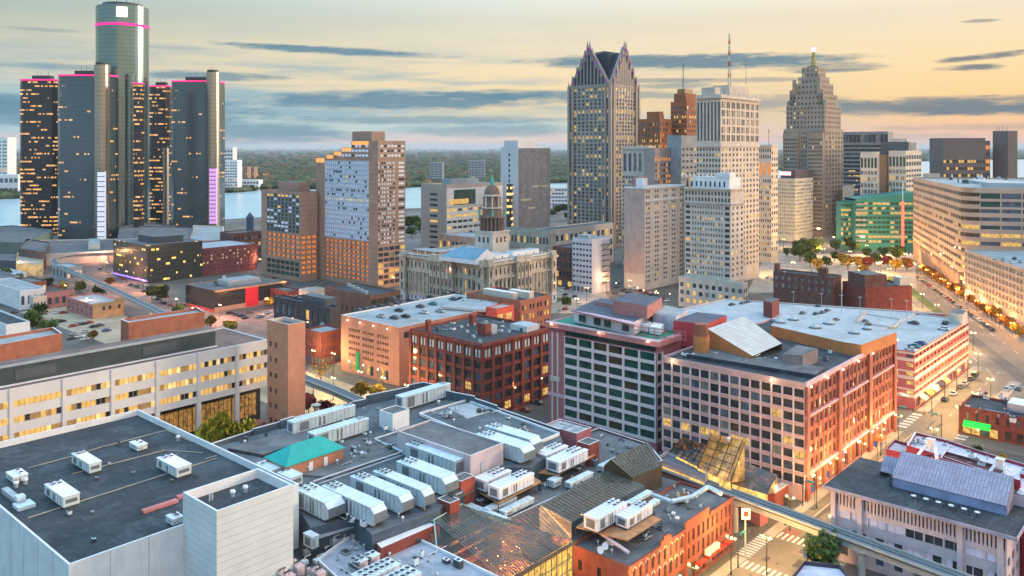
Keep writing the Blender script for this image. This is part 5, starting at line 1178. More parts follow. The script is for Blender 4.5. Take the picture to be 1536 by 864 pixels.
a = MB(); a.box(0,86.6,4.0,4.18,17.6,18.2,STEEL); a.box(0,86.6,3.5,4.1,13.26,13.5,WHT); [a.box(x,x+9,4.1,4.19,14.3,16.6,DKGREY) for x in (36,66)]; a.build('plant_trim', B.root)
LO = B
a = MB(); a.box(0,100,3.5,24,-21.4,-.1,M('glass_lit_lobby',(.05,.04,.03))); a.build('base_wall', B.root)
for i in range(14): put('lobby_window', win_mesh('R', 3.6, 6.5, gyl, (3,2,'dark')), B.root, (46+i*3.9, 3.3, -8.5))
a = MB(); [a.box(us+i*bw-.6,us+i*bw+.6,-.2,1.0,-21.4,0,WS2) for i in range(nb_)]; a.build('column', B.root)
a = MB(); n = 14; pt = [(72+i*2.0, -3.5+2.6*sin(i*.55)) for i in range(n)]
for p, q in zip(pt, pt[1:]): a.box(p[0],q[0],p[1]-.2,p[1]+3,-21.4,-9-.0,M('lobby_brown',(.26,.10,.07),.7)); 
a.build('curved_wall', B.root)
slab('brick_stair_box', 'orange brick box behind the grey plant wall at the left edge', 'building', [P(-40,529,41),P(93,504,41),P(80,495,41),P(-40,515,41)], 41, BRK_ORG, ROOF_LT, z0=20, rim=WHT)
slab('brick_stair_box', 'orange brick box behind the grey plant wall, left of the black building', 'building', [P(193,488,41),P(307,471,41),P(296,465,41),P(181,483,41)], 41, BRK_ORG, ROOF_LT, z0=20, rim=WHT)
c = P(432,487,42); B = Bld('brick_tower', 'tall plain orange brick stair tower with pairs of small windows', 'stair tower', c, ex(c,E1,458), ex(c,E2,401), 42, M('tower_brick',(.56,.25,.15),.9,.1,.3,brick=.8), ROOF_GY, parapet=1, cap=CREAM, ymin=3)
B.face('L', 12, 37.5, 1, 6, ops=((.52,.64),(.78,.90)), zo=(.35,.7), rec=.2).done()

# black-roofed hall and white box at the lower left
B = Bld('black_roof_hall', 'big flat black-roofed hall with pale blue metal walls', 'hall', P(103,847,28), 40, 66, 28, WHT2, ROOF_BK, parapet=1.3, cap=WHT, ymin=4)
B.done(); HALL = B
a = MB()
for i in range(1, 10):
    a.box(-.03,-.005,i*6.2,i*6.2+.08,0,28,STEEL)
for i in range(1, 7): a.box(i*6,i*6+.08,-.03,-.005,0,28,STEEL)
a.build('panel_joint', B.root, kind='stuff')
def roofpipe(name, label, pts, z, r, m, cat='pipe', group=None):
    c = P(*pts[0], z); t = None; a = MB()
    for p, q in zip(pts, pts[1:]):
        p_, q_ = P(*p, z), P(*q, z); a.tube((p_[0]-c[0],p_[1]-c[1],.12),(q_[0]-c[0],q_[1]-c[1],.12),r,m,5)
    o = a.build(name, None, (c[0],c[1],z)); o['label'] = label; o['category'] = cat
    if group: o['group'] = group
YP = M('gas_pipe', (.40,.36,.28), .6); zr = 26.75
roofpipe('gas_pipe', 'thin tan pipe running across the black roof behind the front air units', [(42,778),(325,688)], zr, .09, YP)
roofpipe('gas_pipe', 'thin tan pipe running across the middle of the black roof', [(108,712),(248,676),(304,680)], zr, .09, YP)
roofpipe('gas_pipe', 'thin tan pipe along the back of the black roof with a bend at its end', [(42,703),(105,686),(150,672),(250,646),(288,664)], zr, .09, YP)
B = Bld('white_box', 'tall pale metal-clad box building with sunken dark roof', 'building', P(325,767,33.2), 13.9, 10.9, 33.2, M('white_clad',(.62,.66,.66),.55,.06,.2), ROOF_BK, parapet=1.6, cap=WHT, ymin=4)
B.done(); WB_ = B
a = MB()
for i in range(1, 26): z = 2+i*1.2; a.box(0,B.w,-.02,-.003,z,z+.06,STEEL); a.box(-.02,-.003,0,B.d,z,z+.06,STEEL)
a.build('cladding_joint', B.root, kind='stuff')
# ------------------------------------------------------------------ casino block roofs
CW = M('casino_wall', (.07,.10,.13), .6, .15, .3); CR = M('casino_roof', (.115,.135,.155), .85, .3, .1, seam=(14,5,(.2,.24,.26),.05), bump=.1, stain=.55)
CPK = M('casino_pink_wall', (.52,.43,.46), .8, .1, .3)
c = P(634,578,22); t = thing('casino', 'sprawling casino block with dark membrane roofs on many levels', 'casino', (c[0], c[1], 0))
def cpart(name, pts, z1, z0, m, top=None, par=0, pm=None):
    q = [(P(x,y,z1)[0]-c[0], P(x,y,z1)[1]-c[1]) for x, y in pts]; a = MB(); a.prism(q, z0, z1, m, top or m); o = a.build(name, t)
    if par:
        a = MB()
        for p_, r_ in zip(q, q[1:]+q[:1]):
            d = Vector((r_[0]-p_[0], r_[1]-p_[1])); 
            if d.length < .5: continue
            n = Vector((-d.y, d.x)).normalized()*.3
            a.prism([p_, r_, (r_[0]-n.x, r_[1]-n.y), (p_[0]-n.x, p_[1]-n.y)] if False else [p_, r_, (r_[0]+n.x, r_[1]+n.y), (p_[0]+n.x, p_[1]+n.y)], z1-.05, z1+par, pm or m, WHT)
        a.build('parapet', t)
    return o
cpart('upper_roof', [(318,668),(634,580),(745,616),(838,647),(846,668),(795,701),(757,701),(712,723),(674,748),(658,766),(558,802),(530,776),(466,792),(440,752),(395,720)], 21.2, 0, CW, CR)
cpart('east_roof', [(852,664),(898,645),(972,669),(992,694),(915,710),(800,763),(753,785),(688,760),(662,770),(700,740),(800,700)], 16.4, 0, BRK_DK, ROOF_GY, .5)
cpart('front_roof', [(300,860),(400,800),(596,800),(660,836),(735,870),(700,990),(200,990),(250,900)], 16.2, 0, CW, ROOF_BK)
cpart('plaza_roof', [(478,842),(540,797),(597,797),(752,872),(640,930),(540,900)], 17.4, 16, CPK, M('membrane_lilac',(.34,.37,.43),.7,.2,.3), .5, WHT)
# stepped north and east parapets with white caps
a = MB()
def wallseg(px0,py0,px1,py1,zt):
    p_, q_ = P(px0,py0,zt), P(px1,py1,zt); d = Vector((q_[0]-p_[0], q_[1]-p_[1])); n = Vector((-d.y,d.x)).normalized()*.25
    pts = [(p_[0]-c[0],p_[1]-c[1]),(q_[0]-c[0],q_[1]-c[1]),(q_[0]-c[0]+n.x,q_[1]-c[1]+n.y),(p_[0]-c[0]+n.x,p_[1]-c[1]+n.y)]
    a.prism(pts, 20, zt-.15, CW); a.prism([(x*1.0,y*1.0) for x,y in pts], zt-.15, zt, WHT)
for s_ in ((318,665,380,645,22.4),(380,643,421,632,22.9),(421,630,441,624,23.4),(441,626,530,603,22.6),(530,602,549,598,23.2),(549,593,613,580,23.8),(613,577,634,573,24.3),(634,573,655,577,24.3),(655,583,712,594,23.6),(712,597,745,608,23.2),(745,611,838,643,21.9)): wallseg(*s_)
a.build('stepped_parapet', t)
cpart('dark_strip', [(342,672),(470,636),(500,645),(395,682)], 21.9, 21, ROOF_BK, ROOF_GY)
cpart('low_wall_block', [(384,694),(402,689),(428,697),(410,704)], 22.3, 21, WHT, WHT)
cpart('inner_court', [(630,622),(700,602),(838,652),(770,680)], 21.6, 21, WHT, CR, .5, WHT)
cpart('pale_patch', [(672,611),(704,604),(735,617),(700,627)], 21.75, 21.5, WHT, M('patch_pale',(.42,.43,.44),.8))
cpart('lower_deck', [(440,690),(560,660),(605,672),(500,716),(455,712)], 21.6, 21, ROOF_GY, ROOF_GY)
cpart('brick_band', [(565,815),(656,779),(660,784),(572,822)], 19.5, 16, BRK_RED, WHT)
# boxes standing on the roof
def rbox(name, label, cat, pn, zt, xl, xr, zb, m, top, par=.35, group=None, parts=None):
    cc = P(*pn, zt); w, d = ex(cc, E1, xr), ex(cc, E2, xl)
    b = thing(name, label, cat, (cc[0], cc[1], zb), RZ, group); a = MB(); h = zt-zb; a.box(0,w,0,d,0,h,m,top)
    a.build('wall', b)
    if par:
        a = MB(); tt = .22
        for q in ((-.02,w+.02,-.02,tt),(-.02,w+.02,d-tt,d+.02),(-.02,tt,tt,d-tt),(w-tt,w+.02,tt,d-tt)): a.box(*q,h,h+par,m,WHT)
        a.build('parapet', b)
    return b, w, d, h
b, w, d, h = rbox('plant_block', 'pink-walled plant block with flat grey roof in the middle of the casino roof', 'plant room', (705.5,686), 25.6, 596, 755, 21.2, CPK, ROOF_GY)
a = MB(); a.box(-.12,-.02,3,3.9,.2,2.4,STEEL); a.box(w*.3,w*.4,-.12,-.02,.2,2.4,STEEL); a.build('door', b)
b, w, d, h = rbox('white_room', 'small white box room with grey roof near the back parapet of the casino', 'plant room', (589,622), 25.2, 569, 614, 21.2, WHT, ROOF_GY, .1)
b, w, d, h = rbox('brick_room', 'small red brick stair room between the blue air units and white chillers', 'plant room', (691,723), 22.9, 676, 712, 16.4, BRK_RED, ROOF_GY, .1)
b, w, d, h = rbox('brick_room', 'low red brick stair room touching the top of the glass roof', 'plant room', (675,756), 21.9, 656, 690, 16.4, BRK_RED, ROOF_GY, .1)
b, w, d, h = rbox('brick_room', 'red brick roof room beside the far pair of white chillers', 'plant room', (884,668), 21.3, 866, 899, 16.4, BRK_RED, ROOF_GY, .1)
b, w, d, h = rbox('brick_room', 'rose-walled low roof room with white-stained top at the casino east corner', 'plant room', (865,652), 20.8, 818, 887, 16.4, DARKR, M('stained_roof',(.34,.36,.37),.8,.5,.7), .3)
# teal hipped roof house
cc = P(429.5,699,24.2); w, d = ex(cc,E1,515), ex(cc,E2,399.5)
b = thing('teal_roof_house', 'orange brick roof house with bright teal hipped roof', 'plant room', (cc[0],cc[1],21.2), RZ)
a = MB(); a.box(0,w,0,d,0,3,M('house_orange',(.46,.20,.12),.85,.1,.3)); a.build('wall', b)
a = MB(); o_ = .35; TR = M('teal_roof', (.02,.36,.33), .5, .1, .3, seam=(.8,30,(.01,.25,.23),.05))
e = [(-o_,-o_,3),(w+o_,-o_,3),(w+o_,d+o_,3),(-o_,d+o_,3)]; r0, r1 = (d*.5,d*.5,5.6),(w-d*.45,d*.5,5.6)
a.quad([e[0],e[1],r1,r0],TR); a.quad([e[2],e[3],r0,r1],TR); a.quad([e[0],e[3],r0],TR); a.quad([e[1],e[2],r1],TR); a.box(-o_,w+o_,-o_,d+o_,2.8,3.0,TR); a.build('roof', b)
for q in (.42,.68): a = MB(); a.box(w*q-.55,w*q+.4,-.12,-.02,.1,2.2,WHT); a.build('door', b)

# ---- air units, one builder, all different
AU = M('unit_blue', (.46,.55,.60), .5, .12, .5, streak=.15); AUT = M('unit_top', (.60,.70,.74), .5, .1, .5, streak=.1); FAN = M('fan_dark', (.05,.055,.06), .7); LV = M('louvre_dark', (.14,.16,.18), .7, .1)
def unit(label, pn, zt, xl, xr, h, mode='e2', fans=3, nose=False, wall=None, top=None, group=None, w=None, d=None, grey=False, base=None):
    cc = P(*pn, zt); w = w or ex(cc, E1, xr); d = d or ex(cc, E2, xl); wall = wall or AU; top = top or AUT
    b = thing('air_unit', label, 'air unit', (cc[0], cc[1], zt-h), RZ, group)
    a = MB(); f = .45; 
    L_ = d if mode == 'e2' else w; Wd = w if mode == 'e2' else d
    def bx(l0,l1,w0,w1,z0,z1,m,tp=None):      # l along the length starting at the near end
        if mode == 'e2': a.box(w0,w1,l0,l1,z0,z1,m,tp)
        else: a.box(l0,l1,w0,w1,z0,z1,m,tp)
    n0 = 1.3 if nose else 0
    bx(n0, L_, 0, Wd, f, h-.12, wall)
    a.build('housing', b)
    if nose:
        a = MB()
        P_ = (lambda l,ww,z:(ww,l,z)) if mode=='e2' else (lambda l,ww,z:(l,ww,z))
        for ww in (0,Wd): a.quad([P_(0,ww,f+.6),P_(n0,ww,f),P_(n0,ww,h-.12),P_(.2,ww,h-1.0)], wall)
        a.quad([P_(0,0,f+.6),P_(0,Wd,f+.6),P_(.2,Wd,h-1.0),P_(.2,0,h-1.0)], LV); a.quad([P_(.2,0,h-1.0),P_(.2,Wd,h-1.0),P_(n0,Wd,h-.1),P_(n0,0,h-.1)], top); a.quad([P_(0,0,f+.6),P_(0,Wd,f+.6),P_(n0,Wd,f),P_(n0,0,f)], LV)
        a.build('intake_hood', b)
    a = MB(); bx(n0-.06, L_+.1, -.1, Wd+.1, h-.12, h, top)
    k = int(L_/1.25)
    for i in range(1,k): bx(n0+i*1.25*(L_-n0)/L_-.04, n0+i*1.25*(L_-n0)/L_+.04, -.11, Wd+.11, h, h+.07, top)
    cap_ = a.build('roof_cap', b)
    a = MB()
    for i in range(1,k):
        l = n0+i*1.25*(L_-n0)/L_
        bx(l-.035,l+.035,-.045,-.003,f,h-.15,STEEL)
        if mode=='e2': a.box(-.045,-.003,l-.035,l+.035,f,h-.15,STEEL)
    bx(0.2+n0, L_-.2, .2, Wd-.2, 0, f, DKGREY)
    a.build('panel_seam', b)
    for i in range(fans):
        a = MB(); l = L_-.8-i*1.15
        for q in ((.3,.7) if Wd > 2.2 else (.5,)):
            x_, y_ = (Wd*q, l) if mode == 'e2' else (l, Wd*q)
            a.cyl(x_, y_, .42, .42, h+.02, h+.28, top, 10, FAN)
        a.build('fan', cap_)
    lvs = [(L_*.74,L_*.88,f+.3,h-.5),(L_*.42,L_*.45,f+.2,h-.5),(L_*.49,L_*.52,f+.2,h-.5)] if mode == 'e2' else [(L_*.1,L_*.24,f+.3,h-.5),(L_*.4,L_*.43,f+.2,h-.5),(L_*.47,L_*.5,f+.2,h-.5)]
    for (l0,l1,z0,z1) in lvs:
        a = MB()
        if mode == 'e2': a.box(-.07,-.046,l0,l1,z0,z1,LV)
        else: a.box(l0,l1,-.07,-.046,z0,z1,LV)
        a.build('louvre', b)
    if mode == 'e2' and not nose: a = MB(); a.box(Wd*.15,Wd*.85,-.07,-.046,f+.6,h-.6,LV); a.build('end_louvre', b)
    if mode == 'e1': a = MB(); a.box(-.07,-.02,Wd*.2,Wd*.8,f+.4,h-.5,LV); a.build('end_louvre', b)
    return b
g1 = 'long blue grey air units on the casino roof'
for i, (pn, xl, xr, nz_) in enumerate([((493,757),441,519,True),((562,764),483,582,True),((604,747),526,622,True),((638,738),560,653,True),((669,720),595,689,True),((682,692),608,697,False),((800.5,661),727,815,True),((787,674),714,804,True)]):
    lab = ['long blue grey air unit nearest the tall white box, leftmost of the parallel row', 'second of the parallel blue grey air units right of the white box', 'third of the parallel blue grey air units right of the white box', 'fourth of the parallel blue grey air units right of the white box', 'fifth parallel blue grey air unit, its nose by the small brick room', 'long blue grey air unit against the pink plant block wall',
        'farther of two long air units right of the pink plant block', 'nearer of two long air units right of the pink plant block'][i]
    unit(lab, pn, 25.0, xl, xr, 3.7, 'e2', 3, nz_, group=g1)
unit('long air unit along the back parapet above the yellow-green tree', (440,634), 24.6, 434, 533, 3.2, 'e1', 2, d=2.6, group=g1)
unit('long air unit directly behind the teal-roofed house', (472,652), 24.8, 463, 553, 3.4, 'e1', 2, d=2.8, group=g1)
unit('long air unit at the apex of the casino parapet', (604,596), 25.2, 599, 676, 3.8, 'e1', 2, d=2.8, group=g1)
unit('short pale air unit left of the teal-roofed house', (405,706), 23.6, 385, 424, 2.4, 'e2', 1, group='short pale air units by the teal roof')
unit('short pale air unit in front of the teal-roofed house', (435,717), 23.6, 416, 454, 2.4, 'e2', 1, group='short pale air units by the teal roof')
WU = M('unit_white', (.66,.66,.72), .5, .08, .5, streak=.1); WUT = M('unit_white_top', (.76,.76,.8), .5, .05)
DECK = M('deck_orange', (.46,.24,.12), .8, .2, .5)
g2 = 'white chillers on orange decks'
for lab, pn, xl, xr, zt in [('large white chiller nearest the glass roof ridge, left pair front', (749,733), 732, 801, 21.8), ('white chiller behind the large one of the left pair', (729,722), 711, 767, 21.8), ('white chiller of the far pair, nearer the glass roof', (838,694), 819, 882, 21.6), ('white chiller of the far pair, farther left', (818,683), 800.5, 852, 21.6)]:
    unit(lab, pn, zt, xl, xr, 2.7, 'e1', 4, wall=WU, top=WUT, group=g2)
unit('large white chiller on the corner brick building, left of two', (896,779), 17.2, 875.5, 941, 3.0, 'e1', 3, wall=WU, top=WUT, group=g2)
unit('smaller white chiller on the corner brick building, right of two', (941,778), 16.2, 923.5, 979, 2.5, 'e1', 3, wall=WU, top=WUT, group=g2)
def deck(name, label, pts, z, m, th=.25, legs=True):
    cc = P(*pts[0], z); b = thing(name, label, 'deck', (cc[0],cc[1],z)); q = [(P(x,y,z)[0]-cc[0],P(x,y,z)[1]-cc[1]) for x,y in pts]
    a = MB(); a.prism(q,-th,0,m); a.build('platform', b)
    if legs:
        for p in q: a = MB(); a.box(p[0]-.08,p[0]+.08,p[1]-.08,p[1]+.08,-3,-th,METAL); a.build('leg', b)
    return b
deck('equipment_deck', 'orange steel deck under the left pair of white chillers', [(704,730),(748,754),(812,722),(775,700)], 18.95, DECK)
deck('equipment_deck', 'orange steel deck under the far pair of white chillers', [(770,705),(836,712),(893,682),(830,668)], 18.8, DECK, .2)
deck('equipment_deck', 'orange steel deck under the chillers on the corner brick building', [(864,790),(941,810),(992,778),(920,752)], 13.7, DECK)
for lab, pn, xl, xr, zt, h_ in [('long low blue duct box nearest the glass roof edge', (758,781), 694, 762, 17.8, 1.3), ('right of two ribbed blue duct boxes below the left chillers', (757,768), 748, 801, 18.0, 1.5), ('left of two ribbed blue duct boxes below the left chillers', (733,765), 722, 775, 18.0, 1.5), ('ribbed blue duct box at the far end of the glass ridge', (856,725), 845, 890, 18.1, 1.6),('blue duct box bending behind the far chillers', (905,700), 893, 930, 18.1, 1.6)]:
    if xr-pn[0] < 6: unit(lab, pn, zt, xl, xr, h_, 'e2', 0, w=1.4, group='ribbed blue ducts')
    else: unit(lab, pn, zt, xl, xr, h_, 'e1', 0, d=1.5, group='ribbed blue ducts')
unit('small blue cube unit between the ducts and the far chillers', (831,722), 18.4, 821, 842, 1.9, 'e2', 0)
unit('ribbed pale duct behind the chillers on the corner brick building', (946,755), 15, 942, 978, 1.2, 'e1', 0, d=1.2, group='ribbed blue ducts')
unit('short pale duct on the corner brick roof left of the brown machinery', (966,764), 14.6, 960, 990, 1.2, 'e1', 0, d=1.3, group='ribbed blue ducts')
# units on the black hall roof and lower roofs
g3 = 'white box air units on the black hall roof'
for lab, pn, xl, xr in [('white box air unit on the black roof, front left', (95,746), 67, 119.5), ('white box air unit on the black roof, back left', (134,696), 107.5, 152), ('white box air unit on the black roof, back right', (265,702), 235, 287)]:
    unit(lab, pn, 29.0 if 'front' not in lab else 29.0, xl, xr, 2.3, 'e2', 2, wall=M('unit_pale',(.62,.68,.68),.5,.08), top=WUT, group=g3)
for lab, pn, xl, xr, zt in [('small white unit at the centre back of the black roof', (206,669), 194, 221, 28), ('small white unit at the left edge of the black roof', (20,716), 9, 42, 28.2), ('small pale unit beside the red ducts on the black roof', (259,779), 249, 275, 28.3)]:
    unit(lab, pn, zt, xl, xr, 1.5, 'e1', 1, wall=MAT['unit_pale'], top=WUT, group='small units on the black hall roof')
def vent(label, px, py, z, r=.5, h=1.1, m=None):
    X,Y = P(px,py,z); b = thing('roof_vent', label, 'roof vent', (X,Y,z), 0, 'roof vents'); a = MB(); a.cyl(0,0,r*.7,r*.7,0,h*.7,m or STEEL,10); a.build('stack', b); a = MB(); a.cyl(0,0,r,r*.8,h*.7,h,m or WHT,10); a.build('cap', b)
for lab, x, y, z in [('left mushroom vent on the sunken roof of the white box',349,745,31.6),('right mushroom vent on the sunken roof of the white box',368,738,31.6),('small vent at the back corner of the black roof',267,661,26.7),('small vent stack left of the front air unit on the black roof',38,726,26.7),('vent stack near the left edge of the black roof',24,731,26.7),
        ('small vent on the casino deck right of the teal roof',543,685,21.7),('small vent below the apex air unit of the casino roof',658,607,21.3),('small white vent at the east end of the grey roof near the hotel',1093,663,19),('vent stack on the corner brick roof near its inner edge',1010,776,12.2),('second vent stack on the corner brick roof, lower',1016,783,12.2),
        ('white vent on the black hotel roof, left part',1040,510,29.6),('white vent by the hotel roof drum',1040,536,29.6),('small white vent on the hotel roof centre',1164,542,29.6)]: vent(lab,x,y,z)
# red ducts lying on the black roof
cc = P(216,771,26.75); b = thing('red_duct', 'pink red flat duct lying on the black roof in two lengths', 'duct', (*cc,26.75), RZ); a = MB(); a.box(0,6.2,0,1.1,0,.5,M('duct_red',(.55,.20,.19),.7)); a.build('duct_length', b); a = MB(); a.box(6.8,10.5,1.2,2.2,0,.5,M('duct_red')); a.build('duct_length', b)
cc = P(12,735,27); b = thing('grey_duct', 'long pale grey duct with bent end at the left edge of the black roof', 'duct', (*cc,26.75), RZ+pi); a = MB(); a.box(0,1.1,0,9,0,.9,STEEL); a.build('duct_run', b); a = MB(); a.box(-1,1.8,8,11,0,.6,AUT); a.box(-.2,1.2,7,8.6,.9,1.6,AUT); a.build('duct_end', b)
cc = P(314,752,31.65); b = thing('roof_ladder', 'pale cage ladder rising at the front of the sunken box roof', 'ladder', (*cc,31.6), RZ); a = MB()
for q in (0,.6): a.tube((q,0,0),(q,0,2.6),.05,WHT,5); a.tube((q,0,2.6),(q,.5,2.6),.05,WHT,5)
for k in range(7): a.tube((0,0,.3+k*.35),(.6,0,.3+k*.35),.04,WHT,4)
a.build('ladder_frame', b)
# pink square units, small chillers, pipework at the bottom edge
PKU = M('unit_pink', (.56,.46,.46), .6, .1); 
for i, (pn, xl, xr) in enumerate([((417,838),404,437),((446,852),427,457),((477,862),460,489),((400,850),383,417),((430,868),410,444),((462,876),447,474)]):
    cc = P(*pn, 19.5); w, d = ex(cc,E1,xr), ex(cc,E2,xl); b = thing('pink_unit', f'pink cube cooling unit at the bottom edge beside the white box, {ordn(i)}', 'cooling unit', (cc[0],cc[1],16.5), RZ, 'pink cube cooling units')
    a = MB(); a.box(0,w,0,d,0,3,PKU); a.build('housing', b); a = MB(); [a.cyl(w*q,d*r_,.4,.4,3,3.4,PKU,8,FAN) for q in (.3,.7) for r_ in (.3,.7)]; a.build('fan', b); a = MB(); a.box(w,w+.5,.1,d-.1,.2,2.8,LV); a.build('louvre', b)
for i, (pn, xl, xr) in enumerate([((541,843),529,552),((558,836),547,570)]):
    unit(['left','right'][i]+' of two small square condensers with round fans on the lilac roof', pn, 19.2, xl, xr, 1.8, 'e1', 2, wall=PKU, top=AUT, group='small condensers on the lilac roof')
unit('pale long chiller at the bottom edge below the small condensers', (545,872), 20, 526, 600, 2.6, 'e1', 6, wall=WU, top=AUT, group='pale chillers at the bottom edge')
unit('pale long chiller at the bottom edge, rightmost', (590,880), 20, 568, 632, 2.6, 'e1', 5, wall=WU, top=AUT, group='pale chillers at the bottom edge')
unit('caged pale cooling tower on the steel platform right of the white box', (468,806), 21.0, 455, 478, 2.6, 'e1', 0)
deck('steel_platform', 'blue grey steel platform under the noses of the air units', [(462,812),(462,800),(546,772),(556,782)], 19.6, STEEL, .2)
def pipe(label, pts, r, m):
    cc = P(*pts[0][:2], pts[0][2]); a = MB(); q = [(P(x,y,z)[0]-cc[0], P(x,y,z)[1]-cc[1], z-pts[0][2]) for x,y,z in pts]
    for u_, v_ in zip(q, q[1:]): a.tube(u_, v_, r, m, 6)
    o = a.build('roof_pipe', None, (cc[0],cc[1],pts[0][2])); o['label'] = label; o['category'] = 'pipe'; o['group'] = 'roof pipes'
PW = M('pipe_white', (.62,.64,.66), .5)
pipe('upper white pipe rack crossing the casino roof to the pink plant block', [(470,722,21.9),(604,677,21.9),(562,658,21.9),(612,642,21.9),(640,634,21.9)], .16, PW)
pipe('lower white pipe rack crossing the casino roof in front of the first pipe', [(478,726,21.8),(608,681,21.8),(566,661,21.8)], .16, STEEL)
pipe('white pipe along the red brick wall at the foot of the air units', [(560,795,20),(566,800,20),(658,764,20)], .2, PW)
pipe('steel pipe from the brick room past the east edge chillers', [(748,704,17),(800,690,17),(812,683,17)], .14, STEEL)
pipe('thin dark pipe on the front roof below the steel platform', [(470,835,17),(520,812,17),(560,806,17)], .1, METAL)
pipe('angled pale duct run crossing the corner brick roof', [(968,738,13),(1007,752,13),(1038,745,13),(1062,730,14.4),(1082,741,14)], .5, AUT)
pipe('sloping lilac pipe from the chiller deck to the corner brick roof edge', [(897,797,13),(943,829,12.3)], .35, M('pipe_lilac',(.55,.50,.62),.6))
rnd = random.Random(9)
for i in range(26):
    x, y = rnd.choice([(rnd.uniform(490,560),rnd.uniform(795,822)),(rnd.uniform(455,480),rnd.uniform(812,850)),(rnd.uniform(560,640),rnd.uniform(775,800))]); cc = P(x,y,17.3)
    s_ = rnd.uniform(.5,1.2); h_ = rnd.uniform(.5,1.3); b = thing('roof_valve_box', f'small grey valve box in the cluttered pipework below the air units, {ordn(i)}', 'valve box', (*cc,17.25), RZ, 'valve boxes in the roof pipework'); b['label'] = 'small grey valve box in the cluttered pipework below the air units'
    a = MB(); a.box(0,s_,0,s_*rnd.uniform(.6,1.6),0,h_,rnd.choice([STEEL,AUT,DKGREY,METAL,WHT])); a.build('box_body', b)
    a = MB(); a.tube((s_*.5,s_*.5,h_),(s_*.5,s_*.5,h_+.5),.06,PW,5); a.tube((s_*.5,s_*.5,h_+.5),(s_*.5+1.4,s_*.5,h_+.5),.06,PW,5); a.build('pipe_stub', b)

def plight(parent, loc, power, col, r=.35):
    power *= 2.6 if r > .3 else 1.3
    ld = bpy.data.lights.new('lamp_bulb', 'POINT'); ld.energy = power; ld.color = col; ld.shadow_soft_size = r
    o = bpy.data.objects.new('bulb_light', ld); COL.objects.link(o); o.parent = parent; o.location = loc; return o

# assorted small things that clutter the roofs
CLM = [STEEL, AUT, DKGREY, WHT, METAL, LV]
def clutter(where, pts, z, n, seed, smax=1.4, key='roof_unit'):
    rnd = random.Random(seed); q = [P(x,y,z) for x,y in pts]; xs = [p[0] for p in q]; ys = [p[1] for p in q]; k = 0; tries = 0
    def inside(X, Y):
        c_ = False; j = len(q)-1
        for i in range(len(q)):
            if (q[i][1] > Y) != (q[j][1] > Y) and X < (q[j][0]-q[i][0])*(Y-q[i][1])/(q[j][1]-q[i][1])+q[i][0]: c_ = not c_
            j = i
        return c_
    while k < n and tries < 2000:
        tries += 1; X, Y = rnd.uniform(min(xs),max(xs)), rnd.uniform(min(ys),max(ys))
        if not inside(X, Y): continue
        k += 1; t_ = rnd.random(); w = rnd.uniform(.4,smax); d = w*rnd.uniform(.7,1.7); h_ = rnd.uniform(.4,smax)
        if t_ < .5:
            b = thing('roof_unit', f'small metal plant box {where}', 'plant box', (X,Y,z), RZ, f'small plant boxes {where}'); a = MB(); a.box(0,w,0,d,.12,h_,rnd.choice(CLM),rnd.choice(CLM)); a.build('housing', b); a = MB(); a.box(.05,w-.05,.05,d-.05,0,.12,METAL); a.cyl(w/2,d/2,w*.3,w*.3,h_,h_+.12,FAN,8); a.build('curb_and_fan', b)
        elif t_ < .75:
            b = thing('roof_vent', f'little round roof vent {where}', 'roof vent', (X,Y,z), 0, f'little roof vents {where}'); a = MB(); a.cyl(0,0,.16,.16,0,.7,STEEL,8); a.build('stack', b); a = MB(); a.cyl(0,0,.32,.2,.7,.95,rnd.choice([WHT,STEEL]),8); a.build('cap', b)
        else:
            l = rnd.uniform(2,7); rot = RZ+rnd.choice([0,pi/2]); b = thing('roof_pipe', f'thin pipe run on blocks {where}', 'pipe', (X,Y,z), rot, f'thin pipe runs {where}'); a = MB(); a.tube((0,0,.3),(l,0,.3),.07,rnd.choice([PW,STEEL,METAL]),5); a.build('pipe_length', b)
            for u_ in (.3,.7): a = MB(); a.box(l*u_-.12,l*u_+.12,-.15,.15,0,.24,DKGREY); a.build('support_block', b)
clutter('in the pit below the long air units', [(462,800),(530,783),(556,803),(480,838)], 16.55, 46, 1, 1.6)
clutter('on the lilac roof at the bottom', [(500,845),(545,802),(597,802),(735,868),(640,900),(540,890)], 17.45, 34, 2)
clutter('between the noses of the blue air units', [(470,778),(640,758),(690,748),(600,790),(558,798)], 21.25, 26, 3, 1.1)
clutter('around the white chillers', [(690,757),(770,700),(860,672),(900,700),(800,752),(740,772)], 16.45, 60, 4, 1.5)
clutter('near the teal-roofed house', [(384,700),(404,694),(470,668),(600,640),(690,612),(600,668),(500,716)], 21.75, 34, 5, 1.0)
clutter('on the inner court roof behind the pink plant block', [(640,622),(700,604),(830,652),(770,676),(750,660),(700,640)], 21.7, 26, 6, 1.0)
clutter('along the back parapet strip of the casino', [(330,672),(634,588),(700,600),(640,606),(480,650)], 21.3, 22, 7, .9)
clutter('on the grey roof at the casino east end', [(865,665),(898,648),(965,670),(985,690),(915,704)], 16.45, 12, 8, .9)
clutter('on the corner brick building roof', [(880,822),(940,842),(1095,750),(1010,730),(975,760)], 11.05, 34, 9, 1.1)
clutter('on the black hotel roof', [(1020,538),(1200,566),(1320,508),(1280,520),(1200,545),(1060,515)], 29.6, 26, 10, 1.3)
clutter('on the brick warehouse roof', [(640,492),(722,510),(800,494),(720,478)], 24.45, 28, 11, 1.4)
clutter('on the penthouse roofs of the rose-framed office', [(895,458),(950,476),(990,466),(930,450)], 37.05, 8, 12, .9)
clutter('on the white roof strip behind the violet roof', [(1364,668),(1400,680),(1500,712),(1500,692),(1420,668),(1375,656)], 11.05, 16, 13, 1.2)
clutter('on the tavern roof', [(1445,615),(1530,640),(1536,600),(1470,590)], 8.05, 22, 14, 1.4)
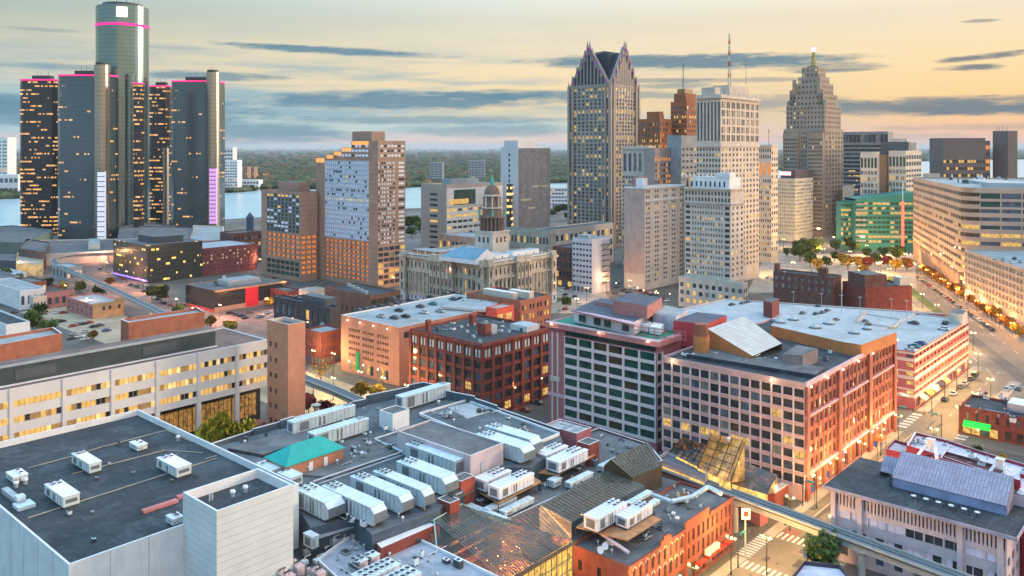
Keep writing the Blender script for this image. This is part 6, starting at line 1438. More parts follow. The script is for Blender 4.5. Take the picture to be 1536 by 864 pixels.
clutter('on the old brick block roof', [(1170,412),(1245,416),(1250,410),(1180,405)], 22.6, 12, 15, 1.6)
clutter('on the black hall roof', [(120,830),(360,705),(240,640),(60,700)], 26.72, 14, 16, .7)
clutter('on the dark brick block and its neighbours', [(420,455),(500,468),(506,455),(440,445)], 13.5, 20, 17, 1.6)
clutter('on the black office roof with the red panel', [(290,424),(325,432),(420,422),(370,412)], 11.6, 16, 18, 1.8)
clutter('on the courthouse roof', [(612,378),(650,374),(700,384),(740,388),(820,376),(760,368)], 27.9, 18, 19, 1.8)
clutter('on the ribbon office roof', [(1385,267),(1450,279),(1530,279),(1530,270),(1420,264)], 65.1, 22, 20, 4)
clutter('on the pink car park ramp side', [(690,455),(750,458),(765,452),(700,446)], 22.5, 6, 22, 1)

# ------------------------------------------------------------------ glass atrium roofs
def skyglass(name, col, amt, strength, c0=(1,.22,.03), c1=(1,.55,.1)):
    m = bpy.data.materials.new(name); m.use_nodes = True
    T = NT(m.node_tree); b = T.n['Principled BSDF']; tc = T.new('ShaderNodeTexCoord'); sp = T.new('ShaderNodeSeparateXYZ'); T.l.new(tc.outputs['Object'], sp.inputs[0]); x, y, z = sp.outputs
    nz = T.new('ShaderNodeTexNoise'); nz.inputs['Scale'].default_value = .42; nz.inputs['Detail'].default_value = 4; nz.inputs['Roughness'].default_value = .7; mp = T.new('ShaderNodeMapping'); mp.inputs['Scale'].default_value = (1.5,1.0,1.0); T.l.new(tc.outputs['Object'], mp.inputs[0]); T.l.new(mp.outputs[0], nz.inputs[0])
    cell = T.m('FLOOR', T.m('MULTIPLY', x, 1/1.1)); wn = T.new('ShaderNodeTexWhiteNoise', noise_dimensions='1D'); T.l.new(cell, wn.inputs['W'])
    f = T.m('MULTIPLY', T.ramp(nz.outputs[0], [(amt-.06,(0,0,0)),(min(.99,amt+.26),(1,1,1))]), T.m('MULTIPLY_ADD', wn.outputs[0], .7, .3))
    T.l.new(T.m('MULTIPLY', f, strength), b.inputs['Emission Strength'])
    cr = T.ramp(nz.outputs[0], [(.5,c0),(.75,c1)]); T.l.new(cr, b.inputs['Emission Color'])
    b.inputs['Base Color'].default_value = (*col,1); b.inputs['Roughness'].default_value = .2; b.inputs['Specular IOR Level'].default_value = .55
    return m
SG = skyglass('atrium_glass', (.032,.042,.036), .50, .85, (1,.30,.05), (1,.58,.14)); SG2 = skyglass('atrium_glass_dim', (.055,.066,.058), .53, .5, (1,.36,.08), (1,.6,.18)); 
def seeglass(name, tint, dark, fac):
    m = bpy.data.materials.new(name); m.use_nodes = True; T = NT(m.node_tree); b = T.n['Principled BSDF']; b.inputs['Base Color'].default_value = (*dark,1); b.inputs['Roughness'].default_value = .12; b.inputs['Specular IOR Level'].default_value = .6
    tr = T.new('ShaderNodeBsdfTransparent'); tr.inputs[0].default_value = (*tint,1); mx = T.new('ShaderNodeMixShader'); out = T.n['Material Output']
    tc = T.new('ShaderNodeTexCoord'); br = T.new('ShaderNodeTexWhiteNoise', noise_dimensions='3D'); vf = T.new('ShaderNodeVectorMath', operation='FLOOR'); vs = T.new('ShaderNodeVectorMath', operation='SCALE'); vs.inputs['Scale'].default_value = 1/1.3
    T.l.new(tc.outputs['Object'], vs.inputs[0]); T.l.new(vs.outputs[0], vf.inputs[0]); T.l.new(vf.outputs[0], br.inputs[0])
    T.l.new(T.m('MULTIPLY_ADD', br.outputs[0], .25, fac-.12), mx.inputs[0]); T.l.new(b.outputs[0], mx.inputs[1]); T.l.new(tr.outputs[0], mx.inputs[2]); T.l.new(mx.outputs[0], out.inputs[0]); return m
SG = seeglass('atrium_glass_clear', (.85,.88,.82), (.04,.052,.046), .34); SG2 = seeglass('gallery_glass_clear', (.85,.88,.82), (.075,.088,.08), .28)
INF = M('interior_floor', (.30,.13,.06), .6, .3, .5); INB = M('interior_brick', (.34,.12,.06), .85, .2, .5); INL = lit('interior_shop_lit', (1,.46,.10), 1.5, .7, .1)
def interior(t, x0, x1, y0, y1, zf, zt, nl, seed):
    rnd = random.Random(seed)
    a = MB(); a.box(x0,x1,y0,y1,zf-.2,zf,INF); a.build('interior_floor', t)
    a = MB(); a.box(x0,x1,y1-.2,y1,zf,zt,INB); a.build('interior_wall', t)
    for k in range(3):
        z = zf+1+k*(zt-zf)/3
        a = MB(); a.box(x0,x1,y1-2.6,y1-.2,z+1.9,z+2.1,INB); a.build('interior_balcony', t)
        for j in range(int((x1-x0)/3.2)):
            if rnd.random() < .7: a = MB(); a.box(x0+j*3.2+.4,x0+j*3.2+2.6,y1-.3,y1-.21,z,z+1.7,INL); a.build('interior_shop_window', t)
    for k in range(nl):
        sphere('hanging_lamp', rnd.uniform(.10,.17), M('interior_lamp',(1,.7,.3),emit=5,ecol=(1,.60,.20)), t, (rnd.uniform(x0+.6,x1-.6), rnd.uniform(y0+.8,y1-1), rnd.uniform(zf+1.5,zt-1.5)), 6)
    for k in range(3): plight(t, (x0+(x1-x0)*(k+.5)/3, (y0+y1)/2, (zf+zt)/2), 3200, (1,.48,.14), .3)
GBAR = M('glazing_bar', (.15,.17,.15), .5); VGB = M('ridge_green', (.42,.60,.52), .5)
class Ref: pass
def aloc(o, px, py, z): X,Y = P(px,py,z); dx,dy = X-o[0], Y-o[1]; return Vector((dx*E1[0]+dy*E1[1], -dx*E1[1]*1+dy*E1[0] if False else dx*E2[0]+dy*E2[1], z))
def bars(a, p0, p1, q0, q1, n, r, m):
    for i in range(n+1): t_ = i/n; a.tube(tuple(p0.lerp(p1,t_)+Vector((0,0,.05))), tuple(q0.lerp(q1,t_)+Vector((0,0,.05))), r, m, 4)
og = P(759,871,15.6)
t = thing('glass_atrium', 'large glass atrium roof glowing orange with pale green ridge bars', 'glass roof', (og[0],og[1],0), RZ)
A_, B_, R0, R1 = aloc(og,596,795,16.9), aloc(og,656,830,16.4), aloc(og,651,780,20.0), aloc(og,692.5,756,20.0)
E0, E1_, C1, C2 = aloc(og,757,872,15.6), aloc(og,858,811,15.6), aloc(og,754,781,18.0), aloc(og,809,757.5,18.0)
a = MB(); a.quad([R0,B_,E0],SG); a.quad([R0,E0,E1_,R1],SG); a.quad([R1,E1_,C1],SG); a.quad([C1,E1_,C2],SG); a.quad([A_,B_,R0],SG2)
a.quad([A_,R0,R1,aloc(og,640,775,16.9)],SG2); a.build('glass_slope', t)
a = MB(); bars(a,R0,R1,E0,E0.lerp(E1_,.42),12,.07,GBAR); bars(a,R1,C1,E0.lerp(E1_,.42),E0.lerp(E1_,.7),8,.07,GBAR); bars(a,C1,C2,E0.lerp(E1_,.7),E1_,9,.07,GBAR); bars(a,A_,R0,B_,B_,5,.06,GBAR)
for k in (.2,.4,.6,.8): a.tube(tuple(R0.lerp(E0,k)+Vector((0,0,.06))),tuple(R1.lerp(E1_,k)+Vector((0,0,.06))),.07,GBAR,4)
a.build('glazing_bar', t)
a = MB(); a.tube(tuple(R0),tuple(B_),.14,VGB); a.tube(tuple(R0),tuple(R1),.14,VGB); a.tube(tuple(A_),tuple(R0),.12,VGB); a.tube(tuple(R1),tuple(C1),.14,VGB); a.build('ridge', t)
a = MB(); lo = lambda v, z: (v.x, v.y, z); a.quad([E0,E1_,lo(E1_,0),lo(E0,0)],lit('atrium_wall_lit',(1,.55,.1),1.1,.8,.2)); a.quad([A_,B_,lo(B_,10),lo(A_,10)],CW); a.quad([B_,E0,lo(E0,5),lo(B_,5)],CW); a.build('wall', t)
a = MB(); n = 12
for i in range(n+1): p = E0.lerp(E1_,i/n); a.tube((p.x,p.y-.1,5),(p.x,p.y-.1,15.5),.1,GBAR,4)
for z in (14.8,12.6,10.4,8): a.tube((E0.x,E0.y-.1,z),(E1_.x,E1_.y-.1,z),.1,GBAR,4)
a.box(E0.x-.2,E1_.x+.2,-.5,-.02,15.3,15.75,M('eave_brown',(.10,.07,.05)));  a.build('wall_bar', t)
interior(t, max(A_.x,R0.x)+.3, E1_.x-.3, .5, R0.y-.2, 8.5, 15.0, 26, 1)
og2 = P(857,783.5,14.4); t = thing('glass_atrium', 'narrower glass gallery roof running back to the tall glass gable', 'glass roof', (og2[0],og2[1],0), RZ)
a0, a1, b0_, b1 = aloc(og2,857,783.5,14.4), aloc(og2,967,729,14.4), aloc(og2,809,757.5,17.4), aloc(og2,913,703,17.4)
a = MB(); a.quad([a0,a1,b1,b0_],SG2); bb0, bb1 = b0_+Vector((0,3,-2)), b1+Vector((0,3,-2)); a.quad([b0_,b1,bb1,bb0],SG2); a.build('glass_slope', t)
a = MB(); bars(a,b0_,b1,a0,a1,22,.06,GBAR); a.tube(tuple(b0_.lerp(a0,.5)+Vector((0,0,.05))),tuple(b1.lerp(a1,.5)+Vector((0,0,.05))),.07,GBAR,4); a.build('glazing_bar', t)
a = MB(); e_ = aloc(og2,858,811,18.0); a.quad([b0_,a0,lo(a0,11),(b0_.x,b0_.y,12)],CREAM); [a.tube(tuple(b0_.lerp(a0,.25+.12*i)-Vector((.1,0,.3+i*.35))),tuple(a0-Vector((.1,0,.3+i*.35))),.06,DKGREY,4) for i in range(6)]; a.quad([a0,a1,lo(a1,0),lo(a0,0)],CW); a.build('end_wall', t)
interior(t, a0.x+.5, a1.x-.5, .4, b0_.y-.1, 8.5, 13.2, 12, 2)
# taller glass gable
og3 = P(955,719,16.4); t = thing('glass_gable', 'taller glass roof with bronze glass end standing behind the glass gallery', 'glass roof', (og3[0],og3[1],0), RZ)
p_ = [aloc(og3,948,716,16.2), aloc(og3,993,698,16.2), aloc(og3,972,662,20.2), aloc(og3,916,689,20.2)]
a = MB(); a.quad(p_,SG2); a.build('glass_slope', t)
a = MB(); bars(a,p_[3],p_[2],p_[0],p_[1],12,.06,GBAR); [a.tube(tuple(p_[0].lerp(p_[3],k)+Vector((0,0,.05))),tuple(p_[1].lerp(p_[2],k)+Vector((0,0,.05))),.07,GBAR,4) for k in (.33,.66)]; a.build('glazing_bar', t)
a = MB(); br = M('bronze_glass', (.10,.075,.05), .2); a.quad([p_[0],p_[1],lo(p_[1],11),lo(p_[0],11)],br); a.quad([p_[0],p_[3],(p_[3].x,p_[3].y+4,15),lo(p_[0],11)],br); a.quad([p_[1],p_[2],(p_[2].x,p_[2].y+4,15),lo(p_[1],11)],br)
a.quad([p_[3],p_[2],(p_[2].x,p_[2].y+5,15),(p_[3].x,p_[3].y+5,15)],br); a.build('end_wall', t)
# hotel entrance skylight, yellow-lit
og4 = P(1105,757,3); t = thing('entrance_skylight', 'tiered sloping glass entrance roof glowing yellow against the hotel', 'glass roof', (og4[0],og4[1],0), RZ)
SY = skyglass('entrance_glass', (.12,.10,.06), .36, 1.0, (1,.46,.10), (1,.68,.2)); SD = skyglass('entrance_glass_dim', (.09,.085,.08), .52, .6)
def q4(pts, m): 
    v = [aloc(og4,*p) for p in pts]; a.quad(v, m); return v
b3 = MB()
for (pts, m, nb) in (([(1003,679,10.5),(1046,700,10.5),(1063,668,15.5),(1024,656,15.5)], SD, 5), ([(1046,702,10.5),(1090,722,10.5),(1114,660,19.5),(1067,650,19.5)], SY, 3), ([(1090,722,10.5),(1096,724,10.5),(1117,664,19.5),(1114,660,19.5)], SY, 1), ([(1098,726,9.0),(1151,742,9.0),(1166,712,13),(1114,692,13)], SD, 5)):
    a = MB(); v = q4(pts, m); a.build('glass_slope', t); bars(b3, v[3], v[2], v[0], v[1], nb, .13, M('bronze_bar',(.10,.065,.03),.5)); [b3.tube(tuple(v[0].lerp(v[3],k)+Vector((0,0,.06))),tuple(v[1].lerp(v[2],k)+Vector((0,0,.06))),.09,M('bronze_bar'),4) for k in (.2,.4,.6,.8)]
    a = MB(); a.quad([v[0],v[1],(v[1].x,v[1].y,v[1].z-3),(v[0].x,v[0].y,v[0].z-3)], lit('entrance_lit',(1,.6,.15),1.2,.8,.3)); a.quad([v[1],v[2],lo(v[2],v[1].z),v[1]][:3],m); a.build('glass_front', t)
b3.build('glazing_bar', t)
slab('link_building', 'low pink link building with yellow-lit windows between casino and hotel', 'building', [P(985,690,10),P(1058,718,10),P(1066,706,10),P(1000,682,10)], 10, CPK, ROOF_GY)
p0, p1 = P(990,705,8), P(1056,731,8); a = MB(); dd = sqrt((p1[0]-p0[0])**2+(p1[1]-p0[1])**2); a.box(0,dd,-.1,.05,-2.2,0,lit('link_lit',(1,.55,.12),1.3,.9,.3))
o = a.build('lit_window_band', bpy.data.objects['link_building'], (p0[0]-bpy.data.objects['link_building'].location[0], p0[1]-bpy.data.objects['link_building'].location[1]-.2, 9.2), atan2(p1[1]-p0[1], p1[0]-p0[0]))
slab('porch_building', 'dark low porch roof in front of the entrance skylight', 'building', [P(1092,722,7),P(1140,747,7),P(1152,740,7),P(1104,712,7)], 7, DARKR, ROOF_BK)
b, w, d, h = rbox('gate_lodge', 'small lodge with pale yellow roof beside the hotel corner', 'lodge', (1163,741), 4.8, 1152, 1183, 0, BRK_RED, M('lodge_roof',(.55,.48,.34),.8), .1)
a = MB(); a.box(w*.6,w*.9,-.1,-.02,0,2.4,W_DK); a.build('door', b)

# ------------------------------------------------------------------ corner brick building, bottom centre
cb = P(943,851,11.5); BC = M('corner_brick', (.27,.08,.055), .9, .18, .4, streak=.15)
B = Bld('corner_brick_building', 'old red brick corner building with arched windows and lit shopfronts', 'building', cb, 42, 13.6, 11.6, BC, ROOF_GY, parapet=.6, ymin=4)
mu2 = (2,2,'dark')
B.face('R', 4.4, 7.6, 9, 1, ops=((.28,.72),), zo=(.1,.85), mull=mu2, u=(.8,20.5), rec=.3).face('R', 7.8, 11, 9, 1, ops=((.28,.72),), zo=(.1,.8), mull=mu2, u=(.8,20.5), rec=.3).face('R', .3, 4.2, 5, 1, ops=((.08,.92),), zo=(.05,.85), litf=.9, litm=W_O, u=(.8,20.5), rec=.4)
B.face('R', 4.4, 7.6, 10, 1, ops=((.28,.7),), zo=(.1,.85), mull=mu2, u=(21.2,41.5), rec=.3).face('R', 7.8, 11, 10, 1, ops=((.28,.7),), zo=(.1,.85), mull=mu2, u=(21.2,41.5), rec=.3, alt=W_BL, altf=.2).face('R', .3, 4.2, 5, 1, ops=((.08,.92),), zo=(.05,.85), litf=.9, litm=W_O, u=(21.2,41.5), rec=.4)
B.face('L', 3, 10, 3, 2, ops=((.4,.6),), zo=(.2,.75)).done(); CBB = B
a = MB(); a.box(-.2,20.6,-.3,-.01,11.2,11.7,BC); a.prism([(11,-.32),(15,-.32),(15,.1),(11,.1)],11.6,12.6,BC); a.prism([(12,-.32),(14,-.32),(14,.1),(12,.1)],12.6,13.1,BC); a.box(20.6,21.1,-.4,.1,0,13,BC); a.box(21.1,31,-.02,.3,11.6,12.9,BC); a.box(31,42,-.3,-.01,11.3,11.8,BC); a.build('parapet', B.root)
a = MB()
for z in (7.0,10.3):
    for i in range(9):
        u = .8+19.7*(i+.5)/9
        for k in range(6): an0, an1 = pi*k/6, pi*(k+1)/6; a.tube((u+.62*cos(an0),-.08,z+.6*sin(an0)),(u+.62*cos(an1),-.08,z+.6*sin(an1)),.1,CREAM,4)
a.build('window_arch', B.root, kind='stuff')
a = MB(); q = [B.loc(*P(x,y,11)) for x,y in ((966,718),(1060,742),(1108,748),(1010,790),(985,760))]; a.prism([(1.5,13.7),(41.9,13.7),(41.9,24),(20,24),(1.5,15)], 0, 11.2, BC, ROOF_GY); a.build('rear_wing', B.root)
a = MB()
for k in range(4): a.box(24+k*4.2,27.4+k*4.2,-1.5,-.45,3.0,3.5,M('awning_red',(.5,.05,.03),.7)) 
a.box(28,33,-1.4,-.5,3.8,4.9,M('sign_cream_lit',(.6,.5,.3),emit=.5,ecol=(1,.7,.3))); a.build('awning', B.root)
b = thing('roof_machinery', 'brown rusty machinery lump on the corner brick roof', 'machinery', (*P(1020,756,11.3),11.2), RZ); a = MB(); a.box(0,3.4,0,1.4,.3,1.5,M('rust',(.22,.12,.06),.9)); a.build('tank', b)
for q in (.3,2.8): a = MB(); a.cyl(q,.7,.35,.25,1.5,2.4,CREAM,8); a.build('stack', b)
for q in ((.2,.2),(3,.2),(.2,1.2),(3,1.2)): a = MB(); a.box(q[0],q[0]+.15,q[1],q[1]+.15,0,.35,METAL); a.build('leg', b)
for lab, x, y in (('white satellite dish on the corner brick roof near its front left corner',907,826),('smaller dish beside the white satellite dish on the brick roof',900,832)):
    b = thing('satellite_dish', lab, 'satellite dish', (*P(x,y,11.2),11.0), 0, 'roof dishes'); a = MB(); a.tube((0,0,0),(0,0,1),.06,METAL); a.build('mast', b); a = MB(); a.cyl(0,0,.15,.7,0,.22,WHT,14); o = a.build('dish', b, (0,-.05,1.1)); o.rotation_euler = (1.1,0,.4)

# ------------------------------------------------------------------ elevated track
def track(label, pts, z, cols, wd=1.9):
    cc = pts[0]; t = thing('elevated_track', label, 'elevated track', (cc[0],cc[1],0)); a = MB(); r = MB(); e = MB(); TDK = M('track_deck',(.10,.105,.115),.7,.2,.3); q = [Vector((x-cc[0],y-cc[1])) for x,y in pts]
    for i, (p, s_) in enumerate(zip(q, q[1:])):
        d0 = (q[min(i+2,len(q)-1)]-q[i+1] if i+2 < len(q) else s_-p).normalized(); d1 = (s_-p).normalized(); dp = (p-q[i-1]).normalized() if i else d1
        na = (Vector((-dp.y,dp.x))+Vector((-d1.y,d1.x))).normalized(); nb = (Vector((-d0.y,d0.x))+Vector((-d1.y,d1.x))).normalized()
        def strip(mb, o0, o1, z0, z1, m):
            A, B2, C, D_ = p+na*o0, p+na*o1, s_+nb*o1, s_+nb*o0
            mb.prism([tuple(A),tuple(B2),tuple(C),tuple(D_)], z0, z1, m)
        strip(a,-wd*.55,wd*.55,z-1.9,z-.5,TRACKC); strip(r,-wd*.9,wd*.9,z-.5,z-.1,TDK); strip(e,-wd,-wd+.25,z-.1,z+.35,TRACKC); strip(e,wd-.25,wd,z-.1,z+.35,TRACKC)
        strip(e,-.75,-.55,z-.1,z+.12,STEEL); strip(e,.55,.75,z-.1,z+.12,STEEL)
    a.build('beam', t); r.build('deck', t); e.build('guide_rail', t)
    for (x,y) in cols:
        m_ = MB(); m_.cyl(x-cc[0],y-cc[1],.75,.75,0,z-2.8,TRACKC,12); m_.build('column', t); m_ = MB(); m_.cyl(x-cc[0],y-cc[1],.8,1.6,z-2.8,z-1.9,TRACKC,12); m_.build('column_head', t)
    return t
T0, T1 = P(1070,728,9), P(1400,850,9); dv = Vector(T1)-Vector(T0); TE = Vector(T0)+dv*1.9; TS_ = Vector(T0)-dv*.35
cls = [tuple(Vector(T0)+dv*k) for k in (.12,.72,1.3)]
track('elevated concrete guideway crossing the junction at lower right', [tuple(TS_),T0,tuple(Vector(T0)+dv*.5),T1,tuple(TE)], 8.8, cls)
track('elevated concrete guideway left of the brick tower curving towards the glass towers', [P(545,603,9),P(500,583,9),P(458,567,9),P(400,540,9),P(320,505,9),P(245,470,9),P(170,434,9),P(120,413,9),P(98,403,9),P(84,396,9),P(79,391,9),P(86,386,9),P(110,382,9),P(150,380,9),P(190,379,9)], 9,
      [P(x,y) for x,y in ((474,640),(225,478),(160,446),(118,424),(160,393),(535,640))])
b = thing('track_signal', 'white square station sign panel beside the corner brick building', 'sign', (*P(1118,838),0)); a = MB(); a.box(-.15,.15,-.15,.15,0,9,STEEL); a.build('pylon', b); a = MB(); a.box(-.95,.95,-.5,-.3,8.8,11.2,WHT); a.box(-.5,.5,-.56,-.51,9.4,10.6,M('sign_mark_red',(.6,.05,.05))); a.build('sign_panel', b)

# ------------------------------------------------------------------ lower right
LV_ = M('louvre_pink', (.68,.52,.55), .8, .1); VR = M('violet_slate', (.42,.37,.45), .7, .15, .4, seam=(3,.7,(.22,.19,.28),.12))
nc_ = P(1510,796,16.2); B = Bld('pink_office', 'pink concrete office building with finned top storey and overhanging flat roof', 'office building', nc_, 20, 33.5, 15.6, LV_, ROOF_BK, parapet=.1, ymin=4)
dB = B.d
B.face('L', 12.0, 15.1, 46, 1, ops=((.35,.75),), zo=(.05,.95), rec=.6, glass=W_DK)
B.face('L', 8.2, 11.6, 9, 1, ops=((.04,.96),), zo=(.3,.85), rec=.4, glass=W_DK, alt=lit('blind_lilac',(.8,.8,1),.12,.5,.5,(.55,.5,.65)), altf=.45, mull=(2,1,'pink'))
B.face('L', 4.5, 7.8, 9, 1, ops=((.1,.55),(.6,.9)), zo=(.3,.85), rec=.4, alt=MAT['blind_lilac'], altf=.3)
B.face('L', .8, 4.1, 9, 1, ops=((.1,.55),), zo=(.2,.9), rec=.4).face('R', 4, 11, 5, 2, ops=((.2,.8),)).done()
B.piers('L', [1, dB*.24, dB*.82, dB-.4], 1.0, .8, 0, 15.2, LV_)
a = MB(); a.box(-2.2,B.w+1,-2,dB+1.4,15.62,15.95,LV_,ROOF_BK); a.box(-2.3,-2.1,-2.1,dB+1.5,15.5,16.25,M('fascia_mauve',(.45,.36,.42))); a.box(-2.3,B.w+1.1,-2.2,-2.0,15.5,16.25,M('fascia_mauve')); a.build('roof_overhang', B.root)
# roof terrace wall and steep violet roof
a = MB(); x0, x1 = 8.0, 14.5; y0_, y1_ = 1.5, dB*.70
a.box(x0,x0+.3,y0_,y1_,15.96,18.0,M('terrace_wall_blue',(.30,.33,.52),.8)); a.build('terrace_wall', B.root)
a = MB(); a.quad([(x0-.3,y0_,18.05),(x0-.3,y1_,18.05),(x1,y1_,22.0),(x1,y0_,22.0)],VR); a.quad([(x0-.3,y0_,17.8),(x1,y0_,21.7),(x1,y0_,16),(x0,y0_,16)],VR); a.quad([(x0-.3,y1_,17.8),(x1,y1_,21.7),(x1,y1_,16),(x0,y1_,16)],VR); a.quad([(x1,y0_,16),(x1,y1_,16),(x1,y1_,22),(x1,y0_,22)],VR); a.quad([(x1-2,y1_+.8,17),(x1-2,y1_+4,17),(x1+.5,y1_+4,20),(x1+.5,y1_+.8,20)],VR); a.quad([(x1-2,y1_+4,16),(x1+.5,y1_+4,16),(x1+.5,y1_+4,20),(x1-2,y1_+4,17)],METAL); a.quad([(x1+.5,y1_+.8,16),(x1+.5,y1_+4,16),(x1+.5,y1_+4,20),(x1+.5,y1_+.8,20)],VR); a.box(x0-.5,x0+.1,y1_,y1_+.4,16,18.5,METAL); a.build('steep_roof', B.root)
a = MB(); a.box(15,17.5,-1.2,2.2,15.96,18.2,LV_,ROOF_BK); a.cyl(16.2,.5,.9,.3,18.2,19.2,WHT,6); a.build('end_turret', B.root)
for i in range(6): cxx, cyy = B.world(4.2, 6+i*2.4); b = thing('terrace_table', f'white round table with dark chairs on the pink office terrace, {ordn(i)} from the right', 'table', (cxx,cyy,15.95), RZ, 'terrace tables'); a = MB(); a.cyl(0,0,.55,.55,.7,.76,WHT,12); a.build('tabletop', b); a = MB(); a.cyl(0,0,.06,.06,0,.7,METAL,6); a.build('stem', b)
for i in range(5):
    for k in (-1, 1): cxx, cyy = B.world(4.2+k*.9, 7.2+i*2.4); b = thing('terrace_chair', 'dark chair on the pink office roof terrace', 'chair', (cxx,cyy,15.95), RZ, 'terrace chairs'); a = MB(); a.box(-.22,.22,-.22,.22,.42,.47,METAL); a.build('seat', b); a = MB(); a.box(.18*k-.03,.18*k+.03,-.22,.22,.47,.9,METAL); a.build('backrest', b); a = MB(); [a.box(q-.02,q+.02,r_-.02,r_+.02,0,.42,METAL) for q in (-.2,.2) for r_ in (-.2,.2)]; a.build('leg_frame', b)
PO = B
WR = M('roof_white_lilac', (.62,.60,.68), .8, .15, .4); MAR = M('maroon_wall', (.30,.04,.07), .85, .15)
slab('white_roof_building', 'maroon building with white flat roof, nearest the hotel street', 'building', [P(1329,672,10),P(1357,678,10),P(1362,664,10),P(1342,658,10)], 9, MAR, WR, rim=WHT)
slab('white_roof_building', 'maroon building with long white roof strip and chimneys behind the violet roof', 'building', [P(1360,672,11),P(1400,684,11),P(1470,708,11),P(1560,734,11),P(1575,712,11),P(1480,684,11),P(1420,664,11),P(1372,652,11)], 11, MAR, WR, rim=WHT)
wbn = bpy.data.objects['white_roof_building.001'].location
slab('red_roof_wall', 'dark red wall at the right edge beside the pink office', 'building', [P(1532,790,13),P(1560,800,13),P(1580,730,13),P(1530,715,13)], 13, M('deep_red',(.36,.03,.05),.8), WR)
slab('brown_roof_building', 'dark brown brick building between the violet roof and the white roof strip', 'building', [P(1410,690,11.6),P(1500,718,11.6),P(1512,706,11.6),P(1418,680,11.6)], 11.4, M('maroon_brick',(.16,.06,.07),.9), M('maroon_brick'), rim=WHT)
for i, (x, y) in enumerate(((1396,672),(1500,703))):
    b = thing('twin_chimney', ['left','right'][i]+' white forked chimney duct on the white roof strip', 'chimney', (*P(x,y+10,11),11), RZ-pi/2, 'white forked chimneys'); a = MB(); a.box(-.8,.8,-.7,.7,1.6,3.8,WHT); a.box(-1,1,-.9,.9,3.8,4.1,WHT); a.build('stack', b)
    for k in (-1,1): a = MB(); a.prism([(-.35,-3.2),(.35,-3.2),(.35,-.5),(-.35,-.5)], 0, .1, WHT); a.quad([(k*.9-.4,-.7,2.6),(k*.9+.4,-.7,2.6),(k*2.6+.4,-3.4,-.4),(k*2.6-.4,-3.4,-.4)],WHT); a.quad([(k*.9-.4,-.1,2.6),(k*.9+.4,-.1,2.6),(k*2.6+.4,-2.8,-.4),(k*2.6-.4,-2.8,-.4)],WHT); a.quad([(k*.9-.4,-.7,2.6),(k*.9-.4,-.1,2.6),(k*2.6-.4,-2.8,-.4),(k*2.6-.4,-3.4,-.4)],WHT); a.quad([(k*.9+.4,-.7,2.6),(k*.9+.4,-.1,2.6),(k*2.6+.4,-2.8,-.4),(k*2.6+.4,-3.4,-.4)],WHT); a.build('duct_arm', b)
for i, (x,y) in enumerate(((1388,668),(1462,690),(1540,716))): cc = P(x,y,11); b = thing('roof_unit', f'small white unit on the white roof strip, {ordn(i)} from the left', 'air unit', (*cc,11), RZ, 'units on the white roof strip'); a = MB(); a.box(0,1.8,0,1.5,.2,1.2,WHT); a.build('housing', b); a = MB(); a.cyl(.9,.75,.5,.5,1.2,1.4,STEEL,10,FAN); a.build('fan', b)
# brick tavern with green awning
B = Bld('brick_tavern', 'red brick tavern with bright green lit awning', 'building', (141+.7471*60, 263-.6647*60), 16, 60, 8.8, BRK_RED, ROOF_BK, parapet=.8, ymin=3)
ux = B.d-1
B.face('L', 4.5, 8, 14, 1, ops=((.35,.65),), zo=(.1,.8), u=(20,B.d-1), mull=(1,2,'dark')).face('L', .4, 4, 9, 1, ops=((.2,.75),), zo=(.1,.85), u=(20,B.d-12), glass=W_BR).face('L', .4, 3.4, 4, 1, ops=((.05,.95),), zo=(.05,.95), litf=1, u=(B.d-11,B.d-1)).done()
a = MB(); GA = M('awning_green', (.02,.6,.05), .6, emit=.9, ecol=(.02,.9,.06)); a.quad([(-.05,B.d-9,4.6),(-.05,B.d-1.5,4.6),(-1.6,B.d-1.5,3.6),(-1.6,B.d-9,3.6)],GA); a.quad([(-1.6,B.d-9,3.6),(-1.6,B.d-1.5,3.6),(-1.6,B.d-1.5,3.0),(-1.6,B.d-9,3.0)],GA); a.build('awning', B.root)
B.block('roof_annex', 7, 15, B.d-34, B.d-20, 8, 11.5, CPK, ROOF_LT); B.block('roof_annex', 7, 15, B.d-19.8, B.d-12, 8, 10.4, CPK, WHT)
B.block('roof_annex', 6, 15, B.d-50, B.d-35, 8, 11, M('annex_teal',(.08,.16,.18)), ROOF_GY)
TAV = B
# small white-roofed building at the very bottom
slab('white_gable_building', 'small building with white roof and dark rim at the bottom edge by the crossing', 'building', [P(1180,880,6),P(1300,900,6),P(1260,853,6),P(1206,847,6)], 6, M('ink_wall',(.05,.05,.08)), WR, rim=DKGREY)

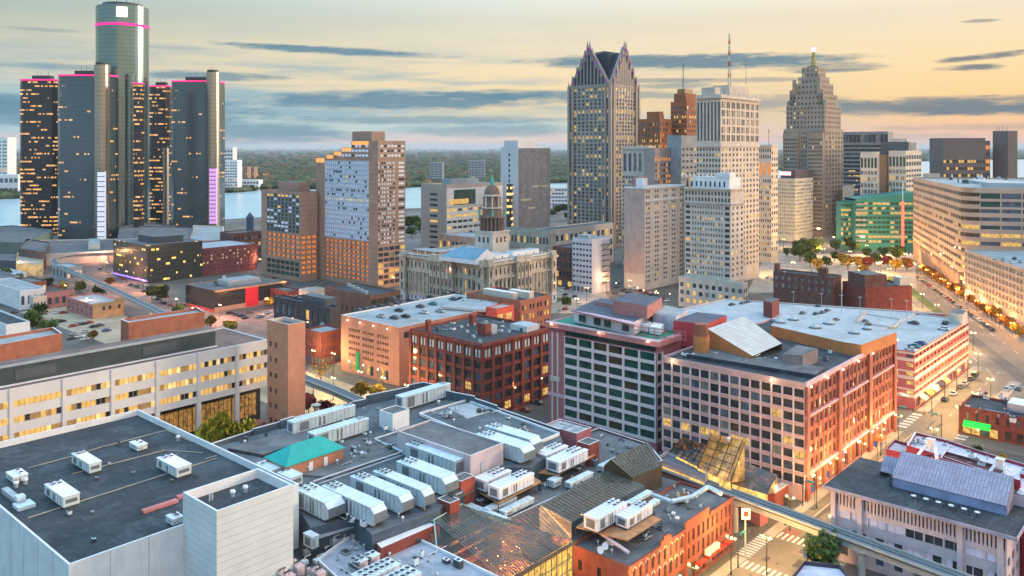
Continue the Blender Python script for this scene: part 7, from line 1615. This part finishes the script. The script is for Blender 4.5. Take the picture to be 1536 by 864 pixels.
# ------------------------------------------------------------------ trees
def tree_meshes(key, h, r, n, cols, bare=False, leaf=.32):
    rnd = random.Random(hash(key) % 1000 if isinstance(key, int) else sum(map(ord, key))); tr = MB(); BK = M('bark', (.10,.075,.055), .95, .3, 2)
    tr.cyl(0,0,.03*h,.018*h,0,h*.45,BK,7); tips = []
    for i in range(9 if not bare else 22):
        an = i*2.4; z0 = h*(.28+.02*i if not bare else .3+.02*i); l = r*rnd.uniform(.5,.95); e = (l*cos(an), l*sin(an), z0+h*rnd.uniform(.15,.4)); tr.tube((0,0,z0),e,.010*h,BK,5); tips.append(e)
        if bare:
            for k in range(4): tr.tube(e,(e[0]+rnd.uniform(-1,1),e[1]+rnd.uniform(-1,1),e[2]+rnd.uniform(.3,1.3)),.035,BK,4)
    cr = MB(); clumps = [(rnd.uniform(-.55,.55)*r, rnd.uniform(-.55,.55)*r, h*rnd.uniform(.45,.85), r*rnd.uniform(.35,.6)) for _ in range(11)]
    for i in range(n):
        cx, cy, cz, cr_ = rnd.choice(clumps); v = Vector((rnd.gauss(0,1),rnd.gauss(0,1),rnd.gauss(0,1))).normalized()*cr_*rnd.uniform(.6,1.05); p = Vector((cx,cy,cz))+v*Vector((1,1,.8)).length/1.5
        u = Vector((rnd.gauss(0,1),rnd.gauss(0,1),rnd.gauss(0,.6))).normalized(); w = u.orthogonal().normalized(); s_ = leaf*rnd.uniform(.7,1.5)
        m = cols[rnd.choice([0,0,1,2]) if len(cols) > 2 else 0]
        cr.quad([p-u*s_-w*s_*.6, p+u*s_-w*s_*.6, p+u*s_*.8+w*s_, p-u*s_*.8+w*s_*.9], m)
    return tr.mesh('trunk'), cr.mesh('crown')
LG = [M('leaf_green',(.07,.12,.025),.9,.3,.5),M('leaf_dark',(.035,.07,.02),.9,.3,.5),M('leaf_light',(.14,.18,.04),.9,.3,.5)]
LYG = [M('leaf_yellow_green',(.36,.36,.035),.9,.3,.5),M('leaf_olive',(.20,.22,.025),.9),M('leaf_yellow',(.50,.40,.04),.9)]
LY = [M('leaf_gold',(.40,.24,.03),.9,.3,.5),M('leaf_yellow'),M('leaf_amber',(.30,.14,.02),.9)]
LO = [M('leaf_orange',(.42,.13,.02),.9,.3,.5),M('leaf_amber'),M('leaf_gold')]
LR = [M('leaf_red',(.20,.03,.025),.9,.3,.5),M('leaf_wine',(.10,.02,.03),.9),M('leaf_rust',(.26,.08,.03),.9)]
TM = {'green': tree_meshes('green',9,3.6,1500,LG), 'yellow green': tree_meshes('ygreen',9,3.8,2200,LYG,leaf=.3), 'golden': tree_meshes('gold',7,2.8,1000,LY), 'orange': tree_meshes('orange',6,2.3,700,LO,leaf=.35), 'dark red': tree_meshes('red',7,3,900,LR), 'bare': tree_meshes('bare',8,3.4,40,LY,True)}
TN = {}
def tree(label, kind, px, py, hgt, z=0, group=None, name=None, sx=1):
    X,Y = P(px,py,z); base = {'green':9,'yellow green':9,'golden':7,'orange':6,'dark red':7,'bare':8}[kind]; s_ = hgt/base
    t = thing('tree', label, 'tree', (X,Y,z), random.random()*6, group); t.scale = (s_*sx,s_*sx,s_)
    put('trunk', TM[kind][0], t); put('crown', TM[kind][1], t)
for lab, k, x, y, h_, sx in [('dense yellow-green tree beside the curved lobby wall', 'yellow green', 334, 752, 22, .62), ('lower yellow-green tree right of the tall one by the curved wall', 'yellow green', 364, 748, 19.5, .66), ('small yellow-green tree left of the pair by the curved wall', 'yellow green', 312, 757, 19, .5),
        ('green street tree under the guideway at the junction', 'green', 1236, 868, 8.6, 1.1), ('bare tree on the pale street left of the pink car park', 'bare', 481, 578, 9, 1), ('thin golden tree at the foot of the pink car park', 'golden', 541, 605, 7.5, 1), ('second golden tree right of the thin one by the pink car park', 'golden', 566, 604, 6.5, 1), ('rust red tree right of the brick tower base', 'dark red', 487, 628, 6, 1.1), ('dark red tree close against the brick tower base', 'dark red', 463, 622, 7, 1),
        ('round green tree by the white workshop at the left edge', 'green', 50, 502, 11, 1), ('green tree beside the lit avenue by the black office', 'green', 242, 455, 10, 1.1), ('small green tree left of the lit avenue tree', 'green', 228, 450, 8, 1), ('green tree at the left edge near the yellow-lit car park', 'green', 8, 424, 9, 1.3), ('second green tree at the left edge', 'green', 25, 428, 7, 1.3),
        ('golden tree between the plant wall end and the black building', 'golden', 316, 495, 7, 1), ('low golden tree by the brown parapet left of the brick tower', 'golden', 345, 500, 6, 1.6), ('small green tree by the tavern pavement', 'green', 1466, 690, 4, .8), ('small golden tree by the tavern pavement', 'golden', 1504, 700, 3.6, .8)]:
    tree(lab, k, x, y, h_, sx=sx)
i = 0; rnd = random.Random(5)
PKT = [('green',1208,388,15),('green',1222,386,14),('green',1200,392,13),('dark red',1197,378,10),('green',1215,400,10),('green',1253,378,10),('golden',1262,398,9),('golden',1272,404,10),('golden',1286,403,9),('dark red',1302,404,9),('green',1275,374,10),('green',1282,380,9),('golden',1226,404,8),('green',1240,402,8),('golden',1343,408,9),('dark red',1332,402,9),('green',1350,388,10),('green',1345,392,11),('orange',1360,406,9),('green',1300,388,8),('golden',1232,414,7),('green',1180,385,7),('green',1312,398,9),('green',1325,388,9),('green',1252,392,7),('golden',1296,412,7)]
for k, x, y, h_ in sorted(PKT, key=lambda q: q[1]): tree(f'{k} tree in the lit park before the teal office, {ordn(i)} from the left', k, x, y, h_, group='trees of the lit park', sx=1.2); i += 1
for i in range(34):
    s_ = -50+i*7.6; X,Y = BG(s_, 6.5); k = rnd.choice(['orange','orange','golden','orange'])
    t = thing('tree', f'small {k} tree lit from below in the boulevard row, {ordn(i)} from the far end', 'tree', (X,Y,.2), rnd.random()*6, 'lit trees of the boulevard row'); q = rnd.uniform(.85,1.2)*(1 if k == 'orange' else .86); t.scale = (q*1.1,q*1.1,q); put('trunk', TM[k][0], t); put('crown', TM[k][1], t)
for i, (x,y,h_) in enumerate([(612,345,14),(622,342,13),(630,350,12),(617,356,10),(836,322,12),(846,320,12),(828,326,10),(852,330,9)]): tree(f'dark green riverside tree beside the tall towers, {ordn(i)} from the left', 'green', x, y, h_, group='riverside trees', sx=1.3)

# ------------------------------------------------------------------ cars
CC = {'white': (.68,.68,.68), 'silver': (.40,.42,.44), 'black': (.02,.02,.025), 'dark grey': (.08,.085,.09), 'blue': (.04,.09,.25), 'teal': (.03,.20,.22), 'red': (.35,.03,.03)}
CMS = {}
def car_mesh(col):
    if col in CMS: return CMS[col]
    pm = M('car_paint_'+col.replace(' ','_'), CC[col], .3, .03, 1, metal=.2, spec=.6); gm = glass('car_glass',(.02,.025,.03),.08); tm = M('tyre',(.02,.02,.02),.9)
    def loft(mb, secs, m):
        base = len(mb.v); n = len(secs[0])
        for s_ in secs: mb.v += s_
        k = mb.slot(m)
        for i in range(len(secs)-1):
            for j in range(n): mb.f.append((base+i*n+j, base+i*n+(j+1)%n, base+(i+1)*n+(j+1)%n, base+(i+1)*n+j)); mb.mi.append(k)
        mb.f.append(tuple(base+j for j in range(n))); mb.mi.append(k); mb.f.append(tuple(base+(len(secs)-1)*n+j for j in range(n-1,-1,-1))); mb.mi.append(k)
    def sec(x, w, z0, z1, r=.12): return [(x,-w+r,z0),(x,w-r,z0),(x,w,z0+r),(x,w,z1-r),(x,w-r,z1),(x,-w+r,z1),(x,-w,z1-r),(x,-w,z0+r)]
    b = MB(); loft(b, [sec(-2.25,.75,.4,.75),sec(-2.1,.86,.25,.92),sec(-1.4,.9,.22,1.0),sec(.6,.9,.22,.98),sec(1.5,.88,.22,.86),sec(2.1,.82,.25,.72),sec(2.25,.7,.4,.6)], pm)
    g = MB(); loft(g, [sec(-1.85,.72,.9,1.0,.04),sec(-1.15,.70,.9,1.38,.1),sec(.1,.70,.9,1.42,.1),sec(1.0,.74,.9,.98,.04)], gm)
    r = MB(); r.prism([(-1.15,-.62),(.1,-.62),(.1,.62),(-1.15,.62)],1.385,1.45,pm)
    w = MB(); w.tube((0,-.1,0),(0,.1,0),.33,tm,12); rm = MB(); rm.tube((0,-.11,0),(0,.11,0),.18,STEEL,8)
    CMS[col] = (b.mesh('body'), g.mesh('cabin'), r.mesh('roof_panel'), w.mesh('wheel'), rm.mesh('rim')); return CMS[col]
def car(label, col, X, Y, z, rz, group, parts=True):
    t = thing('parked_car', label, 'car', (X,Y,z), rz, group); b, g_, r, w, rm = car_mesh(col)
    put('body', b, t); put('cabin', g_, t); put('roof_panel', r, t)
    if parts:
        for x in (-1.35,1.35):
            for y in (-.82,.82): wo = put('wheel', w, t, (x,y,.33)); put('rim', rm, wo)
def cars(where, lst, z, group, rz=RZ, parts=True, order=True):
    if order: lst = sorted(lst, key=lambda q: q[0])
    for i, (x, y, col, *r) in enumerate(lst):
        X,Y = P(x,y,z); car(f'{col} car {where}, {ordn(i)} from the left', col, X, Y, z, (r[0] if r else rz), group, parts)
g5 = 'cars on the pink car park deck'
cars('on the white deck of the pink car park', [(537,467,'dark grey'),(547,465,'black'),(559,463,'dark grey'),(570,461,'black'),(584,459,'dark grey'),(594,457,'black'),(599,452,'dark grey'),(614,452,'black'),(626,451,'silver'),(645,447,'black'),(598,467,'black'),(571,476,'silver'),(591,478,'dark grey'),(608,476,'black'),(630,461,'dark grey'),(649,457,'teal'),(668,442,'dark grey'),(682,441,'black'),(680,450,'dark grey'),(690,450,'black'),(589,449,'dark grey'),(636,470,'white'),(660,468,'silver')], 22.0, g5, RZ+pi/2)
cars('on the banded car park roof', [(1228,461,'black'),(1224,473,'black'),(1234,471,'dark grey'),(1241,468,'dark grey'),(1204,472,'dark grey'),(1254,482,'black'),(1250,485,'silver'),(1298,484,'dark grey'),(1303,489,'black'),(1370,486,'dark grey',RZ+pi/2),(1415,495,'white',RZ+pi/2),(1381,517,'blue',RZ+1.2),(1371,521,'teal',RZ+1.2),(1366,526,'white',RZ+1.2),(1288,492,'silver'),(1319,500,'dark grey'),(1418,486,'black'),(1114,457,'dark grey'),(1122,455,'dark grey'),(1130,452,'black'),(1098,459,'black')], 19.55, 'cars on the banded car park deck')
cars('on the street past the car park shopfronts', [(1417,601,'black',RZ),(1431,592,'white',RZ),(1441,582,'dark grey',RZ),(1448,577,'silver',RZ),(1457,570,'dark grey',RZ),(1462,563,'black',RZ)], .1, 'cars on the street past the car park')
for i in range(24):
    s_ = -30+i*7.4+random.uniform(-.5,.5); X,Y = BG(s_, -1.5); col = random.choice(['black','dark grey','white','silver','dark grey','red'])
    car(f'{col} car parked along the boulevard tree row, {ordn(i)} from the far end', col, X, Y, .1, atan2(bd[1],bd[0]), 'cars along the boulevard', s_ > 60)
rnd = random.Random(21); lot = [(x, y, rnd.choice(['white','silver','dark grey','black','blue','red'])) for x, y in ((118,487),(126,487),(134,485),(141,491),(110,490),(150,489),(93,483),(60,478),(66,458),(88,459),(130,499),(138,503),(160,497),(112,502),(120,506),(128,510),(108,509),(150,470),(196,479),(73,492),(78,497))]
cars('in the parking lot above the long office', lot, .1, 'cars in the left parking lot', RZ, False)
lot = [(x, y, rnd.choice(['white','silver','dark grey','black','dark grey','red'])) for x, y in ((930,425),(938,428),(946,431),(953,434),(961,437),(969,440),(977,443),(985,446),(993,449),(1001,452),(925,432),(935,436),(943,440),(955,444),(965,448),(915,430),(922,441),(975,452))]
cars('in the crowded lot before the cream slab', lot, .1, 'cars in the lot below the cream slab', RZ, False)
lot = [(x, y, rnd.choice(['white','silver','dark grey','black','red'])) for x, y in ((440,440),(446,437),(454,437),(461,434),(848,443),(841,468),(848,465),(355,473),(362,475),(345,471),(1492,392),(1504,391),(1515,395),(1522,389),(1531,394),(1141,420),(1152,418),(1160,421))]
cars('in the middle distance', [q for q in lot if q[0] < 1490], .1, 'cars in the middle distance', RZ, False)
cars('on the beige car park roof', [q for q in lot if q[0] >= 1490 and q[0] < 1536], 30.7, 'cars on the beige car park roof', RZ, False)
cars('on the roof of the brick tavern', [(1510,586,'silver'),(1520,583,'white'),(1528,586,'dark grey')], 8.1, 'cars near the tavern', RZ)
cars('beneath the brick warehouse', [(786,617,'red'),(806,606,'dark grey')], .1, 'cars by the brick warehouse', RZ+pi/2)

# more of the left middle distance
rnd = random.Random(33)
cars('queuing on the lit avenue by the guideway', [(x_, y_, rnd.choice(['white','silver','red','dark grey','black'])) for x_, y_ in ((150,404),(163,409),(172,416),(184,419),(196,428),(205,431),(215,438),(226,441),(236,450),(246,456),(256,459),(268,468),(280,473),(180,409),(200,418),(220,429),(250,446),(275,460),(300,474),(318,482))], .1, 'cars on the lit avenue', RZ+pi/2, False)
cars('scattered around the low left yards', [(x_, y_, rnd.choice(['white','silver','red','dark grey','blue'])) for x_, y_ in ((40,462),(48,464),(58,466),(20,470),(80,430),(90,432),(75,442),(120,432),(210,492),(218,490),(226,486),(204,486),(212,482),(196,492),(95,470),(86,470))], .1, 'cars in the left yards', RZ, False)
cars('on the streets near the tall brown tower', [(x_, y_, rnd.choice(['white','silver','red','dark grey','black'])) for x_, y_ in ((382,432),(392,436),(405,442),(418,432),(430,426),(445,420),(398,425),(410,418),(425,452),(470,432),(375,470),(368,478),(390,476),(402,470))], .1, 'cars near the tall brown tower', RZ, False)
cars('on the plaza west of the slim white building', [(x_, y_, rnd.choice(['white','silver','red','dark grey','black'])) for x_, y_ in ((838,438),(850,434),(862,446),(870,458),(846,456),(892,462),(900,455),(908,448),(884,470))], .1, 'cars on the plaza', RZ, False)
for i, (lab, px, D, xl, xr, yt, w_, rf) in enumerate([('low tan shop with a pale roof between the avenue and the yards', 205, 500, 186, 222, 446, BEIGE, ROOF_LT), ('small brick store behind the white low workshop', 42, 500, 20, 70, 424, BRK_DK, ROOF_GY), ('low grey garage below the podium at the left edge', 100, 560, 78, 124, 401, GREY, ROOF_LT),
        ('brick row shop in front of the lower brown apartment wing', 432, 470, 398, 452, 437, BRK_RED, ROOF_GY), ('pale low shop beside the brick row shop', 462, 462, 448, 488, 436, CREAM, ROOF_LT), ('low dark store right of the red-panelled black building', 446, 430, 432, 470, 448, BRK_DK, ROOF_BK),
        ('low red brick store at the foot of the brown block', 395, 520, 372, 408, 418, BRK_RED, ROOF_LT), ('flat white-roofed shed among the trees at the left edge', 14, 545, -10, 40, 412, WHT, ROOF_WT)]):
    B = Bld.at('low_shop', lab, 'shop', px, D, xl, xr, ytop=yt, wall=w_, roof=rf, ymin=2)
    B.face('R', .4, max(2, B.h-1), 4, 1, ops=((.15,.8),), litf=.6, litm=W_P).face('L', .4, max(2, B.h-1), 4, 1, ops=((.3,.7),)).done()
for i, (k, x, y, h_) in enumerate([('green',18,440,8),('green',72,434,7),('golden',95,437,6),('green',120,440,7),('green',150,446,8),('golden',165,430,6),('green',268,478,7),('green',205,400,9),('golden',226,396,7),('green',178,402,8),('green',390,452,7),('golden',404,462,6),('green',345,462,7),('green',470,450,6),('green',60,480,8),('green',74,506,8),('golden',140,512,5),('green',640,432,7),('green',850,462,6),('golden',910,466,6)]): tree(f'small {k} tree among the low buildings at left and centre, {ordn(i)}', k, x, y, h_, group='small trees among the low buildings', sx=1.15)

# ------------------------------------------------------------------ street lamps, lights
POLE = M('lamp_pole', (.04,.06,.05), .5)
pm_ = MB(); pm_.cyl(0,0,.13,.09,0,7.6,POLE,8); pm_.cyl(0,0,.22,.2,0,.6,POLE,8); pm_.tube((0,0,7.4),(0,.9,7.7),.06,POLE); pm_.tube((0,0,7.4),(0,-.9,7.7),.06,POLE); pole_me = pm_.mesh('pole')
gm_ = MB()
gm_.cyl(0,0,.14,.26,7.75,8.1,GLOW_Y,8); gm_.cyl(0,0,.26,.05,8.1,8.3,POLE,8)
glob_me = gm_.mesh('lantern')
WARM = (1,.56,.14); LN = [0]
def lamp(label, X, Y, power=900, col=WARM, z=0, rz=RZ, s=1):
    t = thing('street_lamp', label, 'street lamp', (X,Y,z), rz, 'street lamps'); t.scale = (s,s,s); put('pole', pole_me, t); put('lantern', glob_me, t, (0,.9,0)); put('lantern', glob_me, t, (0,-.9,0))
    plight(t, (0,0,8.6), power, col)
for i, a_ in enumerate((-18,-2,14,30,46,62)): lamp(f'twin-headed lamp on the hotel side of the street, {ordn(i)} from the junction', *G(a_,-3.8), 1300)
for i, a_ in enumerate((-22,4,30,56)): lamp(f'twin-headed lamp across the street from the hotel, {ordn(i)} from the junction', *G(a_,-15.5), 2900)
for i, a_ in enumerate((-46,-62,-78)): lamp(f'twin-headed lamp before the corner brick shopfronts, {ordn(i)} from the junction', *G(a_,-3), 1700)
for i, a_ in enumerate((100,116,132,148,164)): lamp(f'twin-headed lamp before the banded car park shops, {ordn(i)} from the near end', *G(a_,-3.2), 1500)
for i, a_ in enumerate((84,104,126)): lamp(f'twin-headed lamp on the tavern side of the street, {ordn(i)} from the near end', *G(a_,-15.5), 3000)
for i, (x,y) in enumerate(((1262,838),(1306,800),(1150,862))): lamp(f'twin-headed lamp at the junction near the guideway, {ordn(i)}', *P(x,y), 2200)
for i in range(13): lamp(f'lamp among the boulevard trees, {ordn(i)} from the far end', *BG(-48+i*20, 4.0), 2000, (1,.42,.10), s=.8)
for i in range(8): lamp(f'lamp on the open side of the boulevard, {ordn(i)} from the far end', *BG(-50+i*34, -22), 4200, (1,.56,.18))
for i, (x,y) in enumerate(((1175,372),(1205,370),(1235,388),(1250,368),(1275,392),(1300,382),(1318,412),(1338,384),(1358,396),(1130,412),(1290,424),(1190,410),(1228,356),(1345,372))): lamp(f'glowing lamp in the lit park before the teal office, {ordn(i)}', *P(x,y), 8500, (1,.56,.18))
for i, (x,y) in enumerate(((470,555),(500,560),(500,600),(540,590),(575,600),(610,612),(470,600),(520,540))): lamp(f'lamp on the pale street beside the pink car park, {ordn(i)}', *P(x,y), 1500, (1,.68,.24))
for i, (x,y) in enumerate(((160,410),(190,425),(215,440),(240,455),(265,470),(290,485),(150,395),(330,480),(400,470),(440,455))): lamp(f'lamp along the lit avenue by the guideway, {ordn(i)} from the far end', *P(x,y), 4200, (1,.40,.22))
for i, (x,y) in enumerate(((62,452),(130,470),(98,448),(30,408),(60,402),(390,405),(455,420),(590,435),(380,385),(640,445),(850,425),(880,452),(910,440),(945,440),(985,460),(865,470),(810,600),(770,615),(800,580),(740,570))): lamp(f'lone street lamp in the middle distance, {ordn(i)}', *P(x,y), 1300, (1,.5,.2))
def flood(label, X, Y, z, power, col=(1,.72,.36), em=14):
    t = thing('flood_lamp', label, 'flood lamp', (X,Y,z), 0, 'facade flood lamps'); sphere('bulb', .22, M('flood_bulb',(1,.85,.5),emit=em,ecol=(1,.75,.4)), t, (0,0,0), 8); a = MB(); a.tube((0,0,-.6),(0,0,-.2),.06,METAL,5); a.build('bracket', t); plight(t, (0,0,-.1), power, col, .2)
for i, u_ in enumerate((38,19,1.5)): X,Y = RG.world(-2.6, u_); flood(f'bright flood lamp on the terrace edge of the rose-framed office, {ordn(i)} from the left', X, Y, 33.0, 260)
for i, u_ in enumerate((38,8.5)): X,Y = HT.world(-1.1, u_); flood(f'bright flood lamp at the left-face roof edge of the hotel, {ordn(i)} from the left', X, Y, 29.6, 330)
for i, u_ in enumerate((1,12,23,35,47,58,70)): X,Y = HT.world(u_, -1.3); flood(f'bright flood lamp along the street-face cornice of the hotel, {ordn(i)} from the corner', X, Y, 29.3, 170)
for i, u_ in enumerate((3,14,25,36,47,58,68)): X,Y = HT.world(u_, -1.2); flood(f'flood lamp above the street-level arcade of the hotel, {ordn(i)} from the corner', X, Y, 6.2, 170, em=5)
for i, u_ in enumerate((.16,.39,.62,.84)): X,Y = GPK.world(-1.2, GPK.d*u_); flood(f'wall-washing flood lamp near the top of the pink car park, {ordn(i)} from the right', X, Y, 21.2, 150, (1,.66,.36), 3)
for i, u_ in enumerate((.3,.55,.8)): X,Y = GPK.world(-1.5, GPK.d*u_); flood(f'flood lamp over the ground floor of the pink car park, {ordn(i)} from the right', X, Y, 5, 250, (1,.65,.25), 4)
for i, u_ in enumerate((.35,.62)): X,Y = DKB.world(-1.0, DKB.d*u_); flood(f'orange wall lamp on the dark brick building, {ordn(i)} from the right', X, Y, DKB.h*.55, 160, (1,.30,.05), 10)
for i, (x,y,z) in enumerate(((945,428,4),(957,431,4),(966,435,4),(985,436,4),(1005,440,4),(925,424,4))): X,Y = P(x,y,z); flood(f'lamp at the foot of the cream slab, {ordn(i)} from the left', X-.5, Y-1.5, z, 260, (1,.7,.3), 10)
for i, u_ in enumerate((8,24,40,56,72,88)): X,Y = BG(-50+u_*3, 9); flood(f'lantern in the arcade of the beige ribbon office, {ordn(i)} from the far end', X, Y, 4, 900, (1,.5,.15), 6)
X,Y = GAR.world(20,-2); flood('flood lamp over the shop awnings of the banded car park', X, Y, 4.5, 500)
X,Y = GAR.world(-1.5,3); flood('flood lamp at the corner of the banded car park', X, Y, 5.0, 500)
X,Y = TAV.world(-2.5,TAV.d-6); flood('green glow lamp beneath the tavern awning', X, Y, 3.0, 180, (.3,1,.15), 3)
for i, u_ in enumerate((4,16,28,38)): X,Y = CBB.world(u_, -1.6); flood(f'lamp over the shopfronts of the corner brick building, {ordn(i)} from the bottom edge', X, Y, 4.2, 300, (1,.55,.2), 8)
X,Y = P(1366,395); flood('red lamp among the trees at the far end of the boulevard', X, Y, 7, 9000, (1,.05,.02), 6)
X,Y = HT.world(52,-2); flood('red lamp at the hotel canopy', X, Y, 4.0, 420, (1,.2,.08), 6)
X,Y = P(705,690,23); flood('lamp on the corner of the pink plant block', X-.3, Y-.5, 24.6, 60, (1,.8,.5), 6)
b = thing('canopy', 'red orange lit canopy over the hotel pavement', 'canopy', (*HT.world(50,-.5),0), RZ); a = MB(); a.prism([(0,-2.5),(4,-2.5),(4,0),(0,0)], 2.9, 3.6, M('canopy_red',(.6,.10,.03),.6,emit=.5,ecol=(1,.15,.03))); a.build('canopy_roof', b)
for q in (.2,3.8): a = MB(); a.tube((q,-2.3,0),(q,-2.3,2.9),.06,METAL); a.build('post', b)
for i in range(5):
    b = thing('shop_awning', f'cream shop awning along the banded car park, {ordn(i)} from the left', 'awning', (*GAR.world(4+i*7,-.05),0), RZ, 'awnings of the banded car park shops'); a = MB(); mm = [CREAM,M('awning_gold',(.6,.4,.1)),CREAM,M('awning_ink',(.04,.04,.08)),M('awning_gold')][i]
    a.quad([(0,0,4.2),(5,0,4.2),(5,-2,3),(0,-2,3)],mm); a.quad([(0,-2,3),(5,-2,3),(5,-2,2.5),(0,-2,2.5)],mm); a.build('cloth', b); a = MB(); a.tube((.1,0,3),(.1,-1.95,3),.04,METAL); a.tube((4.9,0,3),(4.9,-1.95,3),.04,METAL); a.build('frame', b)
def signal(label, px, py, rz=RZ, arm=5):
    t = thing('traffic_signal', label, 'traffic signal', (*P(px,py),0), rz, 'traffic signals'); a = MB(); a.cyl(0,0,.14,.1,0,7,POLE,8); a.build('pole', t); a = MB(); a.tube((0,0,6.4),(0,arm,6.8),.08,POLE); a.build('arm', t)
    a = MB(); a.box(-.2,.2,arm-.25,arm+.25,5.9,7.0,METAL); a.cyl(0,arm,.01,.01,6,6.1,METAL,4); a.build('signal_head', t); a = MB(); a.box(-.26,-.2,arm-.14,arm+.14,6.6,6.88,M('signal_red',(1,.1,.05),emit=4,ecol=(1,.06,.03))); a.build('lens', t)
    a = MB(); a.box(-.05,.05,1.0,3.0,6.6,7.1,M('street_sign_teal',(.05,.35,.38),.6)); a.build('name_plate', t)
signal('traffic signal mast at the near corner of the hotel', 1204, 760, RZ+pi); signal('traffic signal mast beside the corner brick building', 1107, 852, RZ-pi/2); signal('traffic signal mast next to the junction tree', 1211, 838, RZ)
signal('traffic signal at the far end of the hotel block', 1345, 640, RZ+pi); signal('traffic signal near the tavern corner', 1412, 655, RZ)
for i, (x,y) in enumerate(((1211,862),(1222,760),(1245,738),(1316,690))): b = thing('banner_post', f'small blue banner on a post along the hotel street, {ordn(i)} from the bottom', 'banner', (*P(x,y),0), RZ, 'blue street banners'); a = MB(); a.tube((0,0,0),(0,0,5.4),.06,POLE); a.build('post', b); a = MB(); a.box(-.04,.04,.1,.9,3.6,5.3,M('banner_blue',(.06,.12,.40),.7)); a.build('cloth', b)
